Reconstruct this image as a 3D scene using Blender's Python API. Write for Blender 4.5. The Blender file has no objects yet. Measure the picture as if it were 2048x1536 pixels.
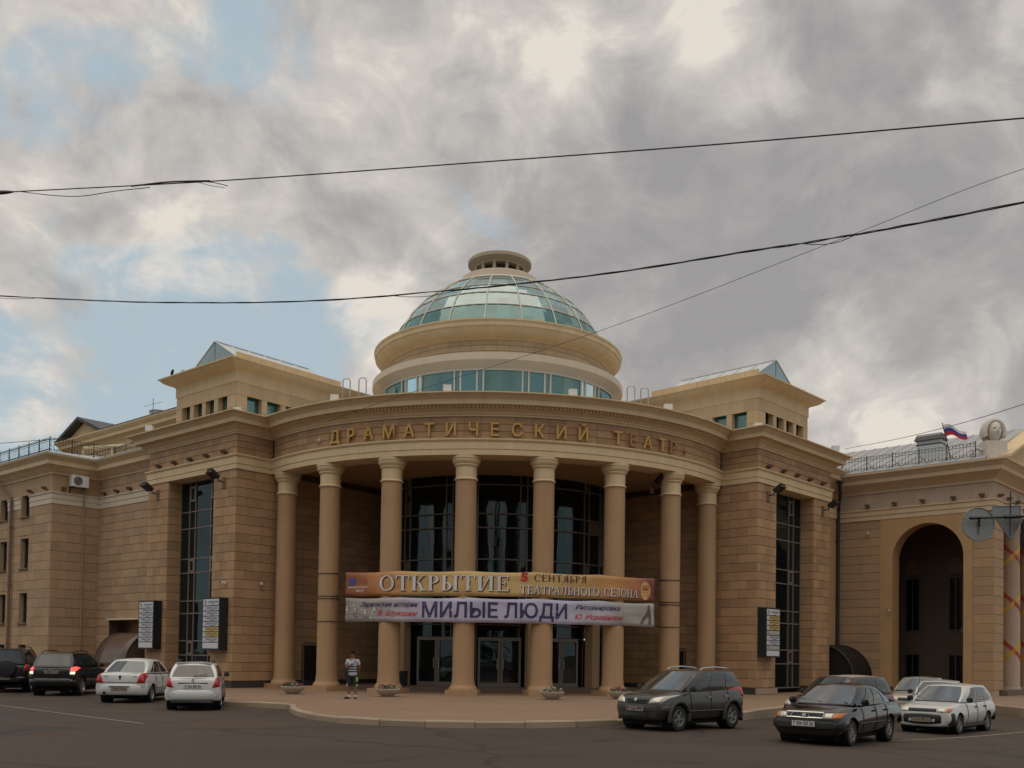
import bpy, bmesh, math, random
from math import sin, cos, pi, radians, sqrt, atan2, exp
from mathutils import Vector, Matrix
random.seed(11)
S = bpy.context.scene
COL = S.collection

# ------------------------------------------------------------------ camera
def cam_axes(yaw, pitch, roll):
    cy, sy, cp, sp = cos(yaw), sin(yaw), cos(pitch), sin(pitch)
    fw = Vector((sy*cp, cy*cp, sp)); rt = Vector((cy, -sy, 0)); up = rt.cross(fw)
    return rt*cos(roll)+up*sin(roll), -rt*sin(roll)+up*cos(roll), fw
CAM = Vector((-1.918, 0.0, 1.719))
cd = bpy.data.cameras.new('camera'); cam = bpy.data.objects.new('camera', cd); COL.objects.link(cam)
r_, u_, f_ = cam_axes(0.0576, 0.0257, 0.0151)
cam.matrix_world = Matrix(((r_.x, u_.x, -f_.x, CAM.x), (r_.y, u_.y, -f_.y, CAM.y), (r_.z, u_.z, -f_.z, CAM.z), (0, 0, 0, 1)))
cd.sensor_width = 36; cd.lens = 36*1895.95/2048; cd.shift_y = 0.2403
cd.clip_start = 0.3; cd.clip_end = 3000
S.camera = cam
S.render.resolution_x, S.render.resolution_y = 1024, 768

# ------------------------------------------------------------------ world: broken afternoon cloud over a pale blue sky
SUN_EL, SUN_AZ = radians(76), radians(205)      # azimuth measured from +Y towards +X
w = bpy.data.worlds.new('World'); S.world = w; w.use_nodes = True
nt = w.node_tree; nt.nodes.clear(); N = nt.nodes; LK = nt.links
def nd(t, **k):
    n = N.new(t)
    for a, b in k.items(): setattr(n, a, b)
    return n
def mth(op, a, b=None, c=None, clamp=False):
    n = nd('ShaderNodeMath', operation=op); n.use_clamp = clamp
    for i, v in enumerate((a, b, c)):
        if v is None: continue
        if isinstance(v, (int, float)): n.inputs[i].default_value = v
        else: LK.new(v, n.inputs[i])
    return n.outputs[0]
sky = nd('ShaderNodeTexSky', sky_type='NISHITA'); sky.sun_disc = False
sky.sun_elevation = SUN_EL; sky.sun_rotation = SUN_AZ; sky.air_density = 1.0; sky.dust_density = 2.0; sky.ozone_density = 1.0
tc = nd('ShaderNodeTexCoord')
sep = nd('ShaderNodeSeparateXYZ'); LK.new(tc.outputs['Generated'], sep.inputs[0])
cmb = nd('ShaderNodeCombineXYZ'); LK.new(sep.outputs[0], cmb.inputs[0]); LK.new(sep.outputs[1], cmb.inputs[1]); LK.new(mth('MULTIPLY', sep.outputs[2], 1.35), cmb.inputs[2])
def noise(scale, detail, rough, off, dist=0.0, src=None):
    mp = nd('ShaderNodeMapping'); LK.new(src or cmb.outputs[0], mp.inputs[0]); mp.inputs['Location'].default_value = off
    n = nd('ShaderNodeTexNoise'); n.inputs['Scale'].default_value = scale; n.inputs['Detail'].default_value = detail
    n.inputs['Roughness'].default_value = rough; n.inputs['Distortion'].default_value = dist
    LK.new(mp.outputs[0], n.inputs['Vector']); return n.outputs[0]
def lobe(az, el, width):
    """soft region of the sky round a bearing (degrees from +Y, degrees above the horizon)"""
    az, el = radians(az), radians(el); d = (sin(az)*cos(el), cos(az)*cos(el), sin(el))
    v = nd('ShaderNodeVectorMath', operation='DOT_PRODUCT'); LK.new(tc.outputs['Generated'], v.inputs[0]); v.inputs[1].default_value = d
    c = cos(radians(width))
    return mth('MAXIMUM', mth('MULTIPLY', mth('SUBTRACT', v.outputs['Value'], c), 1.0/(1-c)), 0.0)
SEED = (-4.2, 5.5, 9.1)
big = noise(3.0, 2.0, 0.5, SEED)
mid = noise(6.5, 11.0, 0.62, (SEED[0]+5, SEED[1]-2, 0.4), 0.5)
fine = noise(17.0, 8.0, 0.55, (2.2, -3.0, 3.4), 0.5)
shade = noise(5.0, 8.0, 0.52, (SEED[0]-9, SEED[1]+4, 1.7), 0.5)
puff = noise(10.0, 10.0, 0.60, (1.3, 9.1, 2.2), 0.6)
dens = mth('ADD', mth('ADD', mth('MULTIPLY', big, 0.25), mth('MULTIPLY', mid, 0.70)), mth('MULTIPLY', fine, 0.17))
# where the photograph's sky opens to blue (-) and where it is thickest (+)
for (az, el, wd, k) in ((-8.5, 19.0, 8, -.09), (1.0, 25.1, 5, -.11), (-16.9, 18.2, 11, -.09), (-23.9, 12.1, 11, -.10), (-13.5, 32.3, 4, -.05), (19.0, 13.7, 6, -.06), (23.4, 14.8, 5, -.05), (-24.2, 21.1, 6, -.03),
                        (17.2, 27.1, 28, .20), (28.0, 29.7, 24, .12), (-1.0, 31.5, 13, .08), (-19.4, 20.9, 9, .07), (-22.6, 24.9, 8, .04), (24.2, 20.7, 14, .08), (-21.8, 15.0, 6, .06), (-6.8, 23.4, 7, .05), (-14.9, 23.5, 7, .07), (-24.1, 17.2, 6, .05)):
    dens = mth('ADD', dens, mth('MULTIPLY', lobe(az, el, wd), k))
cover = nd('ShaderNodeMapRange', interpolation_type='SMOOTHSTEP'); LK.new(dens, cover.inputs[0])
cover.inputs[1].default_value = 0.475; cover.inputs[2].default_value = 0.625
# cloud tone: lit cream edges and puffs against grey bellies
tone = mth('ADD', mth('ADD', mth('MULTIPLY', shade, 0.95), mth('MULTIPLY', puff, 0.66)), mth('MULTIPLY', fine, 0.20))
tone = mth('ADD', tone, -0.06)
for (az, el, wd, k) in ((21.1, 25.5, 26, -.09), (29.3, 31.3, 26, -.06), (-3.5, 34.0, 10, -.06), (28.1, 18.2, 12, -.03), (-6.4, 29.1, 8, -.05), (12.8, 22.6, 7, -.05),
                        (15.4, 31.1, 4.5, .10), (14.3, 33.6, 2.4, .08), (4.2, 29.5, 4, .07), (7.6, 32.5, 3.5, .03), (-12.1, 24.1, 13, .06), (21.2, 17.4, 8, .05), (25.3, 14.4, 6, .05), (-22.3, 15.9, 9, .06),
                        (-1.5, 25.2, 7, .06), (-20.8, 23.1, 18, .03), (-10.9, 23.0, 10, .02)):
    tone = mth('ADD', tone, mth('MULTIPLY', lobe(az, el, wd), k))
rmp = nd('ShaderNodeValToRGB'); LK.new(tone, rmp.inputs[0]); e = rmp.color_ramp.elements
e[0].position = 0.60; e[0].color = (2.9, 2.82, 2.86, 1)
e[1].position = 1.13; e[1].color = (6.7, 6.2, 5.55, 1)
for q_, c_ in ((0.75, (3.65, 3.5, 3.42)), (0.86, (4.7, 4.45, 4.2)), (0.93, (5.4, 5.1, 4.7))):
    m_ = e.new(q_); m_.color = (*c_, 1)
haze = nd('ShaderNodeMixRGB'); haze.inputs[0].default_value = 0.80; LK.new(sky.outputs[0], haze.inputs[1]); haze.inputs[2].default_value = (4.1, 4.95, 5.3, 1)
mixc = nd('ShaderNodeMixRGB'); LK.new(cover.outputs[0], mixc.inputs[0]); LK.new(haze.outputs[0], mixc.inputs[1]); LK.new(rmp.outputs[0], mixc.inputs[2])
bg = nd('ShaderNodeBackground'); bg.inputs[1].default_value = 0.115; LK.new(mixc.outputs[0], bg.inputs[0])
wo = nd('ShaderNodeOutputWorld'); LK.new(bg.outputs[0], wo.inputs[0])

# ------------------------------------------------------------------ sun behind thin cloud
sl = bpy.data.lights.new('sun', 'SUN'); sl.energy = 1.3; sl.angle = radians(75); sl.color = (1.0, 0.88, 0.70)
so = bpy.data.objects.new('sun', sl); COL.objects.link(so)
sd = Vector((sin(SUN_AZ)*cos(SUN_EL), cos(SUN_AZ)*cos(SUN_EL), sin(SUN_EL)))
so.rotation_euler = (-sd).to_track_quat('-Z', 'Y').to_euler(); so.location = sd*60
S.view_settings.view_transform = 'Standard'; S.view_settings.look = 'None'; S.view_settings.exposure = 0.0; S.view_settings.gamma = 1
S.view_settings.use_curve_mapping = False
S.cycles.max_bounces = 8; S.cycles.transparent_max_bounces = 12; S.cycles.use_denoising = True
S.cycles.sample_clamp_indirect = 6

# ------------------------------------------------------------------ materials
MATS = {}
def mat(name, col, rough=0.7, metal=0.0, var=0.0, vscale=1.0, speck=0.0, rnd=0.0, dirt=0.0, bump=0.0, bscale=40, spec=0.5, emit=None, estr=0, alpha=None, trans=0.0, coat=0.0):
    if name in MATS: return MATS[name]
    m = bpy.data.materials.new(name); m.use_nodes = True; t = m.node_tree; p = t.nodes['Principled BSDF']
    p.inputs['Roughness'].default_value = rough; p.inputs['Metallic'].default_value = metal; p.inputs['Specular IOR Level'].default_value = spec
    p.inputs['Coat Weight'].default_value = coat; p.inputs['Coat Roughness'].default_value = 0.06
    def n(ty, **k):
        o = t.nodes.new(ty)
        for a, b in k.items(): setattr(o, a, b)
        return o
    def ma(op, a, b):
        o = n('ShaderNodeMath', operation=op)
        for i, v in enumerate((a, b)):
            if isinstance(v, (int, float)): o.inputs[i].default_value = v
            else: t.links.new(v, o.inputs[i])
        return o.outputs[0]
    geo = n('ShaderNodeNewGeometry'); fac = None
    def nz(sc, det, rg=0.6, stretch=None):
        src = geo.outputs['Position']
        if stretch:
            mp = n('ShaderNodeMapping'); mp.inputs['Scale'].default_value = stretch; t.links.new(src, mp.inputs[0]); src = mp.outputs[0]
        o = n('ShaderNodeTexNoise'); o.inputs['Scale'].default_value = sc; o.inputs['Detail'].default_value = det; o.inputs['Roughness'].default_value = rg
        t.links.new(src, o.inputs['Vector']); return o.outputs[0]
    terms = []
    if var: terms.append(ma('MULTIPLY', ma('SUBTRACT', nz(vscale, 6), 0.5), var*2))
    if speck: terms.append(ma('MULTIPLY', ma('SUBTRACT', nz(34, 3, 0.7), 0.5), speck*2))
    if dirt: terms.append(ma('MULTIPLY', ma('SUBTRACT', nz(1.0, 5, 0.6, (2.2, 2.2, 0.25)), 0.5), dirt*2))
    if rnd:
        oi = n('ShaderNodeObjectInfo'); fr = ma('FRACT', ma('ADD', oi.outputs['Random'], geo.outputs['Random Per Island']), 0)
        terms.append(ma('MULTIPLY', ma('SUBTRACT', fr, 0.5), rnd*2))
    if terms:
        s = terms[0]
        for x in terms[1:]: s = ma('ADD', s, x)
        s = ma('ADD', s, 1.0)
        mx = n('ShaderNodeVectorMath', operation='SCALE'); mx.inputs[0].default_value = col[:3]; t.links.new(s, mx.inputs['Scale'])
        t.links.new(mx.outputs[0], p.inputs['Base Color'])
    else: p.inputs['Base Color'].default_value = (*col[:3], 1)
    if bump:
        bp = n('ShaderNodeBump'); bp.inputs['Strength'].default_value = bump; bp.inputs['Distance'].default_value = 0.02
        t.links.new(nz(bscale, 5), bp.inputs['Height']); t.links.new(bp.outputs[0], p.inputs['Normal'])
    if emit: p.inputs['Emission Color'].default_value = (*emit, 1); p.inputs['Emission Strength'].default_value = estr
    if trans: p.inputs['Transmission Weight'].default_value = trans
    MATS[name] = m; return m
def glass_mat(name, tint, see, rough=0.03, gloss=(0.8, 0.85, 0.86), extra=0.08, body=None):
    """window glass: a tinted see-through layer under a mirror-like reflection that grows at a glancing angle"""
    if name in MATS: return MATS[name]
    m = bpy.data.materials.new(name); m.use_nodes = True; t = m.node_tree; t.nodes.clear()
    o = t.nodes.new('ShaderNodeOutputMaterial'); mx = t.nodes.new('ShaderNodeMixShader'); mx2 = t.nodes.new('ShaderNodeMixShader')
    gl = t.nodes.new('ShaderNodeBsdfGlossy'); gl.inputs[0].default_value = (*gloss, 1); gl.inputs[1].default_value = rough
    tr = t.nodes.new('ShaderNodeBsdfTransparent'); tr.inputs[0].default_value = (*tint, 1)
    df = t.nodes.new('ShaderNodeBsdfDiffuse'); df.inputs[0].default_value = (*body, 1) if body else (tint[0]*.5, tint[1]*.5, tint[2]*.5, 1)
    fr = t.nodes.new('ShaderNodeFresnel'); fr.inputs[0].default_value = 1.5
    ad = t.nodes.new('ShaderNodeMath'); ad.operation = 'ADD'; ad.use_clamp = True; ad.inputs[1].default_value = extra
    nz = t.nodes.new('ShaderNodeTexNoise'); nz.inputs['Scale'].default_value = 0.55; nz.inputs['Detail'].default_value = 2
    ge = t.nodes.new('ShaderNodeNewGeometry'); t.links.new(ge.outputs['Position'], nz.inputs['Vector'])
    bp = t.nodes.new('ShaderNodeBump'); bp.inputs['Strength'].default_value = 0.05; bp.inputs['Distance'].default_value = 0.3
    t.links.new(nz.outputs[0], bp.inputs['Height']); t.links.new(bp.outputs[0], gl.inputs['Normal'])
    t.links.new(fr.outputs[0], ad.inputs[0]); t.links.new(ad.outputs[0], mx.inputs[0])
    mx2.inputs[0].default_value = see; t.links.new(df.outputs[0], mx2.inputs[1]); t.links.new(tr.outputs[0], mx2.inputs[2])
    t.links.new(mx2.outputs[0], mx.inputs[1]); t.links.new(gl.outputs[0], mx.inputs[2]); t.links.new(mx.outputs[0], o.inputs[0])
    MATS[name] = m; return m
STONE = mat('granite_cladding', (.415, .252, .135), .75, var=.15, vscale=.8, speck=.24, rnd=.15, dirt=.17, bump=.25, bscale=60)
GROUT = mat('dark_joint', (.10, .062, .038), .95)
TRIM = mat('cream_render', (.66, .50, .30), .8, var=.08, vscale=.7, dirt=.20, speck=.08)
TRIMW = mat('pale_render', (.62, .53, .41), .8, var=.05, vscale=.7, dirt=.10, speck=.05)
SHAFT = mat('column_stone', (.415, .252, .135), .72, var=.14, vscale=1.0, speck=.26, dirt=.16, bump=.2, bscale=60)
PLAST = mat('plain_plaster', (.42, .275, .15), .9, var=.10, vscale=.8, dirt=.12, speck=.06)
TANR = mat('tan_render', (.56, .42, .27), .85, var=.08, vscale=.7, dirt=.14, speck=.05)
PALEST = mat('pale_cladding', (.54, .40, .245), .8, var=.08, vscale=.8, speck=.12, rnd=.08, dirt=.10)
LANT = mat('lantern_render', (.46, .38, .285), .85, var=.1, vscale=.8, dirt=.15)
OLDPL = mat('weathered_plaster', (.42, .32, .235), .9, var=.14, vscale=1.0, dirt=.18, speck=.06)
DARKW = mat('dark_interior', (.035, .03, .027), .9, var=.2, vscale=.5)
INTER = mat('pale_interior', (.45, .47, .46), .9, var=.05)
ROOFM = mat('grey_sheet_roof', (.42, .41, .40), .45, .35, var=.12, vscale=.6, dirt=.1)
ROOFP = mat('pale_roof_membrane', (.50, .49, .48), .7, var=.08)
DROOF = mat('dark_roof_sheet', (.06, .055, .055), .5, .3)
FRAME = mat('bronze_frame', (.085, .07, .062), .5, .2)
FRAMEL = mat('grey_frame', (.19, .16, .135), .5, .2)
WFRAME = mat('light_glazing_bar', (.62, .58, .50), .5)
GLD = glass_mat('dark_glass', (.035, .05, .055), .55, .02, (.52, .62, .62), .03)
GLT = glass_mat('teal_glass', (.16, .50, .49), .55, .03, (.66, .84, .83), .12, (.10, .27, .26))
GLP = glass_mat('pale_dome_glass', (.50, .78, .76), .55, .04, (.86, .93, .92), .20, (.34, .46, .44))
GOLD = mat('gilded_letter', (.60, .35, .10), .5, .15, var=.1, vscale=4)
GOLDB = mat('brown_letter', (.42, .20, .085), .6, .1, var=.1, vscale=4)  # browner and darker than the gilded letters
BLACK = mat('black_metal', (.012, .012, .013), .45)
IRON = mat('dark_iron', (.045, .04, .037), .6)
STEEL = mat('grey_steel', (.38, .39, .40), .4, .6)
PIPEB = mat('brown_pipe', (.19, .12, .08), .6)
PIPED = mat('dark_pipe', (.03, .028, .028), .6)
YPIPE = mat('yellow_gas_pipe', (.62, .52, .30), .6)
WHITE = mat('white_enamel', (.72, .72, .70), .4)
ASPH = mat('asphalt', (.055, .0345, .022), .9, var=.20, vscale=.28, speck=.25, bump=.4, bscale=70)
def road_detail(m):
    t = m.node_tree; p = t.nodes['Principled BSDF']; ln = p.inputs['Base Color'].links[0]; src = ln.from_socket
    g = t.nodes.new('ShaderNodeNewGeometry'); v = t.nodes.new('ShaderNodeTexVoronoi'); v.feature = 'DISTANCE_TO_EDGE'; v.inputs['Scale'].default_value = .16
    wn = t.nodes.new('ShaderNodeTexNoise'); wn.inputs['Scale'].default_value = .9; wn.inputs['Detail'].default_value = 8
    vm = t.nodes.new('ShaderNodeVectorMath'); vm.operation = 'MULTIPLY_ADD'; vm.inputs[1].default_value = (1.6, 1.6, 0); t.links.new(g.outputs['Position'], wn.inputs['Vector']); t.links.new(wn.outputs['Color'], vm.inputs[0]); t.links.new(g.outputs['Position'], vm.inputs[2]); t.links.new(vm.outputs[0], v.inputs['Vector'])
    cr = t.nodes.new('ShaderNodeMapRange'); cr.inputs[1].default_value = .0; cr.inputs[2].default_value = .016; cr.inputs[3].default_value = .45; cr.inputs[4].default_value = 1.0; t.links.new(v.outputs[0], cr.inputs[0])
    w2 = t.nodes.new('ShaderNodeTexNoise'); w2.inputs['Scale'].default_value = .10; w2.inputs['Detail'].default_value = 7; w2.inputs['Roughness'].default_value = .65
    mp = t.nodes.new('ShaderNodeMapping'); mp.inputs['Rotation'].default_value = (0, 0, .65); mp.inputs['Scale'].default_value = (1, 3.2, 1); t.links.new(g.outputs['Position'], mp.inputs[0]); t.links.new(mp.outputs[0], w2.inputs['Vector'])
    st = t.nodes.new('ShaderNodeMapRange'); st.inputs[1].default_value = .35; st.inputs[2].default_value = .68; st.inputs[3].default_value = .68; st.inputs[4].default_value = 1.35; t.links.new(w2.outputs[0], st.inputs[0])
    m1 = t.nodes.new('ShaderNodeMath'); m1.operation = 'MULTIPLY'; t.links.new(cr.outputs[0], m1.inputs[0]); t.links.new(st.outputs[0], m1.inputs[1])
    sc = t.nodes.new('ShaderNodeVectorMath'); sc.operation = 'SCALE'; t.links.new(src, sc.inputs[0]); t.links.new(m1.outputs[0], sc.inputs['Scale']); t.links.new(sc.outputs[0], p.inputs['Base Color'])
    rr = t.nodes.new('ShaderNodeMapRange'); rr.inputs[1].default_value = .35; rr.inputs[2].default_value = .68; rr.inputs[3].default_value = .62; rr.inputs[4].default_value = .95; t.links.new(w2.outputs[0], rr.inputs[0]); t.links.new(rr.outputs[0], p.inputs['Roughness'])
road_detail(ASPH)
PAVE = mat('paving', (.245, .155, .10), .9, var=.20, vscale=.5, speck=.30, dirt=.12, bump=.3, bscale=30)
KERB = mat('concrete_kerb', (.34, .26, .185), .9, var=.2, vscale=1.4, speck=.12, rnd=.12, dirt=.1)
PAINT = mat('worn_line_paint', (.24, .19, .14), .9, var=.45, vscale=2.5, speck=.2)
WIREM = mat('cable_rubber', (.022, .018, .018), .7)
WIRER = mat('rusty_cable', (.12, .055, .045), .8)
# ------------------------------------------------------------------ mesh helpers
WLOC = {}
def tag(o, label=None, cat=None, group=None, kind=None):
    if label: o['label'] = label
    if cat: o['category'] = cat
    if group: o['group'] = group
    if kind: o['kind'] = kind
    return o
def thing(name, loc, label, cat, group=None, rz=0.0):
    o = bpy.data.objects.new(name, None); COL.objects.link(o); o.empty_display_size = .3
    o.location = loc; o.rotation_euler = (0, 0, rz); WLOC[o] = Vector(loc) if rz == 0 else None
    return tag(o, label, cat, group)
def V2(p): return Vector((p[0], p[1]))
class MB:
    def __init__(s): s.v = []; s.f = []
    def add(s, vs, fs):
        b = len(s.v); s.v += [Vector(q) for q in vs]; s.f += [[i+b for i in q] for q in fs]; return s
    def obox(s, o, a, b, c):
        o, a, b, c = Vector(o), Vector(a), Vector(b), Vector(c)
        if a.cross(b).dot(c) < 0: a, b = b, a
        return s.add([o, o+a, o+a+b, o+b, o+c, o+a+c, o+a+b+c, o+b+c], [(0, 3, 2, 1), (4, 5, 6, 7), (0, 1, 5, 4), (1, 2, 6, 5), (2, 3, 7, 6), (3, 0, 4, 7)])
    def box(s, c, sz, rz=0.0):
        x, y = Vector((cos(rz), sin(rz), 0))*sz[0], Vector((-sin(rz), cos(rz), 0))*sz[1]; z = Vector((0, 0, sz[2]))
        return s.obox(Vector(c)-x/2-y/2-z/2, x, y, z)
    def wallbox(s, p0, p1, z0, z1, th, n):
        """box along the plan line p0-p1, thickness th towards direction n"""
        a = Vector((p1[0]-p0[0], p1[1]-p0[1], 0)); b = Vector((n[0]*th, n[1]*th, 0))
        return s.obox((p0[0], p0[1], z0), a, b, (0, 0, z1-z0))
    def prism(s, poly, z0, z1):
        n = len(poly); ar = sum(poly[i][0]*poly[(i+1) % n][1]-poly[(i+1) % n][0]*poly[i][1] for i in range(n))
        if ar < 0: poly = poly[::-1]
        return s.add([(p[0], p[1], z0) for p in poly]+[(p[0], p[1], z1) for p in poly],
                     [list(range(n))[::-1], list(range(n, 2*n))]+[(i, (i+1) % n, n+(i+1) % n, n+i) for i in range(n)])
    def tube(s, pts, r, n=6, closed=False):
        pts = [Vector(p) for p in pts]; m = len(pts); vs = []; rr = r if isinstance(r, (list, tuple)) else [r]*m
        for i, p in enumerate(pts):
            d = (pts[min(i+1, m-1)]-pts[max(i-1, 0)]).normalized()
            a = d.cross(Vector((0, 0, 1)) if abs(d.z) < .95 else Vector((1, 0, 0))).normalized(); b = d.cross(a)
            vs += [p+(a*cos(2*pi*k/n)+b*sin(2*pi*k/n))*rr[i] for k in range(n)]
        fs = [(i*n+k, (i+1)*n+k, (i+1)*n+(k+1) % n, i*n+(k+1) % n) for i in range(m-1) for k in range(n)]
        return s.add(vs, fs+[list(range(n)), [(m-1)*n+k for k in range(n)][::-1]])
    def lathe(s, prof, n=24, c=(0, 0, 0), a0=0.0, a1=2*pi, caps=True):
        full = abs(a1-a0-2*pi) < 1e-6; m = n if full else n+1; c = Vector(c); k = len(prof); vs = []
        for i in range(m):
            a = a0+(a1-a0)*i/n
            vs += [c+Vector((p[0]*cos(a), p[0]*sin(a), p[1])) for p in prof]
        fs = []
        for i in range(n):
            j = (i+1) % m
            for q in range(k-1): fs.append((i*k+q, j*k+q, j*k+q+1, i*k+q+1))
        return s.add(vs, fs)
    def sweep(s, path, prof, closed_prof=True):
        """profile (offset to the right of travel, z) along a plan path, mitred"""
        P = [V2(p) for p in path]; n = len(P); k = len(prof); vs = []
        for i in range(n):
            d0 = (P[i]-P[i-1]).normalized() if i else None; d1 = (P[i+1]-P[i]).normalized() if i < n-1 else None
            if d0 is None: d0 = d1
            if d1 is None: d1 = d0
            n0, n1 = Vector((d0.y, -d0.x)), Vector((d1.y, -d1.x)); mdir = (n0+n1); mdir = mdir/max(1e-6, mdir.dot(n0))
            vs += [(P[i].x+mdir.x*o, P[i].y+mdir.y*o, z) for o, z in prof]
        kk = k if closed_prof else k-1
        fs = [(i*k+q, (i+1)*k+q, (i+1)*k+(q+1) % k, i*k+(q+1) % k) for i in range(n-1) for q in range(kk)]
        if closed_prof: fs += [list(range(k)), [(n-1)*k+q for q in range(k)][::-1]]
        return s.add(vs, fs)
    def mesh(s, name, off=None, smooth=False, fix=True):
        me = bpy.data.meshes.new(name); o = off or Vector((0, 0, 0))
        me.from_pydata([tuple(v-o) for v in s.v], [], s.f)
        if fix:
            bm = bmesh.new(); bm.from_mesh(me); bmesh.ops.recalc_face_normals(bm, faces=bm.faces); bm.to_mesh(me); bm.free()
        if smooth:
            me.shade_smooth(); me.set_sharp_from_angle(angle=radians(38))
        return me
    def build(s, name, m, parent=None, smooth=False, local=False, label=None, cat=None, group=None, kind=None, fix=True):
        off = None
        if parent is not None and not local: off = WLOC.get(parent)
        me = s.mesh(name, off, smooth, fix); me.materials.append(m)
        o = bpy.data.objects.new(name, me); COL.objects.link(o)
        if parent is not None: o.parent = parent; WLOC[o] = WLOC.get(parent)
        else: WLOC[o] = Vector((0, 0, 0))
        return tag(o, label, cat, group, kind)
def solo(mb, name, m, base, label, cat, group=None, smooth=False, kind=None):
    """a thing that is one mesh, its origin at its base"""
    me = mb.mesh(name, Vector(base), smooth); me.materials.append(m)
    o = bpy.data.objects.new(name, me); COL.objects.link(o); o.location = base; WLOC[o] = Vector(base)
    return tag(o, label, cat, group, kind)
def place(me, name, parent, mw):
    o = bpy.data.objects.new(name, me); COL.objects.link(o); o.parent = parent
    wl = WLOC.get(parent) or Vector((0, 0, 0)); o.matrix_local = Matrix.Translation(-wl) @ mw; WLOC[o] = wl
    return o
def copy_tree(o, parent=None, loc=None, rz=None, label=None):
    c = o.copy(); COL.objects.link(c); c.parent = parent
    if loc is not None: c.location = loc
    if rz is not None: c.rotation_euler = (0, 0, rz)
    if label: c['label'] = label
    for ch in list(o.children): copy_tree(ch, c)
    return c
def basis(xa, ya, za, t):
    return Matrix(((xa[0], ya[0], za[0], t[0]), (xa[1], ya[1], za[1], t[1]), (xa[2], ya[2], za[2], t[2]), (0, 0, 0, 1)))
def text_geo(body, size, ext=0.0, bold=0.0, shear=0.0, align='CENTER', sx=1.0, res=3, sp=1.0):
    cu = bpy.data.curves.new('t', 'FONT'); cu.body = body; cu.size = size; cu.extrude = ext; cu.offset = bold; cu.shear = shear
    cu.align_x = align; cu.align_y = 'CENTER'; cu.resolution_u = res; cu.space_character = sp
    o = bpy.data.objects.new('t', cu); COL.objects.link(o); bpy.context.view_layer.update()
    me = o.to_mesh(); vs = [(v.co.x*sx, v.co.y, v.co.z) for v in me.vertices]; fs = [list(p.vertices) for p in me.polygons]
    o.to_mesh_clear(); bpy.data.objects.remove(o); bpy.data.curves.remove(cu)
    return vs, fs
# shared unit pieces
def _panel_mesh(m):
    mb = MB(); c = .022
    mb.v = [Vector(v) for v in ((-.5, 0, -.5), (.5, 0, -.5), (.5, 0, .5), (-.5, 0, .5), (-.5, .7, -.5), (.5, .7, -.5), (.5, .7, .5), (-.5, .7, .5),
            (-.5+c, 1, -.5+c), (.5-c, 1, -.5+c), (.5-c, 1, .5-c), (-.5+c, 1, .5-c))]
    mb.f = [[0, 1, 5, 4], [1, 2, 6, 5], [2, 3, 7, 6], [3, 0, 4, 7], [4, 5, 9, 8], [5, 6, 10, 9], [6, 7, 11, 10], [7, 4, 8, 11], [8, 9, 10, 11]]
    me = mb.mesh('stone_panel'); me.materials.append(m); return me
PANEL = {}
def cube_mesh(m, _c={}):
    if m.name not in _c:
        mb = MB(); mb.box((0, 0, 0), (1, 1, 1)); me = mb.mesh('piece'); me.materials.append(m); _c[m.name] = me
    return _c[m.name]
class Cladding:
    """collects the stone panels of one building; the 300 that show largest become parts, the rest one joined part"""
    def __init__(s, bld, m=STONE, gap=.017, th=.026): s.b = bld; s.m = m; s.gap = gap; s.th = th; s.L = []
    def put(s, p, d, nrm, wdt, h):
        c = Vector(p); to = CAM-c; dist = to.length; fac = (nrm[0]*to.x+nrm[1]*to.y)/dist
        s.L.append((wdt*h*max(fac, 0)/dist**2*(1 if fac > 0 else 0), Vector(p), d, nrm, wdt-s.gap*.5, h-s.gap))
    def wall(s, o, d, L, z0, z1, ch, pw, nrm, holes=(), bond=True):
        nz = max(1, round((z1-z0)/ch)); ch = (z1-z0)/nz
        for k in range(nz):
            za, zb = z0+k*ch, z0+(k+1)*ch; zm = (za+zb)/2
            iv = [(0.0, L)]
            for (h0, h1, a, b) in holes:
                if a-.01 < zm < b+.01:
                    nv = []
                    for (p, q) in iv:
                        if h0 > p: nv.append((p, min(q, h0)))
                        if h1 < q: nv.append((max(p, h1), q))
                    iv = [x for x in nv if x[1]-x[0] > .04]
            for (p, q) in iv:
                n = max(1, round((q-p)/pw)); cuts = [p+(q-p)*i/n for i in range(n+1)]
                if bond and k % 2 and n > 1: cuts = [p]+[p+(q-p)*(i+.5)/n for i in range(n)]+[q]
                for i in range(len(cuts)-1):
                    m = (cuts[i]+cuts[i+1])/2
                    s.put((o[0]+d[0]*m, o[1]+d[1]*m, zm), d, nrm, cuts[i+1]-cuts[i], ch)
    def arc(s, c, R, a0, a1, z0, z1, nz, pw):
        n = round(R*(a1-a0)/pw); ch = (z1-z0)/nz
        for k in range(nz):
            for i in range(n):
                a = a0+(a1-a0)*(i+.5)/n; nrm = (sin(a), -cos(a)); d = (cos(a), sin(a))
                wd = 2*R*sin((a1-a0)/n/2); rr = R*cos((a1-a0)/n/2)-.002
                s.put((c[0]+rr*nrm[0], c[1]+rr*nrm[1], z0+(k+.5)*ch), d, nrm, wd, ch)
    def finish(s, limit=300):
        if s.m.name not in PANEL: PANEL[s.m.name] = _panel_mesh(s.m)
        me = PANEL[s.m.name]; s.L.sort(key=lambda q: -q[0]); rest = MB()
        for i, (sc, p, d, nrm, wd, h) in enumerate(s.L):
            th = s.th+random.uniform(-.004, .004)
            mw = basis((d[0]*wd, d[1]*wd, 0), (nrm[0]*th, nrm[1]*th, 0), (0, 0, h), p)
            if i < limit: place(me, 'stone_panel', s.b, mw)
            else: rest.add([mw @ v.co for v in me.vertices], [list(q.vertices) for q in me.polygons])
        if rest.v: rest.build('stone_panels', s.m, s.b, kind='stuff', fix=True)
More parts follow.
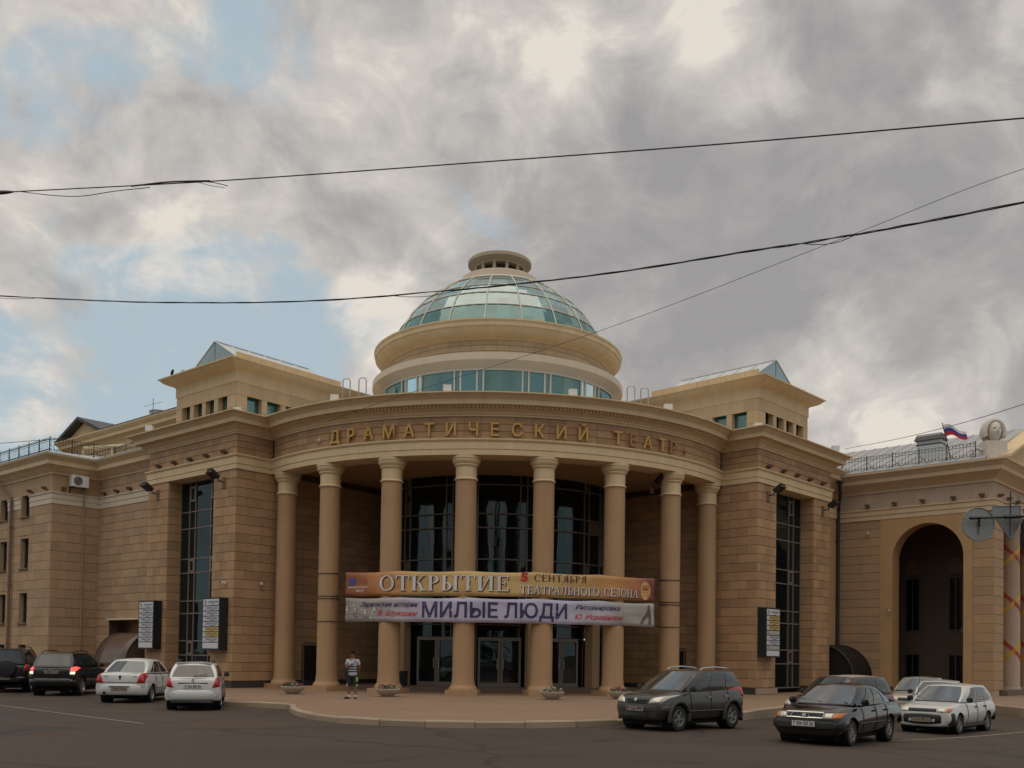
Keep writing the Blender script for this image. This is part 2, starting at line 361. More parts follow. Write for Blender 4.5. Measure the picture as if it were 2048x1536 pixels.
# ------------------------------------------------------------------ plan of the site (metres; the portico's centre line is x = 0)
TH = radians(43.3)
dL = Vector((-cos(TH), sin(TH))); eL = Vector((sin(TH), cos(TH)))     # along the left outer face / along the left inner face
dR = Vector((cos(TH), sin(TH))); eR = Vector((-sin(TH), cos(TH)))
TL = Vector((-12.09, 43.74)); TR = Vector((12.09, 43.74))
CC = Vector((0.0, 52.2)); RC = 12.42; AST = 0.2659
OUTL = 7.68                                                           # length of a tower's outer face
RF = RC+.45                                                           # face of the curved frieze
def P3(p, z): return (p[0], p[1], z)
def circ(a, R, z=None):
    p = (CC.x+R*sin(a), CC.y-R*cos(a)); return p if z is None else (*p, z)
def line_circ(o, d, R):
    q = o-CC; b = q.dot(d); c = q.dot(q)-R*R; return -b-sqrt(b*b-c)
# ------------------------------------------------------------------ ground
def sst(t): t = max(0.0, min(1.0, t)); return t*t*(3-2*t)
def road_z(x, y): return -.15-.27*sst((x-2.5)/11.5)*sst((44-y)/13)
xs = [-700, -300, -120, -60]+[-40+i for i in range(81)]+[60, 120, 300, 700]
ys = [-300, -100, -30]+[-10+i for i in range(81)]+[90, 140, 300, 900]
g = MB(); g.v = [Vector((x, y, road_z(x, y))) for y in ys for x in xs]
nx_ = len(xs); g.f = [[j*nx_+i, j*nx_+i+1, (j+1)*nx_+i+1, (j+1)*nx_+i] for j in range(len(ys)-1) for i in range(nx_-1)]
g.build('road', ASPH, smooth=True, kind='structure', fix=False)
KP = [(-60, 86), (-34.0, 61.5), (-26.5, 52.8), (-18.4, 45.6), (-12.9, 38.8), (-10.6, 35.4), (-9.95, 33.4), (-9.71, 32.35), (-8.8, 31.95), (-7.91, 31.42), (-7.34, 30.94), (-7.09, 30.3), (-7.0, 29.5), (-6.62, 28.1), (-5.92, 26.4), (-4.95, 25.15),
      (-3.85, 24.4), (-2.69, 24.02), (-1.44, 23.93), (-.17, 24.05), (1.18, 24.55), (2.38, 25.3), (4.6, 27.1), (7.02, 29.46), (9.23, 32.4), (10.9, 35.2), (13.2, 38.6), (16.2, 41.9), (18.2, 41.2), (19.6, 38.6), (19.3, 35.7), (19.4, 33.6), (22.0, 30.5), (40, 15), (60, 2)]
pl = MB(); pl.prism(KP+[(120, 2), (120, 150), (-60, 150)], -1.0, 0.0)
pl.build('pavement', PAVE, kind='structure')
kb = bpy.data.objects.new('kerb', None); COL.objects.link(kb); tag(kb, 'pale worn concrete kerb curving round the paved forecourt', 'kerb', kind='structure'); WLOC[kb] = Vector((0, 0, 0))
for i in range(1, len(KP)-3):
    a, b = Vector(KP[i]), Vector(KP[i+1]); L = (b-a).length; d = (b-a)/L; nrm = Vector((d.y, -d.x)); n = max(1, round(L/1.1))
    for k in range(n):
        m = a+d*(L*(k+.5)/n); j = random.uniform(-.012, .012); lw = L/n-.012
        mb = MB(); e0 = .03
        prof = [(-.16, -.9), (.03+j, -.9), (.03+j, -.01+j), (.03+j-e0, .02+j), (-.16, .02+j)]
        mb.sweep([m-d*lw/2, m+d*lw/2], prof); mb.build('kerb_stone', KERB, kb)
# worn painted lines on the road
for nm, pts, wd, lb in (('line_marking', [(8.27, 22.74), (15.48, 28.17), (22.5, 33.4)], .11, 0), ('line_marking', [(-19.5, 34.2), (-16.41, 31.11), (-9.67, 24.15)], .10, 0)):
    mb = MB()
    for (x0, y0), (x1, y1) in zip(pts[:-1], pts[1:]):
        for k in range(12):
            a = Vector((x0+(x1-x0)*k/12, y0+(y1-y0)*k/12)); b = Vector((x0+(x1-x0)*(k+1)/12, y0+(y1-y0)*(k+1)/12)); d = (b-a).normalized(); n_ = Vector((-d.y, d.x))*wd/2
            mb.add([P3(q, road_z(q[0], q[1])+.006) for q in (a-n_, b-n_, b+n_, a+n_)], [(0, 1, 2, 3)])
    mb.build(nm, PAINT, kind='structure')

# ------------------------------------------------------------------ the theatre
TB = thing('theatre_building', (0, 46, 0), 'tan stone theatre with round columned portico, gilded lettering and glass dome', 'theatre')
ARC_N = 56
tI = line_circ(TL, eL, RF); IL = TL+eL*tI; aI = atan2(IL.x, CC.y-IL.y)
arcpts = [circ(-abs(aI)+2*abs(aI)*i/ARC_N, RF) for i in range(1, ARC_N)]
IR = Vector((-IL.x, IL.y))
OL = TL+dL*OUTL; OR = TR+dR*OUTL
FACE = [OL+eL*5.0, OL, TL, IL]+arcpts+[IR, TR, OR, OR+eR*5.0]
BAND = [(-.5, 10.02), (.08, 10.02), (.08, 10.245), (.055, 10.245), (.055, 10.262), (.10, 10.262), (.10, 10.56), (.14, 10.60), (.17, 10.64), (.17, 10.70), (-.5, 10.70)]
MB().sweep(FACE, BAND).build('architrave', TRIM, TB)
MB().sweep(FACE, [(-.5, 10.69), (.0, 10.69), (.0, 11.66), (-.5, 11.66)]).build('frieze_core', GROUT, TB)
CORN = [(-.5, 11.63), (.08, 11.63), (.08, 11.70), (.13, 11.74), (.13, 11.80), (.26, 11.90), (.30, 11.93), (.30, 12.0), (.58, 12.03), (.58, 12.23), (.61, 12.25), (.64, 12.29), (.72, 12.36), (.82, 12.42), (.86, 12.43), (.86, 12.48), (-.5, 12.52)]
MB().sweep(FACE, CORN).build('cornice', TRIM, TB)
dt = MB()
for i in range(150):
    a = -abs(aI)+.06+(2*abs(aI)-.12)*i/149; c = circ(a, RF+.36, 11.965); dt.box(c, (.085, .12, .075), a)
dt.build('dentils', TRIM, TB, kind='stuff')
roofp = [FACE[0], FACE[1]]+[TL]+[IL]+arcpts+[IR, TR, FACE[-2], FACE[-1]]
MB().prism([(p[0], p[1]) for p in roofp], 12.38, 12.46).build('flat_roof', ROOFP, TB)
# curved entablature underside and portico ceiling
MB().prism([circ(-.95+1.9*i/40, RC+.25) for i in range(41)]+[circ(.95-1.9*i/40, RC-.5) for i in range(41)], 10.0, 10.4).build('beam_soffit', TRIM, TB)
MB().prism([circ(-1.0+2.0*i/40, RC-.3) for i in range(41)]+[(6, 52), (-6, 52)], 10.32, 10.5).build('portico_ceiling', PLAST, TB)
clad = Cladding(TB)
fr = .46
A_ = abs(aI)
clad.arc(CC, RF, -A_+.02, A_-.02, 10.715, 11.63, 3, .72)
# tower and portico side walls (dark core, stone panels hung in front)
for sg, T, d, e, O in ((-1, TL, dL, eL, OL), (1, TR, dR, eR, OR)):
    no = Vector((-e.x, -e.y)); ni = Vector((-d.x, -d.y))              # outward normals: outer face, inner face
    # piers of the outer face, deep window recess between them
    W0, W1, RD = 1.8, 5.8, .78
    for (a, b, nm) in ((0, W0, 'tower_pier'), (W1, OUTL, 'tower_pier')):
        p = T+d*a; q = T+d*b; dep = 1.4
        MB().prism([p, q, q+e*dep, p+e*dep], 0, 10.1).build(nm, GROUT, TB)
    inner_len = 9.6
    p, q = T+e*1.3, T+e*inner_len
    MB().prism([p, q, q+d*.5, p+d*.5], 0, 10.6).build('side_wall', GROUT, TB)
    q = OL if sg < 0 else OR
    MB().prism([q, q+e*6, q+e*6-d*.5, q-d*.5], 0, 12.2).build('end_wall', PLAST, TB)
    clad.wall(T, d, W0, .32, 10.02, .43, .62, no)
    clad.wall(T+d*W1, d, OUTL-W1, .32, 10.02, .43, .63, no)
    clad.wall(T+d*W1, e, RD+.1, .32, 10.02, .43, .8, ni, bond=False)
    clad.wall(T+d*W0, e, RD+.1, .32, 10.02, .43, .8, Vector((d.x, d.y)), bond=False)
    clad.wall(T, e, inner_len, .32, 10.02, .43, .95, ni, holes=((3.85, 4.9, 0, 2.15),))
    clad.wall(T, d, OUTL, 10.715, 11.63, .305, .64, no)
    clad.wall(T, e, tI, 10.715, 11.63, .305, .9, ni)
    # plinth: dark stone strip under the cladding
    for a_, b_, nn in ((T, T+e*inner_len, ni), (T-ni*.0+d*.0, T+d*W0, no), (T+d*W1, T+d*OUTL, no)):
        MB().wallbox(a_, b_, 0, .31, .03, nn).build('dark_plinth', mat('plinth_stone', (.05, .04, .035), .7), TB)
    if sg > 0:
        MB().wallbox(T-d*.04, T+d*(W0+.06), .02, .30, .12, no).build('pale_base_block', KERB, TB)
    # the tall stair window
    base = T+e*RD
    wn = MB(); zs = [.25, 1.45, 2.15, 3.5, 4.12, 5.5, 6.2, 7.7, 8.53, 9.36, 10.0]; ts = [W0, W0+.8, W0+1.32, W1-1.32, W1-.8, W1]
    for t in ts:
        p = base+d*(t-.03); wn.obox(P3(p, .2), (d.x*.06, d.y*.06, 0), (no.x*.09, no.y*.09, 0), (0, 0, 9.8))
    for z in zs[:-2]+zs[-2:]:
        if z in (9.36,): continue
        p = base+d*W0; wn.obox(P3(p, z-.03), (d.x*4, d.y*4, 0), (no.x*.082, no.y*.082, 0), (0, 0, .06))
    for z0, z1 in ((1.45, 2.15), (5.5, 6.2), (9.0, 9.8)):             # small opening vents in the narrow lights
        for t in (ts[1], ts[3]):
            for (a, b, c_, dd) in ((.03, .12, z0+.03, z1-.03), (.40, .49, z0+.03, z1-.03), (.12, .40, z0+.03, z0+.12), (.12, .40, z1-.12, z1-.03)):
                p = base+d*(t+a); wn.obox(P3(p, c_), (d.x*(b-a), d.y*(b-a), 0), (no.x*.10, no.y*.10, 0), (0, 0, dd-c_))
    wo_ = wn.build('stair_window', FRAMEL, TB)
    cm = cube_mesh(GLD)
    zz = [z for z in zs if z != 9.36]
    for i in range(len(ts)-1):
        for k in range(len(zz)-1):
            tm, zm = (ts[i]+ts[i+1])/2, (zz[k]+zz[k+1])/2; p = base+d*tm+no*.03
            tilt = random.uniform(-.004, .004)
            place(cm, 'pane', wo_, basis((d.x*(ts[i+1]-ts[i]-.05), d.y*(ts[i+1]-ts[i]-.05), 0), (no.x*.02, no.y*.02, tilt*.02), (no.x*tilt, no.y*tilt, zz[k+1]-zz[k]-.05), P3(p, zm)))
    q = T+d*W0+e*(RD+.5)
    MB().wallbox(q, q+d*4, 0, 10.3, .1, (e.x, e.y)).build('stair_hall', DARKW, TB)
    q = T+d*(W0-.2)+e*.1
    MB().wallbox(q, q+d*4.4, 10.0, 10.35, 1.5, (e.x, e.y)).build('window_lintel', TRIM, TB)
    # door in the portico side wall
    p = T+e*3.9; dr = MB()
    dr.obox(P3(p-ni*.0, 0), (e.x*.95, e.y*.95, 0), (-ni.x*.08, -ni.y*.08, 0), (0, 0, 2.12))
    db = dr.build('side_door', mat('dark_door', (.03, .026, .024), .5), TB)
    fm = MB()
    for a in (0, .9): fm.obox(P3(p+e*a, 0), (e.x*.07, e.y*.07, 0), (ni.x*.06, ni.y*.06, 0), (0, 0, 2.15))
    fm.obox(P3(p, 2.09), (e.x*.97, e.y*.97, 0), (ni.x*.058, ni.y*.058, 0), (0, 0, .07)); fm.build('door_frame', FRAMEL, db)

# portico floor step
st = [circ(-.98+1.96*i/32, 10.25) for i in range(33)]+[(4.6, 50), (-4.6, 50)]
MB().prism(st, -.05, .14).build('entrance_step', mat('step_stone', (.16, .11, .08), .85, var=.15, vscale=1.5, speck=.15), TB)

# the eight columns
def column_meshes():
    sh = MB(); sh.lathe([(0, .40), (.50, .40), (.49, .46), (.475, .60), (.46, .75), (.457, 3), (.452, 6), (.445, 9.02), (0, 9.02)], 32)
    cp = MB(); cp.lathe([(0, 9.0), (.47, 9.0), (.50, 9.02), (.505, 9.05), (.47, 9.09), (.445, 9.10), (.45, 9.58), (.50, 9.60), (.515, 9.63), (.50, 9.67), (.52, 9.69), (.58, 9.76), (.605, 9.83), (.60, 9.87), (.565, 9.885), (.62, 9.89), (.625, 10.0), (0, 10.0)], 32)
    bs = MB(); bs.box((0, 0, .10), (1.34, 1.34, .20)); bs.lathe([(0, .195), (.60, .195), (.605, .26), (.57, .32), (.53, .37), (.515, .41), (0, .42)], 32)
    out = []
    for b, nm, m in ((sh, 'column', SHAFT), (cp, 'capital', TRIM), (bs, 'column_base', SHAFT)):
        me = b.mesh(nm, smooth=True); me.materials.append(m); out.append(me)
    return out
CM = column_meshes()
for k in range(8):
    a = (k-3.5)*AST; M = Matrix.Translation(circ(a, RC, 0)) @ Matrix.Rotation(a, 4, 'Z')
    c = place(CM[0], 'column', TB, M)
    for me, nm in ((CM[1], 'capital'), (CM[2], 'column_base')):
        o = bpy.data.objects.new(nm, me); COL.objects.link(o); o.parent = c

# gilded letters round the frieze
LET = [('Д', -34.6), ('Р', -30.7), ('А', -26.7), ('М', -22.4), ('А', -18.3), ('Т', -14.4), ('И', -10.3), ('Ч', -6.1), ('Е', -2.2), ('С', 1.9), ('К', 6.0), ('И', 10.2), ('Й', 14.5), ('Т', 21.8), ('Е', 25.2), ('А', 28.7), ('Т', 32.5), ('Р', 35.5)]
for i, (ch, ang) in enumerate(LET):
    vs, fs = text_geo(ch, .76, ext=.05, bold=.008, sx=.93)
    a = radians(ang); nrm = Vector((sin(a), -cos(a), 0)); d = Vector((cos(a), sin(a), 0))
    ys_ = [v[1] for v in vs]; lo = min(ys_) if ch != 'Д' else min(ys_)+.11; c = Vector(circ(a, RF+.13, 10.79-lo))
    mb = MB(); mb.add([c+d*v[0]+Vector((0, 0, v[1]))+nrm*v[2] for v in vs], fs)
    bad = i in (14, 17)
    mb.build('letter', GOLDB if bad else GOLD, TB, label='darker brown letter '+ch if bad else None)
for ang in (-39.2, 39.6):
    a = radians(ang); c = Vector(circ(a, RF+.09, 11.05)); mb = MB()
    n_ = 10; nrm = Vector((sin(a), -cos(a), 0)); d = Vector((cos(a), sin(a), 0))
    mb.add([c+nrm*.10]+[c+d*.11*cos(2*pi*k/n_)+Vector((0, 0, .11*sin(2*pi*k/n_))) for k in range(n_)]+[c-nrm*.09+d*.11*cos(2*pi*k/n_)+Vector((0, 0, .11*sin(2*pi*k/n_))) for k in range(n_)],
           [(0, 1+k, 1+(k+1) % n_) for k in range(n_)]+[(1+k, 1+n_+k, 1+n_+(k+1) % n_, 1+(k+1) % n_) for k in range(n_)])
    mb.build('frieze_boss', TRIM if ang < 0 else GOLDB, TB)

# glazed drum behind the columns
RG = 6.9; GZ = [.15, 2.52, 3.12, 4.5, 6.26, 7.78, 8.45, 9.85, 10.4]
GA = [-52, -48.7, -41.3, -38.5, -21.5, -18.7, -11.3, -8.5, 8.5, 11.3, 18.7, 21.5, 38.5, 41.3, 48.7, 52]
fm = MB()
for a in GA: fm.box(circ(radians(a), RG, 5.2), (.06, .11, 10.2), radians(a))
for z in GZ[2:]:
    for i in range(60):
        a0, a1 = radians(-52+104*i/60), radians(-52+104*(i+1)/60); p, q = Vector(circ(a0, RG)), Vector(circ(a1, RG)); n_ = Vector(circ((a0+a1)/2, 1))-CC
        fm.wallbox(p, q, z-.03, z+.03, .09, n_)
gw = fm.build('glazed_drum', FRAMEL, TB)
cm = cube_mesh(GLD)
def cyl_panes(par, m, R, angs, zs_, sub=6.0, nm='pane'):
    for i in range(len(angs)-1):
        n = max(1, round((angs[i+1]-angs[i])/sub))
        for k in range(len(zs_)-1):
            mb = MB(); z0, z1 = zs_[k]+.02, zs_[k+1]-.02
            for dr_ in (0, -.02):
                mb.add([circ(radians(angs[i]+(angs[i+1]-angs[i])*j/n), R+dr_, z) for z in (z0, z1) for j in range(n+1)], [(j, j+1, n+2+j, n+1+j) for j in range(n)])
            mb.build(nm, m, par, smooth=True)
cyl_panes(gw, GLD, RG-.02, GA, GZ[1:], 6)
MB().lathe([(5.0, 0), (5.0, 14.6)], 40, (*CC, 0), radians(180), radians(360)).build('foyer_wall', DARKW, TB)
# entrance doors with beige posts
fl = Vector((0, 0, 0))
for ac in (-24.5, 0.8, 26.0):
    a = radians(ac); n_ = Vector((sin(a), -cos(a))); d = Vector((cos(a), sin(a))); c = Vector(circ(a, RG+.05)); W_ = 2.05
    fm = MB()
    for t in (-W_/2, -.07, .07-.0, W_/2-.10):
        p = c+d*t; fm.obox(P3(p, .15), (d.x*.11, d.y*.11, 0), (n_.x*.10, n_.y*.10, 0), (0, 0, 2.36))
    for z0, z1 in ((.15, .36), (2.36, 2.52)):
        p = c-d*W_/2; fm.obox(P3(p, z0), (d.x*W_, d.y*W_, 0), (n_.x*.094, n_.y*.094, 0), (0, 0, z1-z0))
    dr = fm.build('entrance_door', FRAMEL, TB)
    for t in (-.52, .56):
        p = c+d*t+n_*.03; place(cube_mesh(GLD), 'pane', dr, basis((d.x*.84, d.y*.84, 0), (n_.x*.02, n_.y*.02, 0), (0, 0, 1.98), P3(p, 1.36)))
        hb = MB(); q = c+d*(.18*(1 if t > 0 else -.55))+n_*.16; hb.tube([P3(q, 1.0), P3(q, 1.5)], .02); hb.build('door_handle', STEEL, dr)
for a0, a1 in ((-52, -33), (-15, -9.5), (11, 17), (35.5, 52)):
    cyl_panes(gw, GLD, RG-.02, [a0, a1], [.15, 2.5], 6)
for ac in (-37.5, -11.9, 12.6, 39.5):
    a = radians(ac); MB().box(circ(a, RG+.55, 1.75), (.52, .5, 3.3), a).build('entrance_post', PLAST, TB)
MB().prism([circ(radians(-44+90*i/30), RG+.85) for i in range(31)]+[circ(radians(46-90*i/30), RG-.05) for i in range(31)], 3.32, 3.75).build('entrance_canopy', TRIM, TB)

# ------------------------------------------------------------------ drum, dome and lantern
DC = (CC.x+.1, CC.y)
def lat(prof, nm, m, n=72, **k): return MB().lathe(prof, n, (*DC, 0)).build(nm, m, TB, smooth=True, **k)
DZ = [14.35, 15.62]
lat([(6.15, 12.4), (6.62, 12.4), (6.62, 14.3), (6.5, 14.36), (6.15, 14.36)], 'drum_base', PLAST)
dwf = MB(); DA = sorted([k*30+o for k in range(-4, 5) for o in (-11.3, -8.5, 8.5, 11.3)])
DA = [a for a in DA if abs(a) < 112]
def dcirc(a, R, z): return (DC[0]+R*sin(a), DC[1]-R*cos(a), z)
for a in DA: dwf.box(dcirc(radians(a), 6.42, 15.0), (.07, .11, 1.4), radians(a))
dwf.lathe([(6.3, 15.55), (6.48, 15.55), (6.48, 15.72), (6.3, 15.72)], 72, (*DC, 0)); dwf.lathe([(6.3, 14.3), (6.48, 14.3), (6.48, 14.40), (6.3, 14.40)], 72, (*DC, 0))
dw = dwf.build('drum_window', WFRAME, TB)
for i in range(len(DA)-1):
    n = max(1, round((DA[i+1]-DA[i])/5)); mb = MB()
    for rr in (6.40, 6.38):
        mb.add([dcirc(radians(DA[i]+(DA[i+1]-DA[i])*j/n), rr, z) for z in (14.38, 15.58) for j in range(n+1)], [(j, j+1, n+2+j, n+1+j) for j in range(n)])
    mb.build('pane', GLT, dw, smooth=True)
lat([(6.0, 15.66), (6.52, 15.66), (6.54, 15.70), (6.62, 15.74), (6.80, 15.90), (6.86, 15.94), (6.88, 15.96), (6.88, 16.29), (6.80, 16.32), (6.0, 16.35)], 'drum_ledge', TRIMW)
lat([(5.75, 16.3), (5.985, 16.3), (5.985, 17.25), (5.75, 17.25)], 'drum_core', GROUT)
cl2 = Cladding(TB, PALEST, gap=.016, th=.02)
cl2.arc(Vector(DC), 5.99, -1.5, 1.5, 16.36, 17.20, 3, .62); cl2.finish(200)
lat([(5.7, 17.17), (6.06, 17.17), (6.08, 17.21), (6.16, 17.25), (6.30, 17.30), (6.46, 17.38), (6.60, 17.48), (6.68, 17.60), (6.70, 17.66), (6.76, 17.67), (6.76, 17.86), (6.82, 17.92), (6.82, 17.99), (6.6, 18.02), (5.6, 18.05)], 'dome_cornice', TRIM)
RS, ZS = 6.33, 16.0
def dome_pt(az, el, r=RS): return (DC[0]+r*cos(el)*sin(az), DC[1]-r*cos(el)*cos(az), ZS+r*sin(el))
EL = [radians(q) for q in (18.4, 30, 39, 46.5, 62)]
EL = [radians(18.4), radians(29.8), radians(38.8), radians(46.0), radians(60)]
NR = 20; rb = MB()
for k in range(NR):
    az = 2*pi*(k+.5)/NR; rb.tube([dome_pt(az, EL[0]+(EL[-1]-EL[0])*i/12, RS+.02) for i in range(13)], .036, 5)
for e_ in EL[1:]:
    rb.tube([dome_pt(2*pi*i/60, e_, RS+.02) for i in range(61)], .028 if e_ != EL[-1] else .07, 5)
dm = rb.build('dome', WFRAME, TB, smooth=True)
for q in range(4):
    for k in range(NR):
        a0, a1 = 2*pi*(k-.5)/NR, 2*pi*(k+.5)/NR; mb = MB()
        for rr in (RS, RS-.02):
            mb.add([dome_pt(a0+(a1-a0)*i/3, EL[q]+(EL[q+1]-EL[q])*j/2, rr) for j in range(3) for i in range(4)], [(j*4+i, j*4+i+1, j*4+i+5, j*4+i+4) for j in range(2) for i in range(3)])
        mb.build('pane', GLP if q else GLT, dm, smooth=False)
# inside of the dome: pale ring gallery with white baffles standing behind the lowest glass
lat([(5.2, 17.5), (5.7, 17.5), (5.7, 18.3), (5.2, 18.3)], 'dome_gallery', INTER)
bf = MB()
for k in range(14):
    a = -1.5+3.0*k/13; c = dcirc(a, 4.6+.3*(k % 2), 18.75); bf.box(c, (.5, .06, .9+.3*((k*7) % 3)), a+.3*(-1)**k)
bf.build('baffle', WHITE, TB)
lat([(5.9, 14.2), (6.0, 14.2), (6.0, 14.3), (0.2, 14.3), (.2, 14.2)], 'drum_floor', INTER, n=40)
MB().lathe([(4.7, 14.3), (4.7, 15.62)], 40, (*DC, 0), radians(180), radians(360)).build('drum_curtain', mat('teal_curtain', (.25, .38, .37), .9, var=.25, vscale=1.2, dirt=.5), TB)
# lantern
lat([(1.9, 21.60), (2.34, 21.62), (2.44, 21.66), (2.46, 21.76), (2.40, 21.80), (2.24, 22.24), (2.16, 22.34), (2.02, 22.38), (1.75, 22.47), (1.5, 22.55), (1.2, 22.55)], 'lantern_base', LANT)
lat([(1.2, 22.52), (1.42, 22.52), (1.42, 22.60), (1.2, 22.60)], 'lantern_sill', LANT)
for k in range(12):
    a = 2*pi*(k+.5)/12; mb = MB(); mb.lathe([(.0, 22.58), (.10, 22.58), (.09, 23.06), (0, 23.06)], 8, (DC[0]+1.32*sin(a), DC[1]-1.32*cos(a), 0)); mb.build('lantern_column', LANT, TB, smooth=True)
lat([(0, 22.58), (1.0, 22.58), (1.0, 23.05), (0, 23.05)], 'lantern_core', mat('lantern_dark', (.09, .06, .045), .9), n=32)
lat([(0, 23.03), (1.40, 23.03), (1.44, 23.10), (1.60, 23.16), (1.72, 23.25), (1.76, 23.27), (1.76, 23.44), (1.70, 23.50), (0, 23.60)], 'lantern_cap', LANT)

# ------------------------------------------------------------------ the two roof pavilions over the towers
for sg, T, d, e in ((-1, TL, dL, eL), (1, TR, dR, eR)):
    B = .65; t0, t1 = 1.2, 6.35; DEP = 9.2
    c = T+e*B+d*t0; no, ni = Vector((-e.x, -e.y)), Vector((-d.x, -d.y)); LW = t1-t0
    PX, PY = [c, c+d*LW], None
    z0, z1 = 12.4, 14.42
    win_o = [(.67, 1.45), (1.77, 2.53), (2.81, 3.57), (3.88, 4.64)]; win_i = [(.62, 1.44), (1.75, 2.55), (2.85, 3.65), (3.95, 4.75)]
    wb = MB()
    for o, dd, nn, L, wins in ((c, d, no, LW, win_o), (c, e, ni, DEP, win_i)):
        cuts = [0]+[x for w_ in wins for x in w_]+[L]
        for i in range(0, len(cuts), 2):
            s0 = cuts[i]; s1 = cuts[i+1]
            q = o+dd*s0; wb.wallbox(q, o+dd*s1, z0, 14.1, .42, (-nn.x, -nn.y))
        wb.wallbox(o, o+dd*L, 14.1, z1, .42, (-nn.x, -nn.y)); wb.wallbox(o, o+dd*L, z0, 12.75, .42, (-nn.x, -nn.y))
    q = c+d*LW; wb.wallbox(q, q+e*DEP, z0, z1, .42, (ni.x, ni.y))
    pv = wb.build('roof_pavilion', PALEST, TB)
    pc = Cladding(pv, PALEST, gap=.012, th=.025)
    for o, dd, nn, L, wins in ((c, d, no, LW, win_o), (c, e, ni, DEP, win_i)):
        pc.wall(o, dd, L, 12.55, z1, .62, .78, nn, holes=[(x0, x1, 12.7, 14.05) for x0, x1 in wins], bond=False)
        for i, (x0, x1) in enumerate(wins):
            m_ = (x0+x1)/2; p = o+dd*m_-nn*.30
            place(cube_mesh(GLT if nn is ni or sg < 0 else GLD), 'pane', pv, basis((dd.x*(x1-x0), dd.y*(x1-x0), 0), (nn.x*.02, nn.y*.02, 0), (0, 0, 1.4), P3(p, 13.4)))
            fb = MB(); 
            for xx in (x0, x1-.05): fb.obox(P3(o+dd*xx-nn*.31, 12.75), (dd.x*.05, dd.y*.05, 0), (nn.x*.05, nn.y*.05, 0), (0, 0, 1.35))
            fb.build('window_frame', FRAME, pv)
    pc.finish(300)
    MB().wallbox(c+e*.9+d*.9, c+e*.9+d*(LW-.9), 12.4, 14.4, .1, (e.x, e.y)).build('pavilion_interior', DARKW, pv)
    path = [c+d*LW+e*DEP, c+d*LW, c, c+e*DEP]
    if sg > 0: path = path[::-1]
    MB().sweep(path, [(-.5, 14.40), (.05, 14.40), (.05, 14.88), (.08, 14.92), (.12, 14.95), (.20, 14.98), (.34, 15.03), (.50, 15.12), (.60, 15.22), (.63, 15.26), (.70, 15.27), (.70, 15.33), (-.5, 15.36)]).build('pavilion_cornice', TRIM, pv)
    MB().prism([c, c+d*LW, c+d*LW+e*DEP, c+e*DEP], 15.2, 15.34).build('pavilion_roof', ROOFP, pv)
    # low parapet round the glass roof light
    a = c+d*.12+e*.1; LP, WP = 6.3, LW-.24
    pp = MB()
    for i in range(9): 
        s0 = LP*i/9; pp.wallbox(a+e*(s0+.01), a+e*(s0+LP/9-.01), 15.3, 15.86, .12, (d.x, d.y))
    pp.wallbox(a+d*(WP-.12), a+d*(WP-.12)+e*LP, 15.3, 15.86, .12, (d.x, d.y)); pp.wallbox(a+d*.125+e*LP, a+d*(WP-.125)+e*LP, 15.3, 15.86, .12, (-e.x, -e.y))
    pp.wallbox(a+d*.125, a+d*(WP-.125), 15.3, 15.55, .12, (e.x, e.y))
    pp.build('parapet', TRIM, pv)
    # gabled roof light
    m0, m1 = a+d*WP*.5+e*.35, a+d*WP*.5+e*(LP-.25); HW = WP*.5-.25; zb, zr = 15.62, 16.92
    fr_ = MB(); NS = 6
    for i in range(NS+1):
        q = m0+(m1-m0)*i/NS
        fr_.tube([P3(q+d*HW, zb), P3(q, zr), P3(q-d*HW, zb)], .04, 4)
    fr_.tube([P3(m0, zr), P3(m1, zr)], .05, 4); fr_.tube([P3(m0+d*HW, zb), P3(m1+d*HW, zb)], .04, 4); fr_.tube([P3(m0-d*HW, zb), P3(m1-d*HW, zb)], .04, 4)
    fr_.tube([P3(m0, 15.5), P3(m0, zr)], .04, 4); fr_.tube([P3(m0-d*HW, zb-.02), P3(m0+d*HW, zb-.02)], .04, 4)
    sk = fr_.build('roof_light', STEEL, TB)
    for s_ in (-1, 1):
        for i in range(NS):
            q0, q1 = m0+(m1-m0)*i/NS, m0+(m1-m0)*(i+1)/NS; o_ = d*HW*s_; mb = MB()
            n3 = Vector((d.x*s_*(zr-zb), d.y*s_*(zr-zb), HW)).normalized()*.02
            vs = [Vector(P3(q0+o_, zb)), Vector(P3(q1+o_, zb)), Vector(P3(q1, zr)), Vector(P3(q0, zr))]
            mb.add(vs+[v-n3 for v in vs], [(0, 1, 2, 3), (7, 6, 5, 4), (0, 1, 5, 4), (2, 3, 7, 6)]); mb.build('pane', mat('roof_light_sheet', (.55, .57, .57), .2, var=.06), sk)
        mb = MB(); vs = [Vector(P3(m0, zb)), Vector(P3(m0+d*HW*s_, zb)), Vector(P3(m0, zr))]; k_ = Vector((e.x*.02, e.y*.02, 0))
        mb.add(vs+[v+k_ for v in vs], [(0, 1, 2), (5, 4, 3), (0, 1, 4, 3), (1, 2, 5, 4)]); mb.build('pane', GLP, sk)
clad.finish(300)
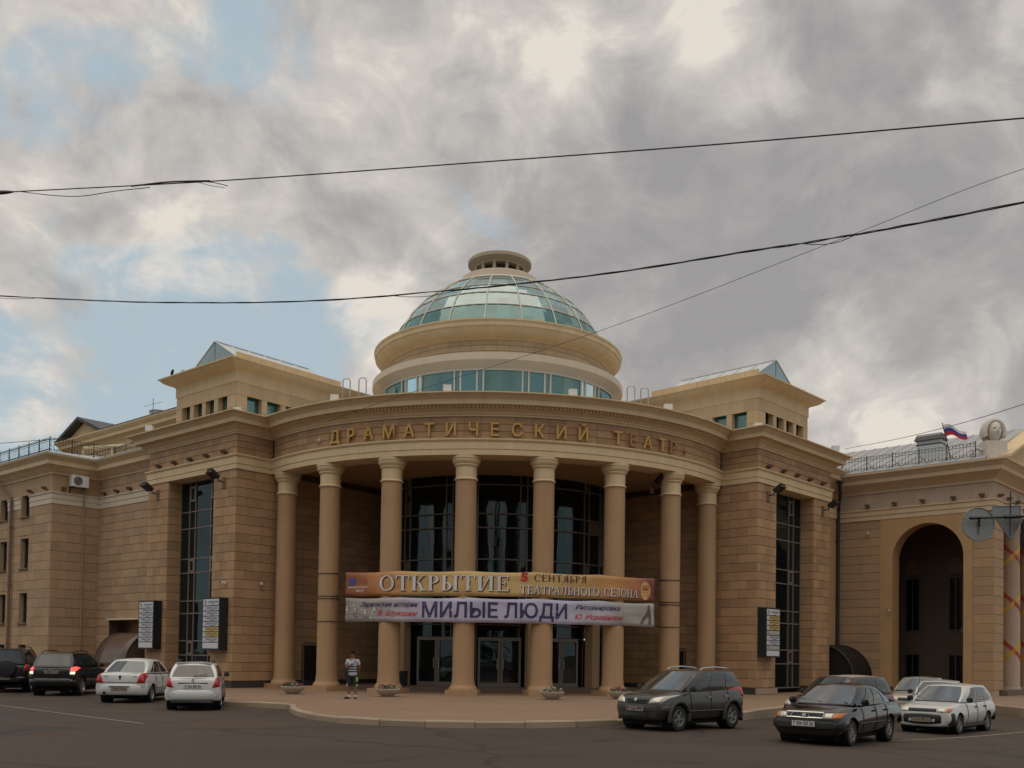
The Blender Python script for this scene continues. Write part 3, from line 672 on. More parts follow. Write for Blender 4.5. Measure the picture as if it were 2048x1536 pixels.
# ------------------------------------------------------------------ left wing with its projecting block
WL = TL+eL*.8; JL = WL+dL*14.42; KL = JL-eL*2.65; nL = Vector((-eL.x, -eL.y)); nD = Vector((-dL.x, -dL.y))
BANDW = [(-.4, 9.50), (.05, 9.50), (.05, 9.76), (.03, 9.76), (.03, 9.78), (.07, 9.78), (.07, 10.04), (.12, 10.08), (.12, 10.15), (-.4, 10.15)]
CORNW = [(-.4, 11.10), (.06, 11.10), (.06, 11.18), (.12, 11.24), (.22, 11.32), (.26, 11.36), (.30, 11.40), (.48, 11.52), (.50, 11.54), (.50, 11.76), (.54, 11.80), (.62, 11.90), (.70, 11.97), (.72, 12.0), (.72, 12.05), (-.4, 12.10)]
LB = thing('wing_building', P3(WL+dL*11+eL*3, 0), 'tan stone wing with railed roof joined to the side of the tower with two boards', 'building')
fpath = [KL+dL*16, KL, JL, WL+dL*OUTL*.98]
MB().sweep(fpath, CORNW).build('cornice', TRIM, LB)
wins = []
for u in (2.72, 5.55, 8.4, 11.2): wins += [(u, u+1.0, 9.02, 10.22), (u, u+1.0, 6.12, 7.80), (u, u+1.0, 3.06, 4.74), (u, u+1.0, .6, 1.9)]
def holed(o, d, L, z0, z1, th, n_in, holes):
    """wall with real openings: vertical strips between and spandrels above and below"""
    mb = MB(); us = sorted({0.0, L} | {h[0] for h in holes if h[0] < L} | {h[1] for h in holes if h[1] < L})
    for a, b in zip(us[:-1], us[1:]):
        hs = sorted([(h[2], h[3]) for h in holes if h[0] <= a+1e-6 and h[1] >= b-1e-6]); z = z0
        for (p, q) in hs+[(z1, z1)]:
            if p > z+.01: mb.wallbox(o+d*a, o+d*b, z, p, th, n_in)
            z = q
    return mb
holed(KL, dL, 16, 0, 11.2, .5, -nL, wins).build('street_wall', mat('wing_plaster', (.42, .29, .175), .9, var=.10, vscale=.8, dirt=.12, speck=.08), LB)
MB().wallbox(KL+eL*.5, JL, 0, 9.6, .5, (dL.x, dL.y)).build('return_wall', GROUT, LB)
MB().wallbox(KL+eL*.5, JL, 9.6, 11.2, .5, (dL.x, dL.y)).build('return_frieze', PLAST, LB)
NICHE = (9.55-OUTL, 13.15-OUTL)
w0 = WL+dL*OUTL*.98; Lw = (JL-w0).length
holed(w0, dL, Lw+.3, 0, 11.2, .5, -nL, [(NICHE[0], NICHE[1], 0, 3.25)]).build('wing_wall', GROUT, LB)
# bands: on the wing and return whole, on the street face broken by the top windows
MB().sweep([KL+dL*2.66, KL, JL, w0], BANDW).build('band_course', TRIMW, LB)
for a, b in ((3.78, 5.49), (6.61, 8.34), (9.46, 11.14)):
    MB().sweep([KL+dL*b, KL+dL*a], BANDW).build('band_course', TRIMW, LB)
for (u0, u1, z0, z1) in wins:
    p = KL+dL*u0-nL*.22; m_ = (u0+u1)/2
    fb = MB()
    for a, b, c_, dd in ((0, .06, z0, z1), (u1-u0-.06, u1-u0, z0, z1), (.06, u1-u0-.06, z0, z0+.06), (.06, u1-u0-.06, z1-.06, z1), (.47, .53, z0+.06, z1-.06)):
        fb.obox(P3(p+dL*a, c_), (dL.x*(b-a), dL.y*(b-a), 0), (nL.x*-.06, nL.y*-.06, 0), (0, 0, dd-c_))
    fw_ = fb.build('window', FRAME, LB)
    place(cube_mesh(GLD), 'pane', fw_, basis((dL.x*.94, dL.y*.94, 0), (nL.x*.02, nL.y*.02, 0), (0, 0, z1-z0-.06), P3(KL+dL*m_-nL*.25, (z0+z1)/2)))
    sb = MB(); sb.obox(P3(KL+dL*(u0-.06), z0-.07), (dL.x*(u1-u0+.12), dL.y*(u1-u0+.12), 0), (nL.x*.12, nL.y*.12, 0), (0, 0, .07)); sb.build('sill', PIPEB, fw_)
MB().wallbox(KL+eL*.9, KL+eL*.9+dL*16, 0, 11.5, .1, (eL.x, eL.y)).build('rooms_behind', DARKW, LB)
lc = Cladding(LB, mat('wing_granite', (.41, .275, .165), .78, var=.15, vscale=.8, speck=.22, rnd=.10, dirt=.14, bump=.25, bscale=60))
lc.wall(KL, dL, 15.9, .3, 9.49, .50, .92, nL, holes=[(a-.02, b+.02, c_, d_) for a, b, c_, d_ in wins])
lc.wall(KL, eL, 2.65, .3, 9.49, .50, .95, nD)
lc.wall(w0, dL, Lw, .3, 9.49, .43, .9, nL, holes=[(NICHE[0]-.02, NICHE[1]+.02, 0, 3.25)])
lc.wall(w0, dL, Lw, 10.16, 11.1, .47, .9, nL)
lc.finish(300)
pb = MB(); pb.wallbox(KL, KL+dL*16, 0, .29, .05, nL); pb.build('plinth', PLAST, LB)
nb = w0+dL*NICHE[0]+eL*1.3
MB().wallbox(nb-dL*1.2, nb+dL*(NICHE[1]-NICHE[0]+2.2), 0, 3.6, .1, (eL.x, eL.y)).build('niche_wall', PLAST, LB)
MB().wallbox(w0+dL*(NICHE[0]-.1)+nL*.02, w0+dL*(NICHE[1]+.12)+nL*.02, 3.26, 3.36, .12, nL).build('niche_lintel', TRIMW, LB)
# roofs
ridge = MB(); A0, A1, A2 = KL+dL*16+eL*.3-nL*-.6, KL, JL
def roof_quad(name, pts, m, par, th=.06):
    mb = MB(); n = len(pts); mb.add([Vector(p) for p in pts]+[Vector(p)-Vector((0, 0, th)) for p in pts], [list(range(n)), list(range(n, 2*n))[::-1]]+[(i, (i+1) % n, n+(i+1) % n, n+i) for i in range(n)])
    return mb.build(name, m, par)
ov = .74
e0 = KL+nL*ov+nD*ov; e1 = KL+dL*16+nL*ov; b0 = KL+eL*4.5+nD*ov-nD*3.2; b1 = KL+eL*4.5+dL*16; j0 = JL+nD*ov+nL*ov; r0 = KL+eL*6.2-nD*2.4
roof_quad('roof', [P3(e1, 12.11), P3(e0, 12.11), P3(r0, 13.15), P3(KL+dL*16+eL*6.2, 13.15)], ROOFP, LB)
roof_quad('roof', [P3(e0, 12.112), P3(j0, 12.112), P3(r0, 13.152)], ROOFP, LB)
w1 = w0+nL*ov
roof_quad('roof', [P3(j0, 12.108), P3(w1, 12.108), P3(w0+eL*3.2, 13.0), P3(r0, 13.148)], ROOFP, LB)

# ------------------------------------------------------------------ stage house rising behind the left wing
P0 = WL+eL*6.2
SB = thing('stage_house', P3(P0+dL*24+eL*4, 0), 'taller tan block with a small dark gable rising behind the railed left wing roof', 'building')
s0, s1 = 11.0, 31.8
MB().prism([P0+dL*s0, P0+dL*s1, P0+dL*s1+eL*7, P0+dL*s0+eL*7], 8, 15.75).build('upper_wall', PLAST, SB)
cp_ = [P0+dL*s1+eL*7, P0+dL*s1, P0+dL*s0]
MB().sweep(cp_, [(-.4, 15.5), (.05, 15.5), (.05, 15.75), (.14, 15.85), (.20, 15.95), (.38, 16.05), (.55, 16.1), (.55, 16.3), (.68, 16.42), (.78, 16.55), (.78, 16.62), (-.4, 16.66)]).build('cornice', TRIM, SB)
MB().sweep(cp_, [(-.3, 14.75), (.08, 14.75), (.08, 15.1), (.16, 15.16), (.16, 15.2), (-.3, 15.2)]).build('band_course', TRIM, SB)
g0, g1 = 25.6, 32.6; ap = (g0+g1)/2
gb = MB(); q0, q1, qa = P0+dL*(g0+.5)+nL*.2, P0+dL*(g1-.5)+nL*.2, P0+dL*ap+nL*.2
gb.add([P3(q0, 16.6), P3(q1, 16.6), P3(qa, 17.75), P3(q0+eL*4, 16.6), P3(q1+eL*4, 16.6), P3(qa+eL*4, 17.75)], [(0, 1, 2), (5, 4, 3), (0, 3, 4, 1), (1, 4, 5, 2), (2, 5, 3, 0)]); gb.build('gable', TRIM, SB)
for a, b in ((g0, ap), (g1, ap)):
    za, zb_ = 16.68, 18.05; f_o = nL*.75
    roof_quad('gable_roof', [P3(P0+dL*a+f_o, za), P3(P0+dL*b+f_o, zb_), P3(P0+dL*b+eL*5, zb_), P3(P0+dL*a+eL*5, za)], DROOF, SB, .22)
roof_quad('roof', [P3(P0+dL*s0+nL*.78, 16.68), P3(P0+dL*g0+nL*.78, 16.68), P3(P0+dL*g0+eL*4, 17.6), P3(P0+dL*s0+eL*4, 17.6)], DROOF, SB, .08)
for u in (13.2, 17.3, 22.2):
    b_ = P0+dL*u+eL*1.6; mb = MB(); mb.lathe([(0, 17.0), (.62, 17.0), (.62, 17.72), (.66, 17.74), (.66, 17.82), (0, 17.86)], 16, (*b_, 0)); mb.build('roof_vent', STEEL, SB, smooth=True)
# far roof corner peeping in at the left edge
FB = thing('distant_building', (-36.5, 66, 0), 'dark pitched roof corner of a farther house at left edge of sky', 'building')
mb = MB(); mb.prism([(-44, 62), (-36.6, 62), (-36.6, 72), (-44, 72)], 0, 14.9); mb.build('wall', PLAST, FB)
mb = MB(); mb.add([(-44, 61.4, 15), (-35.75, 61.4, 15), (-35.75, 72, 15), (-44, 72, 15), (-40, 61.4, 19.5), (-40, 72, 19.5)], [(0, 1, 4), (1, 2, 5, 4), (2, 3, 5), (3, 0, 4, 5), (0, 3, 2, 1)]); mb.build('roof', DROOF, FB)

# ------------------------------------------------------------------ right-hand building with the great arch and the pediment
JR = TR+eR*.8+dR*10.4; fR = -eR; nA = Vector((-dR.x, -dR.y)); SK = 8.08; KR = JR+fR*SK
RB = thing('arched_building', P3(JR+fR*4+dR*6, 0), 'tan building with a tall dark archway, grey metal roof and pediment', 'building')
AC, AR, ASP = 4.86, 1.80, 7.10
# arch wall: strips following the arch
mb = MB(); n = 24
def wstrip(a, b, z0a, z0b, z1, th):
    p, q = JR+fR*a, JR+fR*b; k = dR*th
    mb.add([P3(p, z0a), P3(q, z0b), P3(q, z1), P3(p, z1), P3(p+k, z0a), P3(q+k, z0b), P3(q+k, z1), P3(p+k, z1)], [(0, 1, 2, 3), (7, 6, 5, 4), (0, 4, 5, 1), (1, 5, 6, 2), (2, 6, 7, 3), (3, 7, 4, 0)])
wstrip(-.6, 2.4, 0, 0, 9.27, .9); 
mb.build('arch_wall', GROUT, RB)
mb = MB(); wstrip(2.4, AC-AR, 0, 0, 9.27, .93)
for i in range(n):
    a, b = -pi+pi*i/n, -pi+pi*(i+1)/n
    wstrip(AC+AR*cos(a), AC+AR*cos(b), ASP-AR*sin(a), ASP-AR*sin(b), 9.27, .93)
wstrip(AC+AR, 7.1, 0, 0, 9.27, .93)
for v in mb.v: v -= Vector((dR.x*.045, dR.y*.045, 0))
mb.build('arch_surround', mat('ochre_plaster', (.42, .26, .125), .9, var=.12, vscale=.8, dirt=.12), RB)
mb = MB(); wstrip(-.6, SK, 9.27, 9.27, 10.9, .9); wstrip(7.1, SK, 0, 0, 9.27, .9); mb.build('frieze_wall', OLDPL, RB)
MB().wallbox(KR+dR*.902, KR+dR*1.5, 0, 9.3, .9, (-fR.x, -fR.y)).build('anta', GROUT, RB)
BANDR = [(-.4, 9.27), (.07, 9.27), (.07, 9.50), (.05, 9.50), (.05, 9.52), (.10, 9.52), (.10, 9.76), (.15, 9.80), (.15, 9.88), (-.4, 9.88)]
CORNR = [(-.4, 10.72), (.06, 10.72), (.06, 10.84), (.14, 10.92), (.26, 11.02), (.30, 11.06), (.34, 11.08), (.52, 11.20), (.54, 11.22), (.54, 11.42), (.58, 11.46), (.66, 11.56), (.74, 11.64), (.78, 11.66), (.78, 11.74), (-.4, 11.78)]
GW = 15.0
rp = [JR-fR*1.6, KR, KR+dR*GW]
MB().sweep(rp, BANDR).build('architrave', TANR, RB)
MB().sweep(rp, CORNR).build('cornice', TANR, RB)
MB().sweep([KR+dR*.92, KR+dR*GW], [(-.9, 9.86), (-.02, 9.86), (-.02, 10.75), (-.9, 10.75)]).build('portico_frieze', OLDPL, RB)
rc = Cladding(RB, mat('arch_granite', (.38, .245, .14), .8, var=.15, vscale=.8, speck=.2, rnd=.10, dirt=.14, bump=.25, bscale=60))
rc.wall(JR-fR*.5, fR, 2.9, .3, 9.26, .46, 2.9, nA, bond=False)
rc.wall(JR+fR*7.12, fR, .96, .3, 9.26, .46, .96, nA, bond=False)
rc.wall(KR, dR, 1.5, .3, 9.26, .46, 1.5, fR, bond=False)
rc.finish(300)
# link wall between tower and arch building
lk = TR+eR*.8+dR*OUTL*.98
MB().wallbox(lk, JR+dR*.3, 0, 11.0, .5, (eR.x, eR.y)).build('link_wall', PLAST, RB)
MB().sweep([lk, TR+eR*.8+dR*10.35], BANDW).build('link_band', TRIM, RB); MB().sweep([lk, TR+eR*.8+dR*10.35], CORNW).build('link_cornice', TRIM, RB)
# loggia behind the arch
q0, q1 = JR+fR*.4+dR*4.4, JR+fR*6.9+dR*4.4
mb = MB(); mb.wallbox(q0, q1, 0, 9.6, .2, (dR.x, dR.y)); mb.build('loggia_wall', mat('shaded_loggia_plaster', (.11, .08, .055), .9, var=.1), RB)  # back wall colour darkened to stand in for the archway's deep shade
for q, sg_ in ((JR+fR*.4, -1), (JR+fR*6.85, 1)): MB().wallbox(q+dR*.94, q+dR*4.4, 0, 9.4, .15, fR*sg_).build('loggia_side', PLAST, RB)
MB().prism([JR-fR*.4+dR*.95, JR+fR*7.05+dR*.95, JR+fR*7.05+dR*4.8, JR-fR*.4+dR*4.8], 9.4, 9.6).build('loggia_ceiling', PLAST, RB)
for s_ in (2.1, 4.45):
    p = q0+fR*(s_-.4)+nA*.0
    for z0, z1, w_ in ((3.4, 6.4, .8), (.0, 2.1, .8)):
        fb = MB()
        for a, b, c_, dd in ((0, .06, z0, z1), (w_-.06, w_, z0, z1), (.06, w_-.06, z1-.06, z1), (.06, w_-.06, z0, z0+.06), (w_/2-.03, w_/2+.03, z0+.06, z1-.06)):
            fb.obox(P3(p+fR*a+nA*.01, c_), (fR.x*(b-a), fR.y*(b-a), 0), (nA.x*.06, nA.y*.06, 0), (0, 0, dd-c_))
        fo = fb.build('loggia_window', FRAME, RB)
        place(cube_mesh(GLD), 'pane', fo, basis((fR.x*(w_-.06), fR.y*(w_-.06), 0), (nA.x*.02, nA.y*.02, 0), (0, 0, z1-z0-.06), P3(p+fR*w_/2+nA*.03, (z0+z1)/2)))
    mb = MB(); cc = p+fR*.4
    mb.add([P3(cc+nA*.02, 6.6)]+[P3(cc+fR*.46*cos(pi*i/12)+nA*.05, 6.6+.9*sin(pi*i/12)) for i in range(13)]+[P3(cc+fR*.46*cos(pi*i/12)-nA*.02, 6.6+.9*sin(pi*i/12)) for i in range(13)], [(0, i+1, i+2) for i in range(12)]+[(i+1, i+14, i+15, i+2) for i in range(12)])
    mb.build('arched_relief', mat('shaded_relief_plaster', (.15, .115, .085), .9), RB)  # relief colour lowered as well, to carry the same painted shade
# portico columns of the right building wound with painted ribbons
for t in (4.75, 7.9, 11.0):
    c = KR+dR*t-fR*.55; mb = MB(); mb.lathe([(0, .0), (.56, .0), (.56, .22), (.50, .3), (.455, .45), (.455, 4), (.42, 8.6), (.48, 8.7), (.56, 8.95), (.56, 9.25), (0, 9.25)], 24, (*c, 0))
    co = mb.build('portico_column', mat('painted_column', (.44, .33, .24), .8, var=.1, speck=.06), RB, smooth=True)
    for hand, m_, ph in ((1, mat('yellow_paint', (.62, .36, .06), .7), .6), (-1, mat('red_paint', (.38, .06, .035), .7), 2.2)):
        mb = MB(); NS_ = 90
        for k in range(NS_):
            for kk in (k, k+1): pass
        vs = []
        for k in range(NS_+1):
            z = .6+7.7*k/NS_; rr = .458-.035*max(0, (z-4)/4.6)+.006; a = ph+hand*2*pi*(z-.6)/2.55
            vs += [(c.x+rr*cos(a), c.y+rr*sin(a), z), (c.x+rr*cos(a), c.y+rr*sin(a), z+.26)]
        mb.add(vs, [(2*k, 2*k+2, 2*k+3, 2*k+1) for k in range(NS_)]); mb.build('painted_ribbon', m_, co, fix=False)
MB().wallbox(KR-fR*3.2+dR*4.7, KR-fR*3.2+dR*GW, 0, 9.6, .3, (-fR.x, -fR.y)).build('portico_back_wall', PLAST, RB)
MB().prism([KR+dR*4.7-fR*.2, KR+dR*GW-fR*.2, KR+dR*GW-fR*3.6, KR+dR*4.7-fR*3.6], 9.3, 9.5).build('portico_soffit', PLAST, RB)
MB().prism([KR+dR*1.2+fR*.3, KR+dR*GW+fR*.3, KR+dR*GW-fR*3, KR+dR*1.2-fR*.3], -.05, .28).build('portico_step', mat('step_stone', (.16, .11, .08)), RB)
# pediment
ap = KR+dR*GW/2; rise = 2.75
mb = MB(); mb.add([P3(KR-fR*.05, 11.6), P3(KR+dR*GW-fR*.05, 11.6), P3(ap-fR*.05, 11.6+rise), P3(KR-fR*.5, 11.6), P3(KR+dR*GW-fR*.5, 11.6), P3(ap-fR*.5, 11.6+rise)], [(0, 1, 2), (5, 4, 3), (0, 3, 4, 1), (1, 4, 5, 2), (2, 5, 3, 0)])
mb.build('pediment', TRIM, RB)
for s_, e_ in ((KR+dR*.1, ap), (KR+dR*(GW-.1), ap)):
    mb = MB(); a0, a1 = Vector(P3(s_, 11.68)), Vector(P3(e_, 11.68+rise+.25)); k = Vector((fR.x, fR.y, 0))
    for (o0, o1, h0, h1) in ((-.4, .78, .20, .34), (-.4, .58, 0, .20), (-.4, .30, -.22, 0)):
        mb.add([a0+k*o0+Vector((0, 0, h0)), a0+k*o1+Vector((0, 0, h0)), a0+k*o1+Vector((0, 0, h1)), a0+k*o0+Vector((0, 0, h1)), a1+k*o0+Vector((0, 0, h0)), a1+k*o1+Vector((0, 0, h0)), a1+k*o1+Vector((0, 0, h1)), a1+k*o0+Vector((0, 0, h1))],
               [(0, 1, 2, 3), (7, 6, 5, 4), (0, 4, 5, 1), (1, 5, 6, 2), (2, 6, 7, 3), (3, 7, 4, 0)])
    mb.build('raking_cornice', TRIM, RB)
# main roof with standing seams
rz_ = 14.65; r0_, r1_ = JR-fR*9+dR*6.6, KR+dR*6.6-fR*.3
roof_quad('roof', [P3(JR-fR*9-dR*.78, 11.80), P3(KR-dR*.78-fR*.2, 11.80), P3(r1_, rz_), P3(r0_, rz_)], ROOFM, RB)
sm = MB()
for i in range(24):
    s_ = i*.7+.2; p, q = Vector(P3(KR-dR*.7-fR*s_, 11.85)), Vector(P3(KR+dR*6.5-fR*s_, rz_+.02)); sm.tube([p, q], .018, 4)
sm.build('roof_seams', ROOFM, RB, kind='stuff')
roof_quad('roof', [P3(r0_, rz_), P3(r1_, rz_), P3(KR+dR*(GW+.7), 11.8), P3(JR-fR*9+dR*(GW+.7), 11.8)], ROOFM, RB)
# chimney
c = JR+fR*4.55+dR*1.35
CH = thing('chimney', P3(c, 12.3), 'grey sheet-clad chimney with a dark cap on the metal roof', 'chimney')
mb = MB(); mb.obox(P3(c-fR*.62-dR*.35, 12.3), (fR.x*1.24, fR.y*1.24, 0), (dR.x*.8, dR.y*.8, 0), (0, 0, 1.5)); mb.build('stack', mat('light_sheet', (.55, .58, .60), .4, .25, var=.1), CH)
mb = MB(); mb.obox(P3(c-fR*.65-dR*.38, 13.22), (fR.x*1.30, fR.y*1.30, 0), (dR.x*.86, dR.y*.86, 0), (0, 0, .05)); mb.build('collar', BLACK, CH)
mb = MB(); a_, b_ = fR*.72, dR*.5; mb.add([P3(c-a_-b_, 13.46), P3(c+a_-b_, 13.46), P3(c+a_+b_, 13.46), P3(c-a_+b_, 13.46), P3(c-a_*.9-b_*.6, 13.78), P3(c+a_*.9-b_*.6, 13.78), P3(c+a_*.9+b_*.6, 13.78), P3(c-a_*.9+b_*.6, 13.78)], [(0, 1, 2, 3), (4, 7, 6, 5), (0, 4, 5, 1), (1, 5, 6, 2), (2, 6, 7, 3), (3, 7, 4, 0)]); mb.build('cap', DROOF, CH)
# ------------------------------------------------------------------ roof railings (one thing each, posts and rails its parts)
def railing(pts, label, post_every, h, dens, fancy=True):
    r = thing('roof_railing', pts[0], label, 'railing'); top = MB(); bars = MB()
    for a, b in zip(pts[:-1], pts[1:]):
        a, b = Vector(a), Vector(b); L = (b-a).length; n = max(1, round(L/post_every))
        for zz in (.08, h*.76, h-.02): top.tube([a+Vector((0, 0, zz)), b+Vector((0, 0, zz))], .014, 4)
        for k in range(n+1):
            p = a+(b-a)*k/n; m_ = MB(); m_.tube([p-Vector((0, 0, .15)), p+Vector((0, 0, h+.06))], .026, 5); m_.build('post', IRON, r)
            if k < n: 
                q = p+(b-a).normalized()*.45; bars.tube([p+Vector((0, 0, .45)), q+Vector((0, 0, -.02))], .012, 4)
        nb_ = round(L/dens)
        for k in range(nb_):
            p = a+(b-a)*(k+.5)/nb_; bars.tube([p+Vector((0, 0, .08)), p+Vector((0, 0, h*.76))], .009, 3)
            if fancy:
                for zz in (.16, h*.88): bars.box(p+Vector((0, 0, zz)), (.055, .055, .05), .8)
    top.build('rail', IRON, r); bars.build('baluster', IRON, r, kind='stuff'); return r
kl = KL+nL*.35+nD*.35
railing([P3(KL+dL*15+nL*.35, 12.18), P3(kl, 12.18), P3(JL+nD*.35-nL*.6, 12.3), P3(w0+eL*.4, 12.3)], 'thin iron railing along the left wing roof with plain upright bars', 1.25, .78, .16)
railing([P3(JR-fR*1.0-dR*.35, 11.95), P3(KR-fR*.75-dR*.35, 11.95)], 'ornate iron railing along the grey metal roof edge beside the flag', 1.42, .76, .17)
# sculpted head on its pedestal at the corner of the pediment
hc = KR+dR*.35-fR*.15
HS = thing('sculpted_head', P3(hc, 11.8), 'pale carved woman head in a hood on a pedestal at the roof corner', 'sculpture')
hd = (fR-dR*.15).normalized(); hd3 = Vector((hd.x, hd.y, 0)); hs = Vector((-hd.y, hd.x, 0)); up3 = Vector((0, 0, 1)); hb = Vector(P3(hc, 11.8))
fa = (Vector((CAM.x, CAM.y))-hc).normalized(); fa = (fa*.8+fR*.5).normalized(); hd3 = Vector((fa.x, fa.y, 0)); hs = Vector((-fa.y, fa.x, 0))
PLS = mat('sculpture_plaster', (.62, .57, .50), .85, var=.15, vscale=2.0, dirt=.2)
mb = MB(); mb.obox(hb-hs*.52-hd3*.4, hs*1.04, hd3*.8, up3*.95); mb.build('pedestal', PLS, HS)
def ell(c, rx, ry, rz, nu=20, nv=12, fn=None):
    m_ = MB()
    for j in range(nv+1):
        for i in range(nu):
            th_, ph = pi*j/nv, 2*pi*i/nu; v = Vector((sin(th_)*cos(ph), sin(th_)*sin(ph), cos(th_)))
            if fn: v = fn(v)
            m_.v.append(c+hs*v.x*rx+hd3*v.y*ry+up3*v.z*rz)
    m_.f = [[j*nu+i, j*nu+(i+1) % nu, (j+1)*nu+(i+1) % nu, (j+1)*nu+i] for j in range(nv) for i in range(nu)]; return m_
def facef(v):
    x, y, z = v
    if y > 0:
        nose = exp(-(x/.16)**2)*exp(-((z+.02)/.22)**2)*.30; eye = -exp(-((abs(x)-.36)/.16)**2)*exp(-((z-.16)/.11)**2)*.22
        mouth = exp(-(x/.26)**2)*exp(-((z+.46)/.08)**2)*.12-exp(-(x/.3)**2)*exp(-((z+.47)/.035)**2)*.12; chin = exp(-(x/.3)**2)*exp(-((z+.82)/.16)**2)*.14; brow = exp(-((abs(x)-.34)/.24)**2)*exp(-((z-.30)/.07)**2)*.10
        y = y+nose+eye+mouth+chin+brow
    return Vector((x*(1-.18*max(0, -z)), y, z))
ell(hb+up3*1.45+hd3*.12, .33, .36, .52, 48, 40, facef).build('face', PLS, HS, smooth=True)
mb = MB()
for ro, ri, y0, y1 in ((.62, .42, -.25, .30),):
    n = 22; vs = []
    for i in range(n+1):
        a = -.35+(pi+.7)*i/n
        for rr, yy in ((ro, y0), (ro, y1*.7), ((ro+ri)/2, y1), (ri, y1*.8), (ri, y0)): vs.append(hb+up3*1.40+hs*rr*.92*cos(a)+up3*rr*1.18*sin(a)*1.0+hd3*yy)
    mb.add(vs, [(i*5+q, (i+1)*5+q, (i+1)*5+(q+1) % 5, i*5+(q+1) % 5) for i in range(n) for q in range(5)]+[(0, 1, 2, 3, 4), tuple(n*5+q for q in (4, 3, 2, 1, 0))])
mb.build('hood', PLS, HS, smooth=True)
ell(hb+up3*1.45-hd3*.22, .54, .12, .66).build('hood_back', PLS, HS, smooth=True)
mb = MB(); mb.obox(hb+hs*-1.25-hd3*.2, hs*.75, hd3*.35, up3*.55); 
sc = MB(); sc.tube([hb+hs*-.55+up3*.5, hb+hs*-.8+up3*.62, hb+hs*-1.0+up3*.5, hb+hs*-1.05+up3*.28, hb+hs*-.85+up3*.18, hb+hs*-.72+up3*.3], .09, 6)
sc.build('scroll', PLS, HS, smooth=True)
# ------------------------------------------------------------------ flag on its leaning pole
p0 = Vector(P3(JR+fR*6.09+dR*.2-dR*.35, 12.0)); p1 = Vector(P3(JR+fR*5.64+dR*.2-dR*.35, 14.0))
FL = thing('flag', p0, 'white blue and red flag flying from a leaning roof pole', 'flag')
mb = MB(); mb.tube([p0, p1], .022, 6); mb.build('flag_pole', IRON, FL)
pd = (p0-p1).normalized()
for k, (m_) in enumerate((mat('flag_white', (.70, .69, .68), .8), mat('flag_blue', (.045, .05, .30), .8), mat('flag_red', (.52, .02, .03), .8))):
    mb = MB(); n = 16
    for i in range(n+1):
        for j in range(3):
            u = i/n; hh = (k+j/2)*.215; droop = .55*u**1.3; wv = .09*sin(u*7.5+.6)*u; narrow = 1-.35*u
            mb.v.append(p1+pd*(.14+hh*narrow)+Vector((fR.x, fR.y, 0))*(1.1*u)+Vector((dR.x, dR.y, 0))*wv-Vector((0, 0, droop*.8))+Vector((0, 0, .10*sin(u*6))))
    mb.f = [[i*3+j, (i+1)*3+j, (i+1)*3+j+1, i*3+j+1] for i in range(n) for j in range(2)]
    mb.build('flag_stripe', m_, FL, smooth=True, fix=False)
# ------------------------------------------------------------------ vehicles
TYRE = mat('tyre_rubber', (.022, .021, .02), .85)
ALLOY = mat('alloy_rim', (.42, .42, .41), .35, .7)
HUBC = mat('dull_hubcap', (.28, .28, .27), .5, .4)
WELL = mat('wheel_well', (.008, .008, .008), .95)
CGLASS = mat('car_glass', (.018, .022, .022), .04, spec=.9)
CGLASSL = mat('car_glass_light', (.03, .03, .03), .03, spec=.5, coat=.5); CGLASSL.node_tree.nodes['Principled BSDF'].inputs['IOR'].default_value = 1.75
CGLASSW = mat('windscreen_glass', (.03, .03, .03), .04); CGLASSW.node_tree.nodes['Principled BSDF'].inputs['IOR'].default_value = 2.7
LAMPC = mat('headlamp_lens', (.62, .58, .50), .12, .3, spec=.8)
LAMPA = mat('amber_lens', (.55, .17, .04), .2)
LAMPR = mat('red_lens', (.42, .018, .02), .15, spec=.8)
LAMPRL = mat('lit_red_lens', (.6, .03, .03), .2, emit=(1, .10, .08), estr=1.6)
LAMPWL = mat('lit_white_lens', (.7, .6, .5), .2, emit=(1, .82, .62), estr=.9)
CHROME = mat('chrome', (.62, .60, .56), .18, .9)
PLATE = mat('plate_white', (.62, .61, .58), .5)
PLATED = mat('dirty_plate', (.33, .25, .19), .7)
INK = mat('plate_ink', (.02, .02, .03), .6)
TRIMB = mat('black_plastic', (.022, .022, .023), .6)
SEAM = mat('panel_gap', (.012, .012, .012), .9)
def paint(name, col, rough=.28, metal=.0, coat=.6, var=.05):
    return mat(name, col, rough, metal, var=var, vscale=1.5, dirt=var, coat=coat)
def wheel_parts(R, wd, spokes, rim_m):
    t = MB(); t.lathe([(R*.66, -wd/2), (R*.93, -wd/2), (R, -wd*.32), (R, wd*.32), (R*.93, wd/2), (R*.66, wd/2), (R*.60, wd*.1), (R*.60, -wd*.1), (R*.66, -wd/2)], 28)
    r = MB(); r.lathe([(R*.66, wd*.46), (R*.62, wd*.50), (R*.58, wd*.30), (R*.56, wd*.05), (0, wd*.05)], 28)
    for k in range(spokes):
        a = 2*pi*k/spokes; d = Vector((cos(a), sin(a), 0)); n_ = Vector((-sin(a), cos(a), 0)); q = R*(.11 if spokes < 8 else .06)
        r.obox(d*R*.05-n_*q*.5+Vector((0, 0, wd*.28)), d*R*.56, n_*q, Vector((0, 0, wd*.16)))
    r.lathe([(0, wd*.46), (R*.13, wd*.44), (R*.15, wd*.2)], 12)
    a_ = t.mesh('tyre', smooth=True); a_.materials.append(TYRE); b_ = r.mesh('rim', smooth=True); b_.materials.append(rim_m)
    return a_, b_
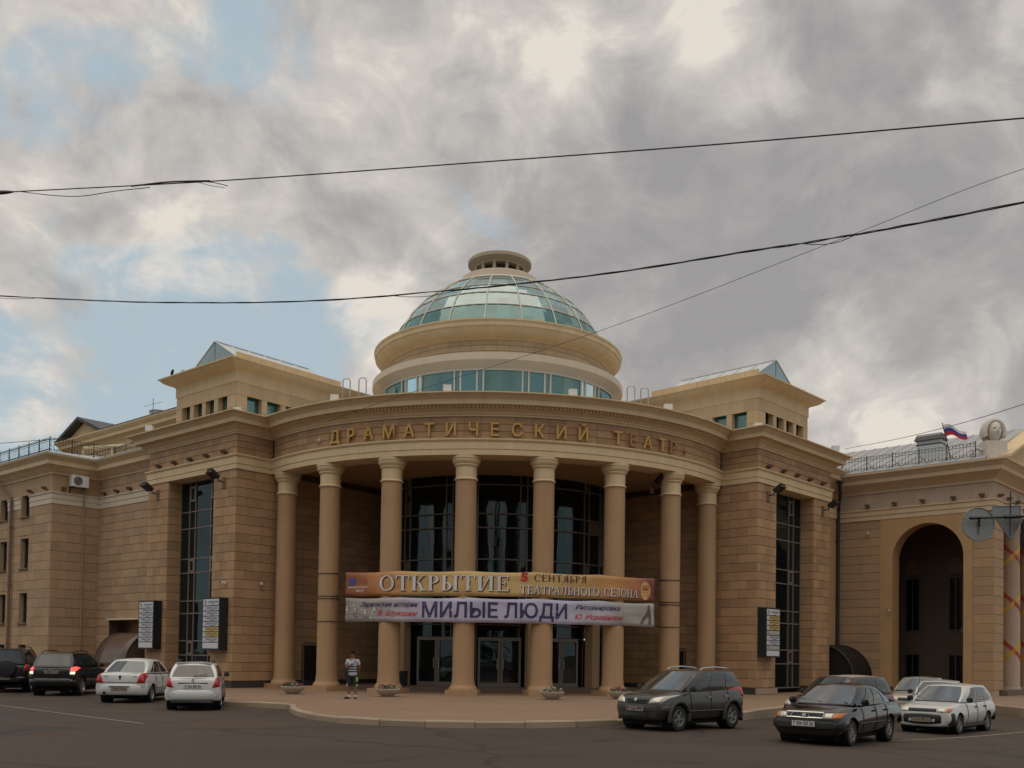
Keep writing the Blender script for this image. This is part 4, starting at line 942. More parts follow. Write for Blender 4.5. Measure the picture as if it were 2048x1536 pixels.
def bool_cut(me, cutters):
    o = bpy.data.objects.new('tmp', me); COL.objects.link(o); cs = []
    ss = o.modifiers.new('s', 'SUBSURF'); ss.levels = 2; ss.render_levels = 2
    for c in cutters:
        cm_ = c.mesh('c'); co = bpy.data.objects.new('tmpc', cm_); COL.objects.link(co); cs.append(co)
        b = o.modifiers.new('b', 'BOOLEAN'); b.operation = 'DIFFERENCE'; b.object = co; b.solver = 'EXACT'
    bpy.context.view_layer.update(); dg = bpy.context.evaluated_depsgraph_get()
    out = bpy.data.meshes.new_from_object(o.evaluated_get(dg)); bpy.data.objects.remove(o)
    for co in cs: bpy.data.objects.remove(co)
    return out
def car(name, label, cat, loc, head, sp):
    """a car from its spec: side profile stations, cabin corners, lights and trim. Local axes: x forward, y to its left, z up."""
    C = thing(name, loc, label, cat, None, rz=head); WLOC[C] = None
    P = sp['paint']; wb = sp['wb']; tr = sp['track']; R = sp['R']; W = sp['W']
    # lower body
    b = MB(); ST = sp['st']; nr = None
    for (x, zb, zs, zt, wB, wS, wT) in ST:
        h = [(0, zb), (wB*.6, zb), (wB*.97, zb+.02), (wB*1.01, zb+.10), (wS, zb+(zs-zb)*.55), (wS, zs), ((wS+wT)/2+.012, zs+(zt-zs)*.62), (wT, zt-.012), (wT*.62, zt+.008), (0, zt+.016)]
        ring = h+[(-y, z) for y, z in h[-2:0:-1]]; nr = len(ring)
        b.v += [Vector((x, y, z)) for y, z in ring]
    n = len(ST); b.f = [[i*nr+k, (i+1)*nr+k, (i+1)*nr+(k+1) % nr, i*nr+(k+1) % nr] for i in range(n-1) for k in range(nr)]
    for i, flip in ((0, 1), (n-1, 0)):
        c_ = len(b.v); mid_ = sum((b.v[i*nr+k] for k in range(nr)), Vector())/nr; b.v.append(mid_+Vector((.03 if i == 0 else -.03, 0, 0)) if ST[0][0] > ST[-1][0] else mid_)
        b.f += [[c_, i*nr+k, i*nr+(k+1) % nr] for k in range(nr)]
    me = b.mesh('body')
    cuts = []
    for x in (wb/2, -wb/2):
        for s in (1, -1):
            c = MB(); y0 = s*(W-.30); 
            pr = [(0, 0), (R*1.16, 0), (R*1.16, .6), (0, .6)]
            k = 22; rr = R*sp.get('arch', 1.17)
            c.v = [Vector((x+rr*cos(2*pi*i/k), yy, R+.01+rr*sin(2*pi*i/k))) for yy in (y0, s*(W+.25)) for i in range(k)]
            c.f = [list(range(k)), list(range(k, 2*k))[::-1]]+[[i, (i+1) % k, k+(i+1) % k, k+i] for i in range(k)]; cuts.append(c)
    me = bool_cut(me, cuts); me.materials.clear(); me.materials.append(P); me.shade_smooth(); me.set_sharp_from_angle(angle=radians(42))
    o = bpy.data.objects.new('body', me); COL.objects.link(o); o.parent = C; WLOC[o] = None
    B = lambda mb, nm, m, par=C, sm=False: mb.build(nm, m, par, smooth=sm, local=True)
    # linings of the wheel arches and the wheels
    tm, rm = wheel_parts(R, sp.get('tw', .2), sp.get('spokes', 5), sp.get('rim', ALLOY))
    for x in (wb/2, -wb/2):
        for s in (1, -1):
            mb = MB(); k = 22; rr = R*sp.get('arch', 1.17)-.006; y0, y1 = s*(W-.29), s*(W-.035)
            mb.v = [Vector((x+rr*cos(2*pi*i/k), yy, R+.01+rr*sin(2*pi*i/k))) for yy in (y0, y1) for i in range(k)]+[Vector((x, y0, R))]
            mb.f = [[i, (i+1) % k, k+(i+1) % k, k+i] for i in range(k)]+[[2*k, i, (i+1) % k] for i in range(k)]; B(mb, 'wheel_arch_lining', WELL)
            wv = bpy.data.objects.new('wheel', tm); COL.objects.link(wv); wv.parent = C; wv.location = (x, s*(tr/2), R); wv.rotation_euler = (-s*pi/2, sp.get('turn', 0)*(1 if x > 0 else 0)*0, random.uniform(0, 0))
            if x > 0 and sp.get('turn'): wv.rotation_euler = (-s*pi/2, 0, sp['turn'])
            rv = bpy.data.objects.new('rim', rm); COL.objects.link(rv); rv.parent = wv; rv.rotation_euler = (0, 0, random.uniform(0, 6))
            if sp.get('flare'):
                mb = MB(); rr = R*1.17
                mb.tube([(x+rr*1.06*cos(a), s*(W+.003), R+.01+rr*1.06*sin(a)) for a in [radians(-12+204*i/16) for i in range(17)]], .05, 6); B(mb, 'wheel_arch_flare', sp.get('flare_m', P), C, True)
    mb = MB(); mb.box((0, 0, R*.72), (wb+1.0, W*1.5, .16)); B(mb, 'underbody', WELL)
    # cabin
    xf0, xr0, z0, w0 = sp['belt']; xf1, xr1, z1, w1 = sp['roof']; crown = sp.get('crown', .05); bow = sp.get('bow', .10); rbow = sp.get('rbow', .06)
    def side(s, u, v):
        x = (xf0+(xf1-xf0)*v)*(1-u)+(xr0+(xr1-xr0)*v)*u; y = w0+(w1-w0)*v+.045*sin(pi*v); y *= 1-.07*abs(2*u-1)**3; return Vector((x, s*y, z0+(z1-z0)*v+.025*v*sin(pi*u)))
    def fr_(u, v):
        a = side(1, 0, v); return Vector((a.x+bow*(1-(1-2*u)**2)*(1-.35*v), a.y*(1-2*u), a.z+crown*.6*v*sin(pi*u)))
    def bk(u, v):
        a = side(1, 1, v); return Vector((a.x-rbow*(1-(1-2*u)**2), a.y*(1-2*u), a.z+crown*.6*v*sin(pi*u)))
    def top(u, v):                                                    # u front->rear, v left->right
        f0, b0 = fr_(v, 1), bk(v, 1); sx_ = side(1, u, 1); q = f0*(1-u)+b0*u; q.z = max(sx_.z, 0)+crown*sin(pi*v)*(.6+.4*sin(pi*u)); yy = sx_.y*(1-2*v); return Vector((q.x, yy, q.z))
    sh = MB(); NU, NV = 14, 8
    def grid(fn, nu, nv):
        o_ = len(sh.v); sh.v += [fn(i/nu, j/nv) for j in range(nv+1) for i in range(nu+1)]
        sh.f += [[o_+j*(nu+1)+i, o_+j*(nu+1)+i+1, o_+(j+1)*(nu+1)+i+1, o_+(j+1)*(nu+1)+i] for j in range(nv) for i in range(nu)]
    grid(lambda u, v: side(1, u, v), NU, NV); grid(lambda u, v: side(-1, u, v), NU, NV); grid(fr_, 12, NV); grid(bk, 12, NV); grid(top, NU, 12)
    bm = bmesh.new(); bm_me = sh.mesh('t', fix=False); bm.from_mesh(bm_me); bmesh.ops.remove_doubles(bm, verts=bm.verts, dist=.012); bmesh.ops.recalc_face_normals(bm, faces=bm.faces)
    cmz = bpy.data.meshes.new('cabin'); bm.to_mesh(cmz); bm.free(); cmz.materials.append(sp.get('roof_paint', P)); cmz.shade_smooth(); cmz.set_sharp_from_angle(angle=radians(50))
    co = bpy.data.objects.new('cabin', cmz); COL.objects.link(co); co.parent = C; WLOC[co] = None
    def pane(fn, poly, nm, m, off=.008, par=co, cx=None):
        """window patch on a cabin face, cut to a polygon in face coordinates by bilinear fill"""
        a, b_, c_, d_ = poly; mb = MB(); nu, nv = 10, 6; pts = []
        for j in range(nv+1):
            for i in range(nu+1):
                s_, t_ = i/nu, j/nv; u = (a[0]*(1-s_)+b_[0]*s_)*(1-t_)+(d_[0]*(1-s_)+c_[0]*s_)*t_; v = (a[1]*(1-s_)+b_[1]*s_)*(1-t_)+(d_[1]*(1-s_)+c_[1]*s_)*t_
                p = fn(u, v); e_ = 1e-3; nn = (fn(u+e_, v)-p).cross(fn(u, v+e_)-p).normalized(); ctr = Vector(((xf0+xr0)/2, 0, z0)); 
                if nn.dot(p-ctr) < 0: nn = -nn
                pts.append(p+nn*off)
        mb.v = pts; mb.f = [[j*(nu+1)+i, j*(nu+1)+i+1, (j+1)*(nu+1)+i+1, (j+1)*(nu+1)+i] for j in range(nv) for i in range(nu)]
        return mb.build(nm, m, par, smooth=True, local=True, fix=False)
    G = sp.get('glass', CGLASS)
    pane(fr_, [(.045, .05), (.955, .05), (.93, .93), (.07, .93)], 'windscreen', sp.get('screen', G))
    pane(fr_, [(.03, .0), (.97, .0), (.97, .05), (.03, .05)], 'scuttle', TRIMB, .012)
    if sp.get('roof_panel'): pane(top, [(-.0, .0), (1.0, .0), (1.0, 1.0), (-.0, 1.0)], 'roof_panel', sp['roof_panel'], .007)
    rg = sp.get('rear_glass', [(.07, .10), (.93, .10), (.90, .88), (.10, .88)]); pane(bk, rg, 'rear_window', sp.get('rglass', G))
    for s in (1, -1):
        for poly in sp['side_win']:
            pane(lambda u, v, s=s: side(s, u, v), poly, 'side_window', G)
    def surf_strip(s, pts, wd, nm, m):                                # thin strip along the car's flank
        mb = MB(); mb.tube([(x, s*y, z) for x, y, z in pts], wd, 4); B(mb, nm, m)
    def flank_y(z, x):                                                # half width of the body side at that height
        k = min(range(n-1), key=lambda i: abs((ST[i][0]+ST[i+1][0])/2-x)); a, c_ = ST[k], ST[k+1]; t = (x-a[0])/(c_[0]-a[0]); t = max(0, min(1, t))
        q = [a[i]+(c_[i]-a[i])*t for i in range(7)]; _, zb, zs, zt, wB, wS, wT = q
        if z > zs: f = (z-zs)/max(.01, zt-zs); return wS+(wT-wS)*f*f
        f = (z-zb)/(zs-zb); return wB+(wS-wB)*min(1, f*1.8)
    for s in (1, -1):
        for x in sp['seams']:
            zt_ = z0; surf_strip(s, [(x+.02, flank_y(z, x)+.002, z) for z in [R*.9+(zt_-R*.9)*i/6 for i in range(7)]], .007, 'door_gap', SEAM)
        for x in sp['handles']:
            mb = MB(); z = z0-.14; mb.box((x, s*(flank_y(z, x)+.012), z), (.17, .035, .035)); B(mb, 'door_handle', sp.get('handle_m', P))
        mx, mz = sp.get('mirror', (xf0-.28, z0+.07)); mb = MB(); mb.lathe([(0, -.09), (.06, -.08), (.085, 0), (.06, .08), (0, .09)], 10); 
        for v in mb.v: v.x, v.y, v.z = mx+v.x*.75, s*(w0+.13)+v.y*1.15, mz+v.z*.9
        B(mb, 'wing_mirror', sp.get('mirror_m', P), C, True)
        if sp.get('side_trim'):
            zt2 = sp['side_trim']; surf_strip(s, [(x, flank_y(zt2, x)+.004, zt2) for x in [wb/2-R*1.25-(wb-R*2.5)*i/6 for i in range(7)]], .022, 'side_moulding', sp.get('trim_m', TRIMB))
        if sp.get('rails'):
            zz = z1+.075; pts = [side(s, .10, 1)+Vector((0, -s*.07, .03)), side(s, .18, 1)+Vector((0, -s*.07, .085)), side(s, .5, 1)+Vector((0, -s*.07, .10)), side(s, .84, 1)+Vector((0, -s*.07, .085)), side(s, .95, 1)+Vector((0, -s*.07, .03))]
            mb = MB(); mb.tube(pts, .02, 6); B(mb, 'roof_rail', sp['rails'])
    from mathutils.bvhtree import BVHTree
    bm2 = bmesh.new(); bm2.from_mesh(me); bm2.from_mesh(cmz); bv = BVHTree.FromBMesh(bm2); bm2.free()
    for (nm, m, end, quad, off) in sp.get('proj', ()):                # lamps and grilles that lie on the curved body
        for s in ((1, -1) if min(q[0] for q in quad) > .0001 else (1,)):
            a, b_, c_, d_ = quad; mb = MB(); nu, nv = 9, 7; ok = {}
            for j in range(nv+1):
                for i in range(nu+1):
                    u, v = i/nu, j/nv; y = (a[0]*(1-u)+b_[0]*u)*(1-v)+(d_[0]*(1-u)+c_[0]*u)*v; z = (a[1]*(1-u)+b_[1]*u)*(1-v)+(d_[1]*(1-u)+c_[1]*u)*v
                    h = bv.ray_cast(Vector((end*4, s*y, z)), Vector((-end, 0, 0)))
                    if h[0] is None or h[0].x*end < .3: continue
                    edge = 1-max(abs(2*u-1), abs(2*v-1))**6; n_ = h[1] if h[1].x*end > 0 else -h[1]; ok[(i, j)] = len(mb.v); mb.v.append(h[0]+n_*(.006+off*edge))
            mb.f = [[ok[(i, j)], ok[(i+1, j)], ok[(i+1, j+1)], ok[(i, j+1)]] for j in range(nv) for i in range(nu) if all(k_ in ok for k_ in ((i, j), (i+1, j), (i+1, j+1), (i, j+1)))]
            if mb.f: mb.build(nm, m, C, smooth=True, local=True)
    for (nm, m, x, y0, y1, za, zb_, dx) in sp['boxes']:
        if 'bumper' in nm:                                            # bumpers curve round the corners
            sgn = 1 if x > 0 else -1; mb = MB(); pr = ((-.03, -.10), (0, 0), (.030, .14), (.036, .5), (.030, .84), (-.005, 1.0), (-.04, 1.05))
            ln = [(-1, .36, -.01), (-1, .30, 0), (-1, .25, .004)]+[(t_, .05*t_*t_+.17*abs(t_)**6, -.012*abs(t_)**8) for t_ in [-.97+1.94*i/18 for i in range(19)]]+[(1, .25, .004), (1, .30, 0), (1, .36, -.01)]; ny = len(ln)-1
            for i, (t_, back, oy) in enumerate(ln):
                for o_, q in pr: mb.v.append(Vector((sgn*(abs(x)-.035-back+o_*(abs(t_) < .99)), t_*(W-.012+oy+(o_ if abs(t_) >= .99 else 0)*.6), za+(zb_-za)*q)))
            k_ = len(pr); mb.f = [[i*k_+q, (i+1)*k_+q, (i+1)*k_+q+1, i*k_+q+1] for i in range(ny) for q in range(k_-1)]; B(mb, nm, m, C, True); continue
        for s in ((1, -1) if y0 > 0.0001 or y0 < -.0001 else (1,)):
            mb = MB(); ya, yb = (y0, y1) if y0 else (-y1, y1)
            xs_ = sorted((x, x-dx)); x_in, x_out = (xs_[0], xs_[1]) if x > 0 else (xs_[1], xs_[0])
            k = (yb-ya)*.06
            vs = [Vector((x_in, s*ya, za)), Vector((x_in, s*yb, za)), Vector((x_in, s*yb, zb_)), Vector((x_in, s*ya, zb_)), Vector((x_out, s*(ya+k), za+.01)), Vector((x_out-(.05 if x > 0 else -.05)*(1 if y0 else 0), s*(yb-k), za+.015)), Vector((x_out-(.07 if x > 0 else -.07)*(1 if y0 else 0), s*(yb-k), zb_-.015)), Vector((x_out-(.02 if x > 0 else -.02), s*(ya+k), zb_-.01))]
            mb.add(vs, [(0, 1, 2, 3), (4, 7, 6, 5), (0, 4, 5, 1), (1, 5, 6, 2), (2, 6, 7, 3), (3, 7, 4, 0)]); B(mb, nm, m)
    # number plates
    for (x, z, txt, pm) in sp['plates']:
        sgn = 1 if x > 0 else -1; mb = MB(); mb.box((x, 0, z), (.03, .52, .115)); pl_ = B(mb, 'number_plate', pm)
        if txt:
            vs, fs = text_geo(txt, .115, 0.001, .003, res=1); wd_ = max(v[0] for v in vs)-min(v[0] for v in vs); vs = [(v[0]*.47/wd_, v[1], v[2]) for v in vs]; mb = MB(); mb.add([(x+sgn*(.018+v[2]), sgn*v[0], z+v[1]) for v in vs], fs); B(mb, 'plate_number', INK, pl_)
    for fn in sp.get('extra', ()): fn(C, B)
    return C
def flat_disc(c, nrm, r, th=.02, n=20):
    mb = MB(); nrm = Vector(nrm).normalized(); a = nrm.orthogonal().normalized(); b = nrm.cross(a); c = Vector(c)
    mb.add([c+(a*cos(2*pi*k/n)+b*sin(2*pi*k/n))*r for k in range(n)]+[c+nrm*th+(a*cos(2*pi*k/n)+b*sin(2*pi*k/n))*r*.94 for k in range(n)], [list(range(n))[::-1], list(range(n, 2*n))]+[(k, (k+1) % n, n+(k+1) % n, n+k) for k in range(n)]); return mb

def antenna(x, y, z, h=.5, lean=-.25):
    def f(C, B):
        mb = MB(); mb.tube([(x, y, z), (x+lean, y, z+h)], .007, 4); B(mb, 'aerial', BLACK)
    return f
# --- grey-brown compact off-roader driving left
GB = paint('grey_brown_paint', (.060, .052, .044), .34, .35, .5)
def ignis_extra(C, B):
    mb = MB(); mb.tube([(1.90, -.30, .80), (1.93, 0, .79), (1.90, .30, .80)], .012, 4); B(mb, 'grille_bar', GB)
    mb = flat_disc((1.925, 0, .80), (1, 0, .1), .045, .02); B(mb, 'badge', CHROME)
    mb = MB(); mb.box((.05, .30, .98), (.4, .22, .55)); B(mb, 'seat', TRIMB)
    mb = MB(); mb.tube([(.98, .55, 1.03), (.80, .05, 1.12)], .010, 4); mb.tube([(1.02, -.1, 1.04), (.86, -.55, 1.10)], .010, 4); B(mb, 'wiper', BLACK)
    for s in (1, -1):
        mb = MB(); mb.box((-1.70, s*.70, .30), (.02, .16, .24)); B(mb, 'mud_flap', BLACK)
car('compact_suv', 'dark grey-brown compact off-roader with roof rails turning left in front of the steps', 'car', (4.1, 25.05, road_z(4.1, 25.05)), radians(-140), dict(
    paint=GB, wb=2.36, track=1.40, R=.33, W=.80, tw=.20, spokes=5, rim=HUBC, flare=True, flare_m=mat('grey_plastic', (.045, .043, .041), .6), arch=1.16,
    st=[(1.90, .32, .62, .72, .56, .62, .52), (1.84, .27, .62, .86, .64, .72, .60), (1.60, .25, .64, .93, .70, .79, .66), (1.18, .25, .66, .99, .73, .81, .69), (.88, .25, .68, 1.03, .73, .81, .72), (.2, .25, .70, 1.03, .73, .81, .745), (-.6, .25, .72, 1.05, .73, .81, .745), (-1.2, .27, .74, 1.07, .73, .81, .74), (-1.62, .32, .74, 1.08, .70, .79, .71), (-1.80, .36, .72, 1.06, .64, .74, .66), (-1.86, .40, .70, .98, .58, .68, .60)],
    belt=(.98, -1.78, 1.00, .735), roof=(.12, -1.50, 1.50, .62), crown=.05, bow=.12, rbow=.08, screen=CGLASSW,
    side_win=[[(.10, .10), (.345, .08), (.345, .90), (.18, .88)], [(.375, .08), (.645, .10), (.625, .90), (.375, .90)], [(.69, .14), (.90, .28), (.90, .86), (.68, .88)]],
    seams=(.66, -.22, -1.0), handles=(-.10, -.86), handle_m=CHROME, mirror_m=TRIMB, rails=CHROME, side_trim=.50, trim_m=mat('grey_plastic', (.045, .043, .041), .6),
    boxes=[('lower_intake', BLACK, 1.945, 0, .42, .36, .49, .10), ('front_bumper', mat('grey_plastic', (.045, .043, .041), .6), 1.95, 0, .60, .50, .64, .16),
           ('rear_bumper', mat('grey_plastic', (.045, .043, .041), .6), -1.92, 0, .68, .36, .58, .16)],
    proj=[('headlight', LAMPC, 1, [(.38, .70), (.70, .72), (.74, .92), (.42, .82)], .03), ('grille', BLACK, 1, [(-.33, .69), (.33, .69), (.34, .82), (-.34, .82)], .008), ('tail_light', LAMPR, -1, [(.62, .84), (.76, .84), (.72, 1.1), (.62, 1.1)], .03)],
    plates=[(1.965, .57, 'Р 126 РК', PLATED), (-1.95, .70, '', PLATE)], extra=[ignis_extra, antenna(-.1, 0, 1.55, .25)]))
# --- black sedan
BK = paint('black_paint', (.008, .007, .006), .12, .0, .35)
def nexia_extra(C, B):
    gm = MB()
    for (y0, y1) in ((.10, .34), (-.34, -.10)):
        gm.tube([(2.06, y0, .66), (2.06, y1, .66), (2.03, y1, .76), (2.03, y0*.8, .76), (2.06, y0, .66)], .012, 4)
    gm.tube([(2.065, -.42, .655), (2.09, 0, .65), (2.065, .42, .655)], .016, 5); gm.tube([(2.02, -.43, .775), (2.05, 0, .775), (2.02, .43, .775)], .016, 5)
    gm.tube([(2.065, .42, .655), (2.02, .43, .775)], .014, 4); gm.tube([(2.065, -.42, .655), (2.02, -.43, .775)], .014, 4)
    B(gm, 'grille_surround', CHROME)
    mb = flat_disc((2.08, 0, .715), (1, 0, .1), .05, .02); B(mb, 'badge', CHROME)
    mb = MB(); mb.tube([(.92, .55, .965), (.74, 0, 1.03)], .010, 4); mb.tube([(.96, -.05, .975), (.78, -.58, 1.02)], .010, 4); B(mb, 'wiper', BLACK)
car('sedan', 'shiny black saloon with chrome grille driving towards the viewer beside the white wagon', 'car', (7.35, 22.55, road_z(7.35, 22.55)), radians(-133), dict(
    paint=BK, wb=2.52, track=1.40, R=.30, W=.83, tw=.19, spokes=9, rim=HUBC, arch=1.18,
    st=[(2.04, .26, .52, .66, .60, .66, .54), (1.98, .22, .54, .77, .70, .78, .62), (1.70, .21, .56, .83, .74, .82, .68), (1.26, .21, .58, .88, .76, .84, .71), (.86, .21, .60, .92, .76, .84, .73), (.1, .21, .62, .92, .76, .84, .75), (-.7, .21, .64, .94, .76, .84, .755), (-1.3, .23, .66, .96, .76, .84, .74), (-1.75, .26, .66, .98, .74, .82, .70), (-2.2, .30, .66, .98, .70, .80, .67), (-2.36, .34, .66, .92, .64, .74, .60)],
    belt=(.94, -1.62, .91, .745), roof=(.08, -.88, 1.335, .575), crown=.045, bow=.13, rbow=.10, screen=CGLASSW,
    side_win=[[(.13, .10), (.43, .07), (.44, .88), (.25, .86)], [(.47, .07), (.76, .07), (.72, .86), (.48, .88)], [(.79, .07), (.90, .10), (.82, .60), (.76, .80)]],
    seams=(.62, -.26, -1.02), handles=(-.12, -.92), mirror_m=BK, side_trim=.50, trim_m=TRIMB,
    boxes=[('front_bumper', TRIMB, 2.12, 0, .74, .40, .58, .26), ('rear_bumper', TRIMB, -2.42, 0, .72, .42, .60, .2)],
    proj=[('headlight', LAMPC, 1, [(.42, .64), (.61, .64), (.62, .76), (.43, .76)], .02), ('indicator', LAMPA, 1, [(.62, .64), (.75, .65), (.76, .76), (.63, .76)], .02), ('grille', BLACK, 1, [(-.41, .65), (.41, .65), (.40, .765), (-.40, .765)], .005), ('tail_light', LAMPR, -1, [(.40, .72), (.74, .72), (.74, .88), (.40, .88)], .02)],
    plates=[(2.135, .52, 'Т 950 СК 56', PLATE), (-2.40, .78, '', PLATE)], extra=[nexia_extra]))
# --- white estate behind it
WP = paint('white_car_paint', (.56, .545, .52), .30, .0, .5)
def corolla_extra(C, B):
    mb = MB(); mb.tube([(.88, .52, .97), (.70, -.02, 1.04)], .010, 4); mb.tube([(.92, -.08, .98), (.74, -.58, 1.03)], .010, 4); B(mb, 'wiper', BLACK)
    for s in (1, -1): mb = MB(); mb.box((-1.62, s*.68, .26), (.02, .16, .22)); B(mb, 'mud_flap', BLACK)
    for s in (1, -1): B(flat_disc((2.03, s*.33, .42), (1, 0, 0), .045, .03), 'fog_light', LAMPC)
car('estate_car', 'white estate car with black front bumper driving towards the viewer', 'car', (13.05, 28.2, road_z(13.05, 28.2)), radians(-137), dict(
    paint=WP, wb=2.46, track=1.40, R=.295, W=.82, tw=.18, spokes=9, rim=HUBC, arch=1.17,
    st=[(2.00, .25, .50, .68, .62, .68, .58), (1.94, .22, .54, .78, .70, .77, .64), (1.66, .21, .56, .84, .74, .81, .69), (1.24, .21, .58, .89, .76, .83, .71), (.86, .21, .60, .93, .76, .83, .73), (.1, .21, .62, .93, .76, .83, .745), (-.7, .21, .64, .94, .76, .83, .75), (-1.3, .23, .66, .95, .76, .83, .745), (-1.7, .27, .66, .96, .74, .82, .72), (-2.04, .31, .66, .96, .70, .79, .68), (-2.12, .35, .66, .92, .64, .74, .62)],
    belt=(.90, -2.02, .92, .735), roof=(.10, -1.62, 1.38, .585), crown=.045, bow=.13, rbow=.06, screen=CGLASSW,
    side_win=[[(.115, .10), (.355, .08), (.37, .88), (.215, .86)], [(.385, .08), (.635, .08), (.63, .88), (.395, .88)], [(.655, .08), (.92, .12), (.86, .84), (.65, .88)]],
    seams=(.60, -.24, -1.0), handles=(-.10, -.88), handle_m=BLACK, mirror_m=BLACK, 
    boxes=[('front_bumper', BLACK, 2.04, 0, .735, .30, .62, .26), ('sill', mat('grey_plastic', (.045, .043, .041), .6), .95, .775, .805, .21, .33, 1.9), ('rear_bumper', BLACK, -2.17, 0, .72, .34, .58, .2)],
    proj=[('headlight', LAMPC, 1, [(.41, .655), (.635, .655), (.64, .765), (.42, .765)], .02), ('indicator', LAMPA, 1, [(.645, .655), (.735, .66), (.74, .76), (.65, .765)], .02), ('grille', BLACK, 1, [(-.40, .66), (.40, .66), (.39, .755), (-.39, .755)], .006), ('tail_light', LAMPR, -1, [(.58, .66), (.74, .66), (.72, .90), (.60, .90)], .02)],
    plates=[(2.07, .43, 'О 417 РН 56', PLATED), (-2.12, .76, '', PLATE)], extra=[corolla_extra, antenna(.75, -.62, .95, .7)]))
# --- white estate seen from behind
WP2 = paint('clean_white_paint', (.66, .655, .63), .26, .0, .6)
def fabia_extra(C, B):
    mb = MB(); mb.tube([(-1.98, .36, 1.0), (-1.98, -.36, 1.0)], .0, 4)
    mb = MB(); mb.box((-2.045, 0, .84), (.03, .86, .035)); B(mb, 'plate_recess_trim', TRIMB)
    B(flat_disc((-2.04, 0, .925), (-1, 0, .1), .05, .02), 'badge', CHROME)
    mb = MB(); mb.tube([(-2.045, 0, 1.05), (-1.99, -.42, 1.11)], .012, 4); B(mb, 'rear_wiper', BLACK)
    mb = MB(); mb.box((-1.62, 0, 1.462), (.16, 1.02, .035)); B(mb, 'roof_spoiler', WP2)
    mb = MB(); mb.box((-2.06, 0, .50), (.02, 1.18, .02)); B(mb, 'bumper_crease', mat('panel_gap_grey', (.3, .29, .28), .8))
car('white_estate', 'clean white hatch-backed estate parked tail out nearest the kerb, dark rear window', 'car', (-10.34, 31.5, -.15), radians(101), dict(
    paint=WP2, wb=2.46, track=1.42, R=.30, W=.82, tw=.19, spokes=5, rim=ALLOY, arch=1.15,
    st=[(1.93, .24, .52, .70, .60, .66, .56), (1.84, .21, .54, .80, .70, .77, .64), (1.5, .20, .58, .90, .74, .81, .69), (1.1, .20, .60, .97, .76, .82, .71), (.7, .20, .62, .99, .76, .82, .735), (0, .20, .64, .99, .76, .82, .75), (-.8, .22, .66, 1.0, .76, .82, .75), (-1.3, .24, .68, 1.02, .76, .82, .745), (-1.7, .26, .68, 1.02, .74, .815, .73), (-1.96, .28, .66, 1.02, .71, .79, .70), (-2.05, .30, .62, .96, .66, .76, .66)],
    belt=(1.00, -1.96, .99, .735), roof=(.16, -1.62, 1.42, .60), crown=.05, bow=.12, rbow=.07, rear_glass=[(.05, .10), (.95, .10), (.90, .86), (.10, .86)], rglass=CGLASSL,
    side_win=[[(.12, .10), (.36, .08), (.37, .88), (.21, .86)], [(.39, .08), (.63, .08), (.62, .88), (.40, .88)], [(.66, .10), (.92, .16), (.88, .84), (.65, .88)]],
    seams=(.62, -.24, -1.0), handles=(-.10, -.86), mirror_m=TRIMB, rails=BLACK, 
    boxes=[('rear_bumper', WP2, -2.11, 0, .755, .34, .64, .2), ('exhaust_valance', TRIMB, -2.06, 0, .62, .24, .34, .14)],
    proj=[('tail_light', LAMPR, -1, [(.56, .70), (.775, .735), (.765, .99), (.665, 1.0)], .035), ('headlight', LAMPC, 1, [(.40, .66), (.70, .66), (.72, .82), (.42, .80)], .02)],
    plates=[(-2.075, .745, 'У 126 ВА 56', PLATE), (1.97, .46, '', PLATE)], extra=[fabia_extra, antenna(-1.35, 0, 1.48, .22, -.12)]))
# --- white saloon seen from behind
WP3 = paint('dusty_white_paint', (.60, .615, .595), .34, .0, .4)
def logan_extra(C, B):
    B(flat_disc((-2.20, 0, .90), (-1, 0, .1), .05, .015), 'badge', BLACK); B(flat_disc((-2.20, 0, .81), (-1, 0, 0), .035, .015), 'boot_lock', BLACK)
    mb = MB(); mb.tube([(-2.215, .60, .72), (-2.235, 0, .72), (-2.215, -.60, .72)], .007, 4); mb.tube([(-2.1, .58, 1.035), (-2.12, -.58, 1.035)], .006, 4); B(mb, 'boot_gap', SEAM)
    mb = MB(); mb.box((-2.29, 0, .585), (.03, .70, .02)); B(mb, 'plate_recess_trim', TRIMB)
    mb = MB(); mb.tube([(-2.28, .50, .36), (-2.16, .50, .36)], .05, 8); B(mb, 'exhaust_hole', BLACK)
    mb = MB(); mb.box((-2.212, -.50, .93), (.01, .12, .02)); B(mb, 'boot_lettering', STEEL)
    mb = MB(); mb.box((-2.212, .47, .93), (.01, .18, .018)); B(mb, 'boot_lettering', STEEL)
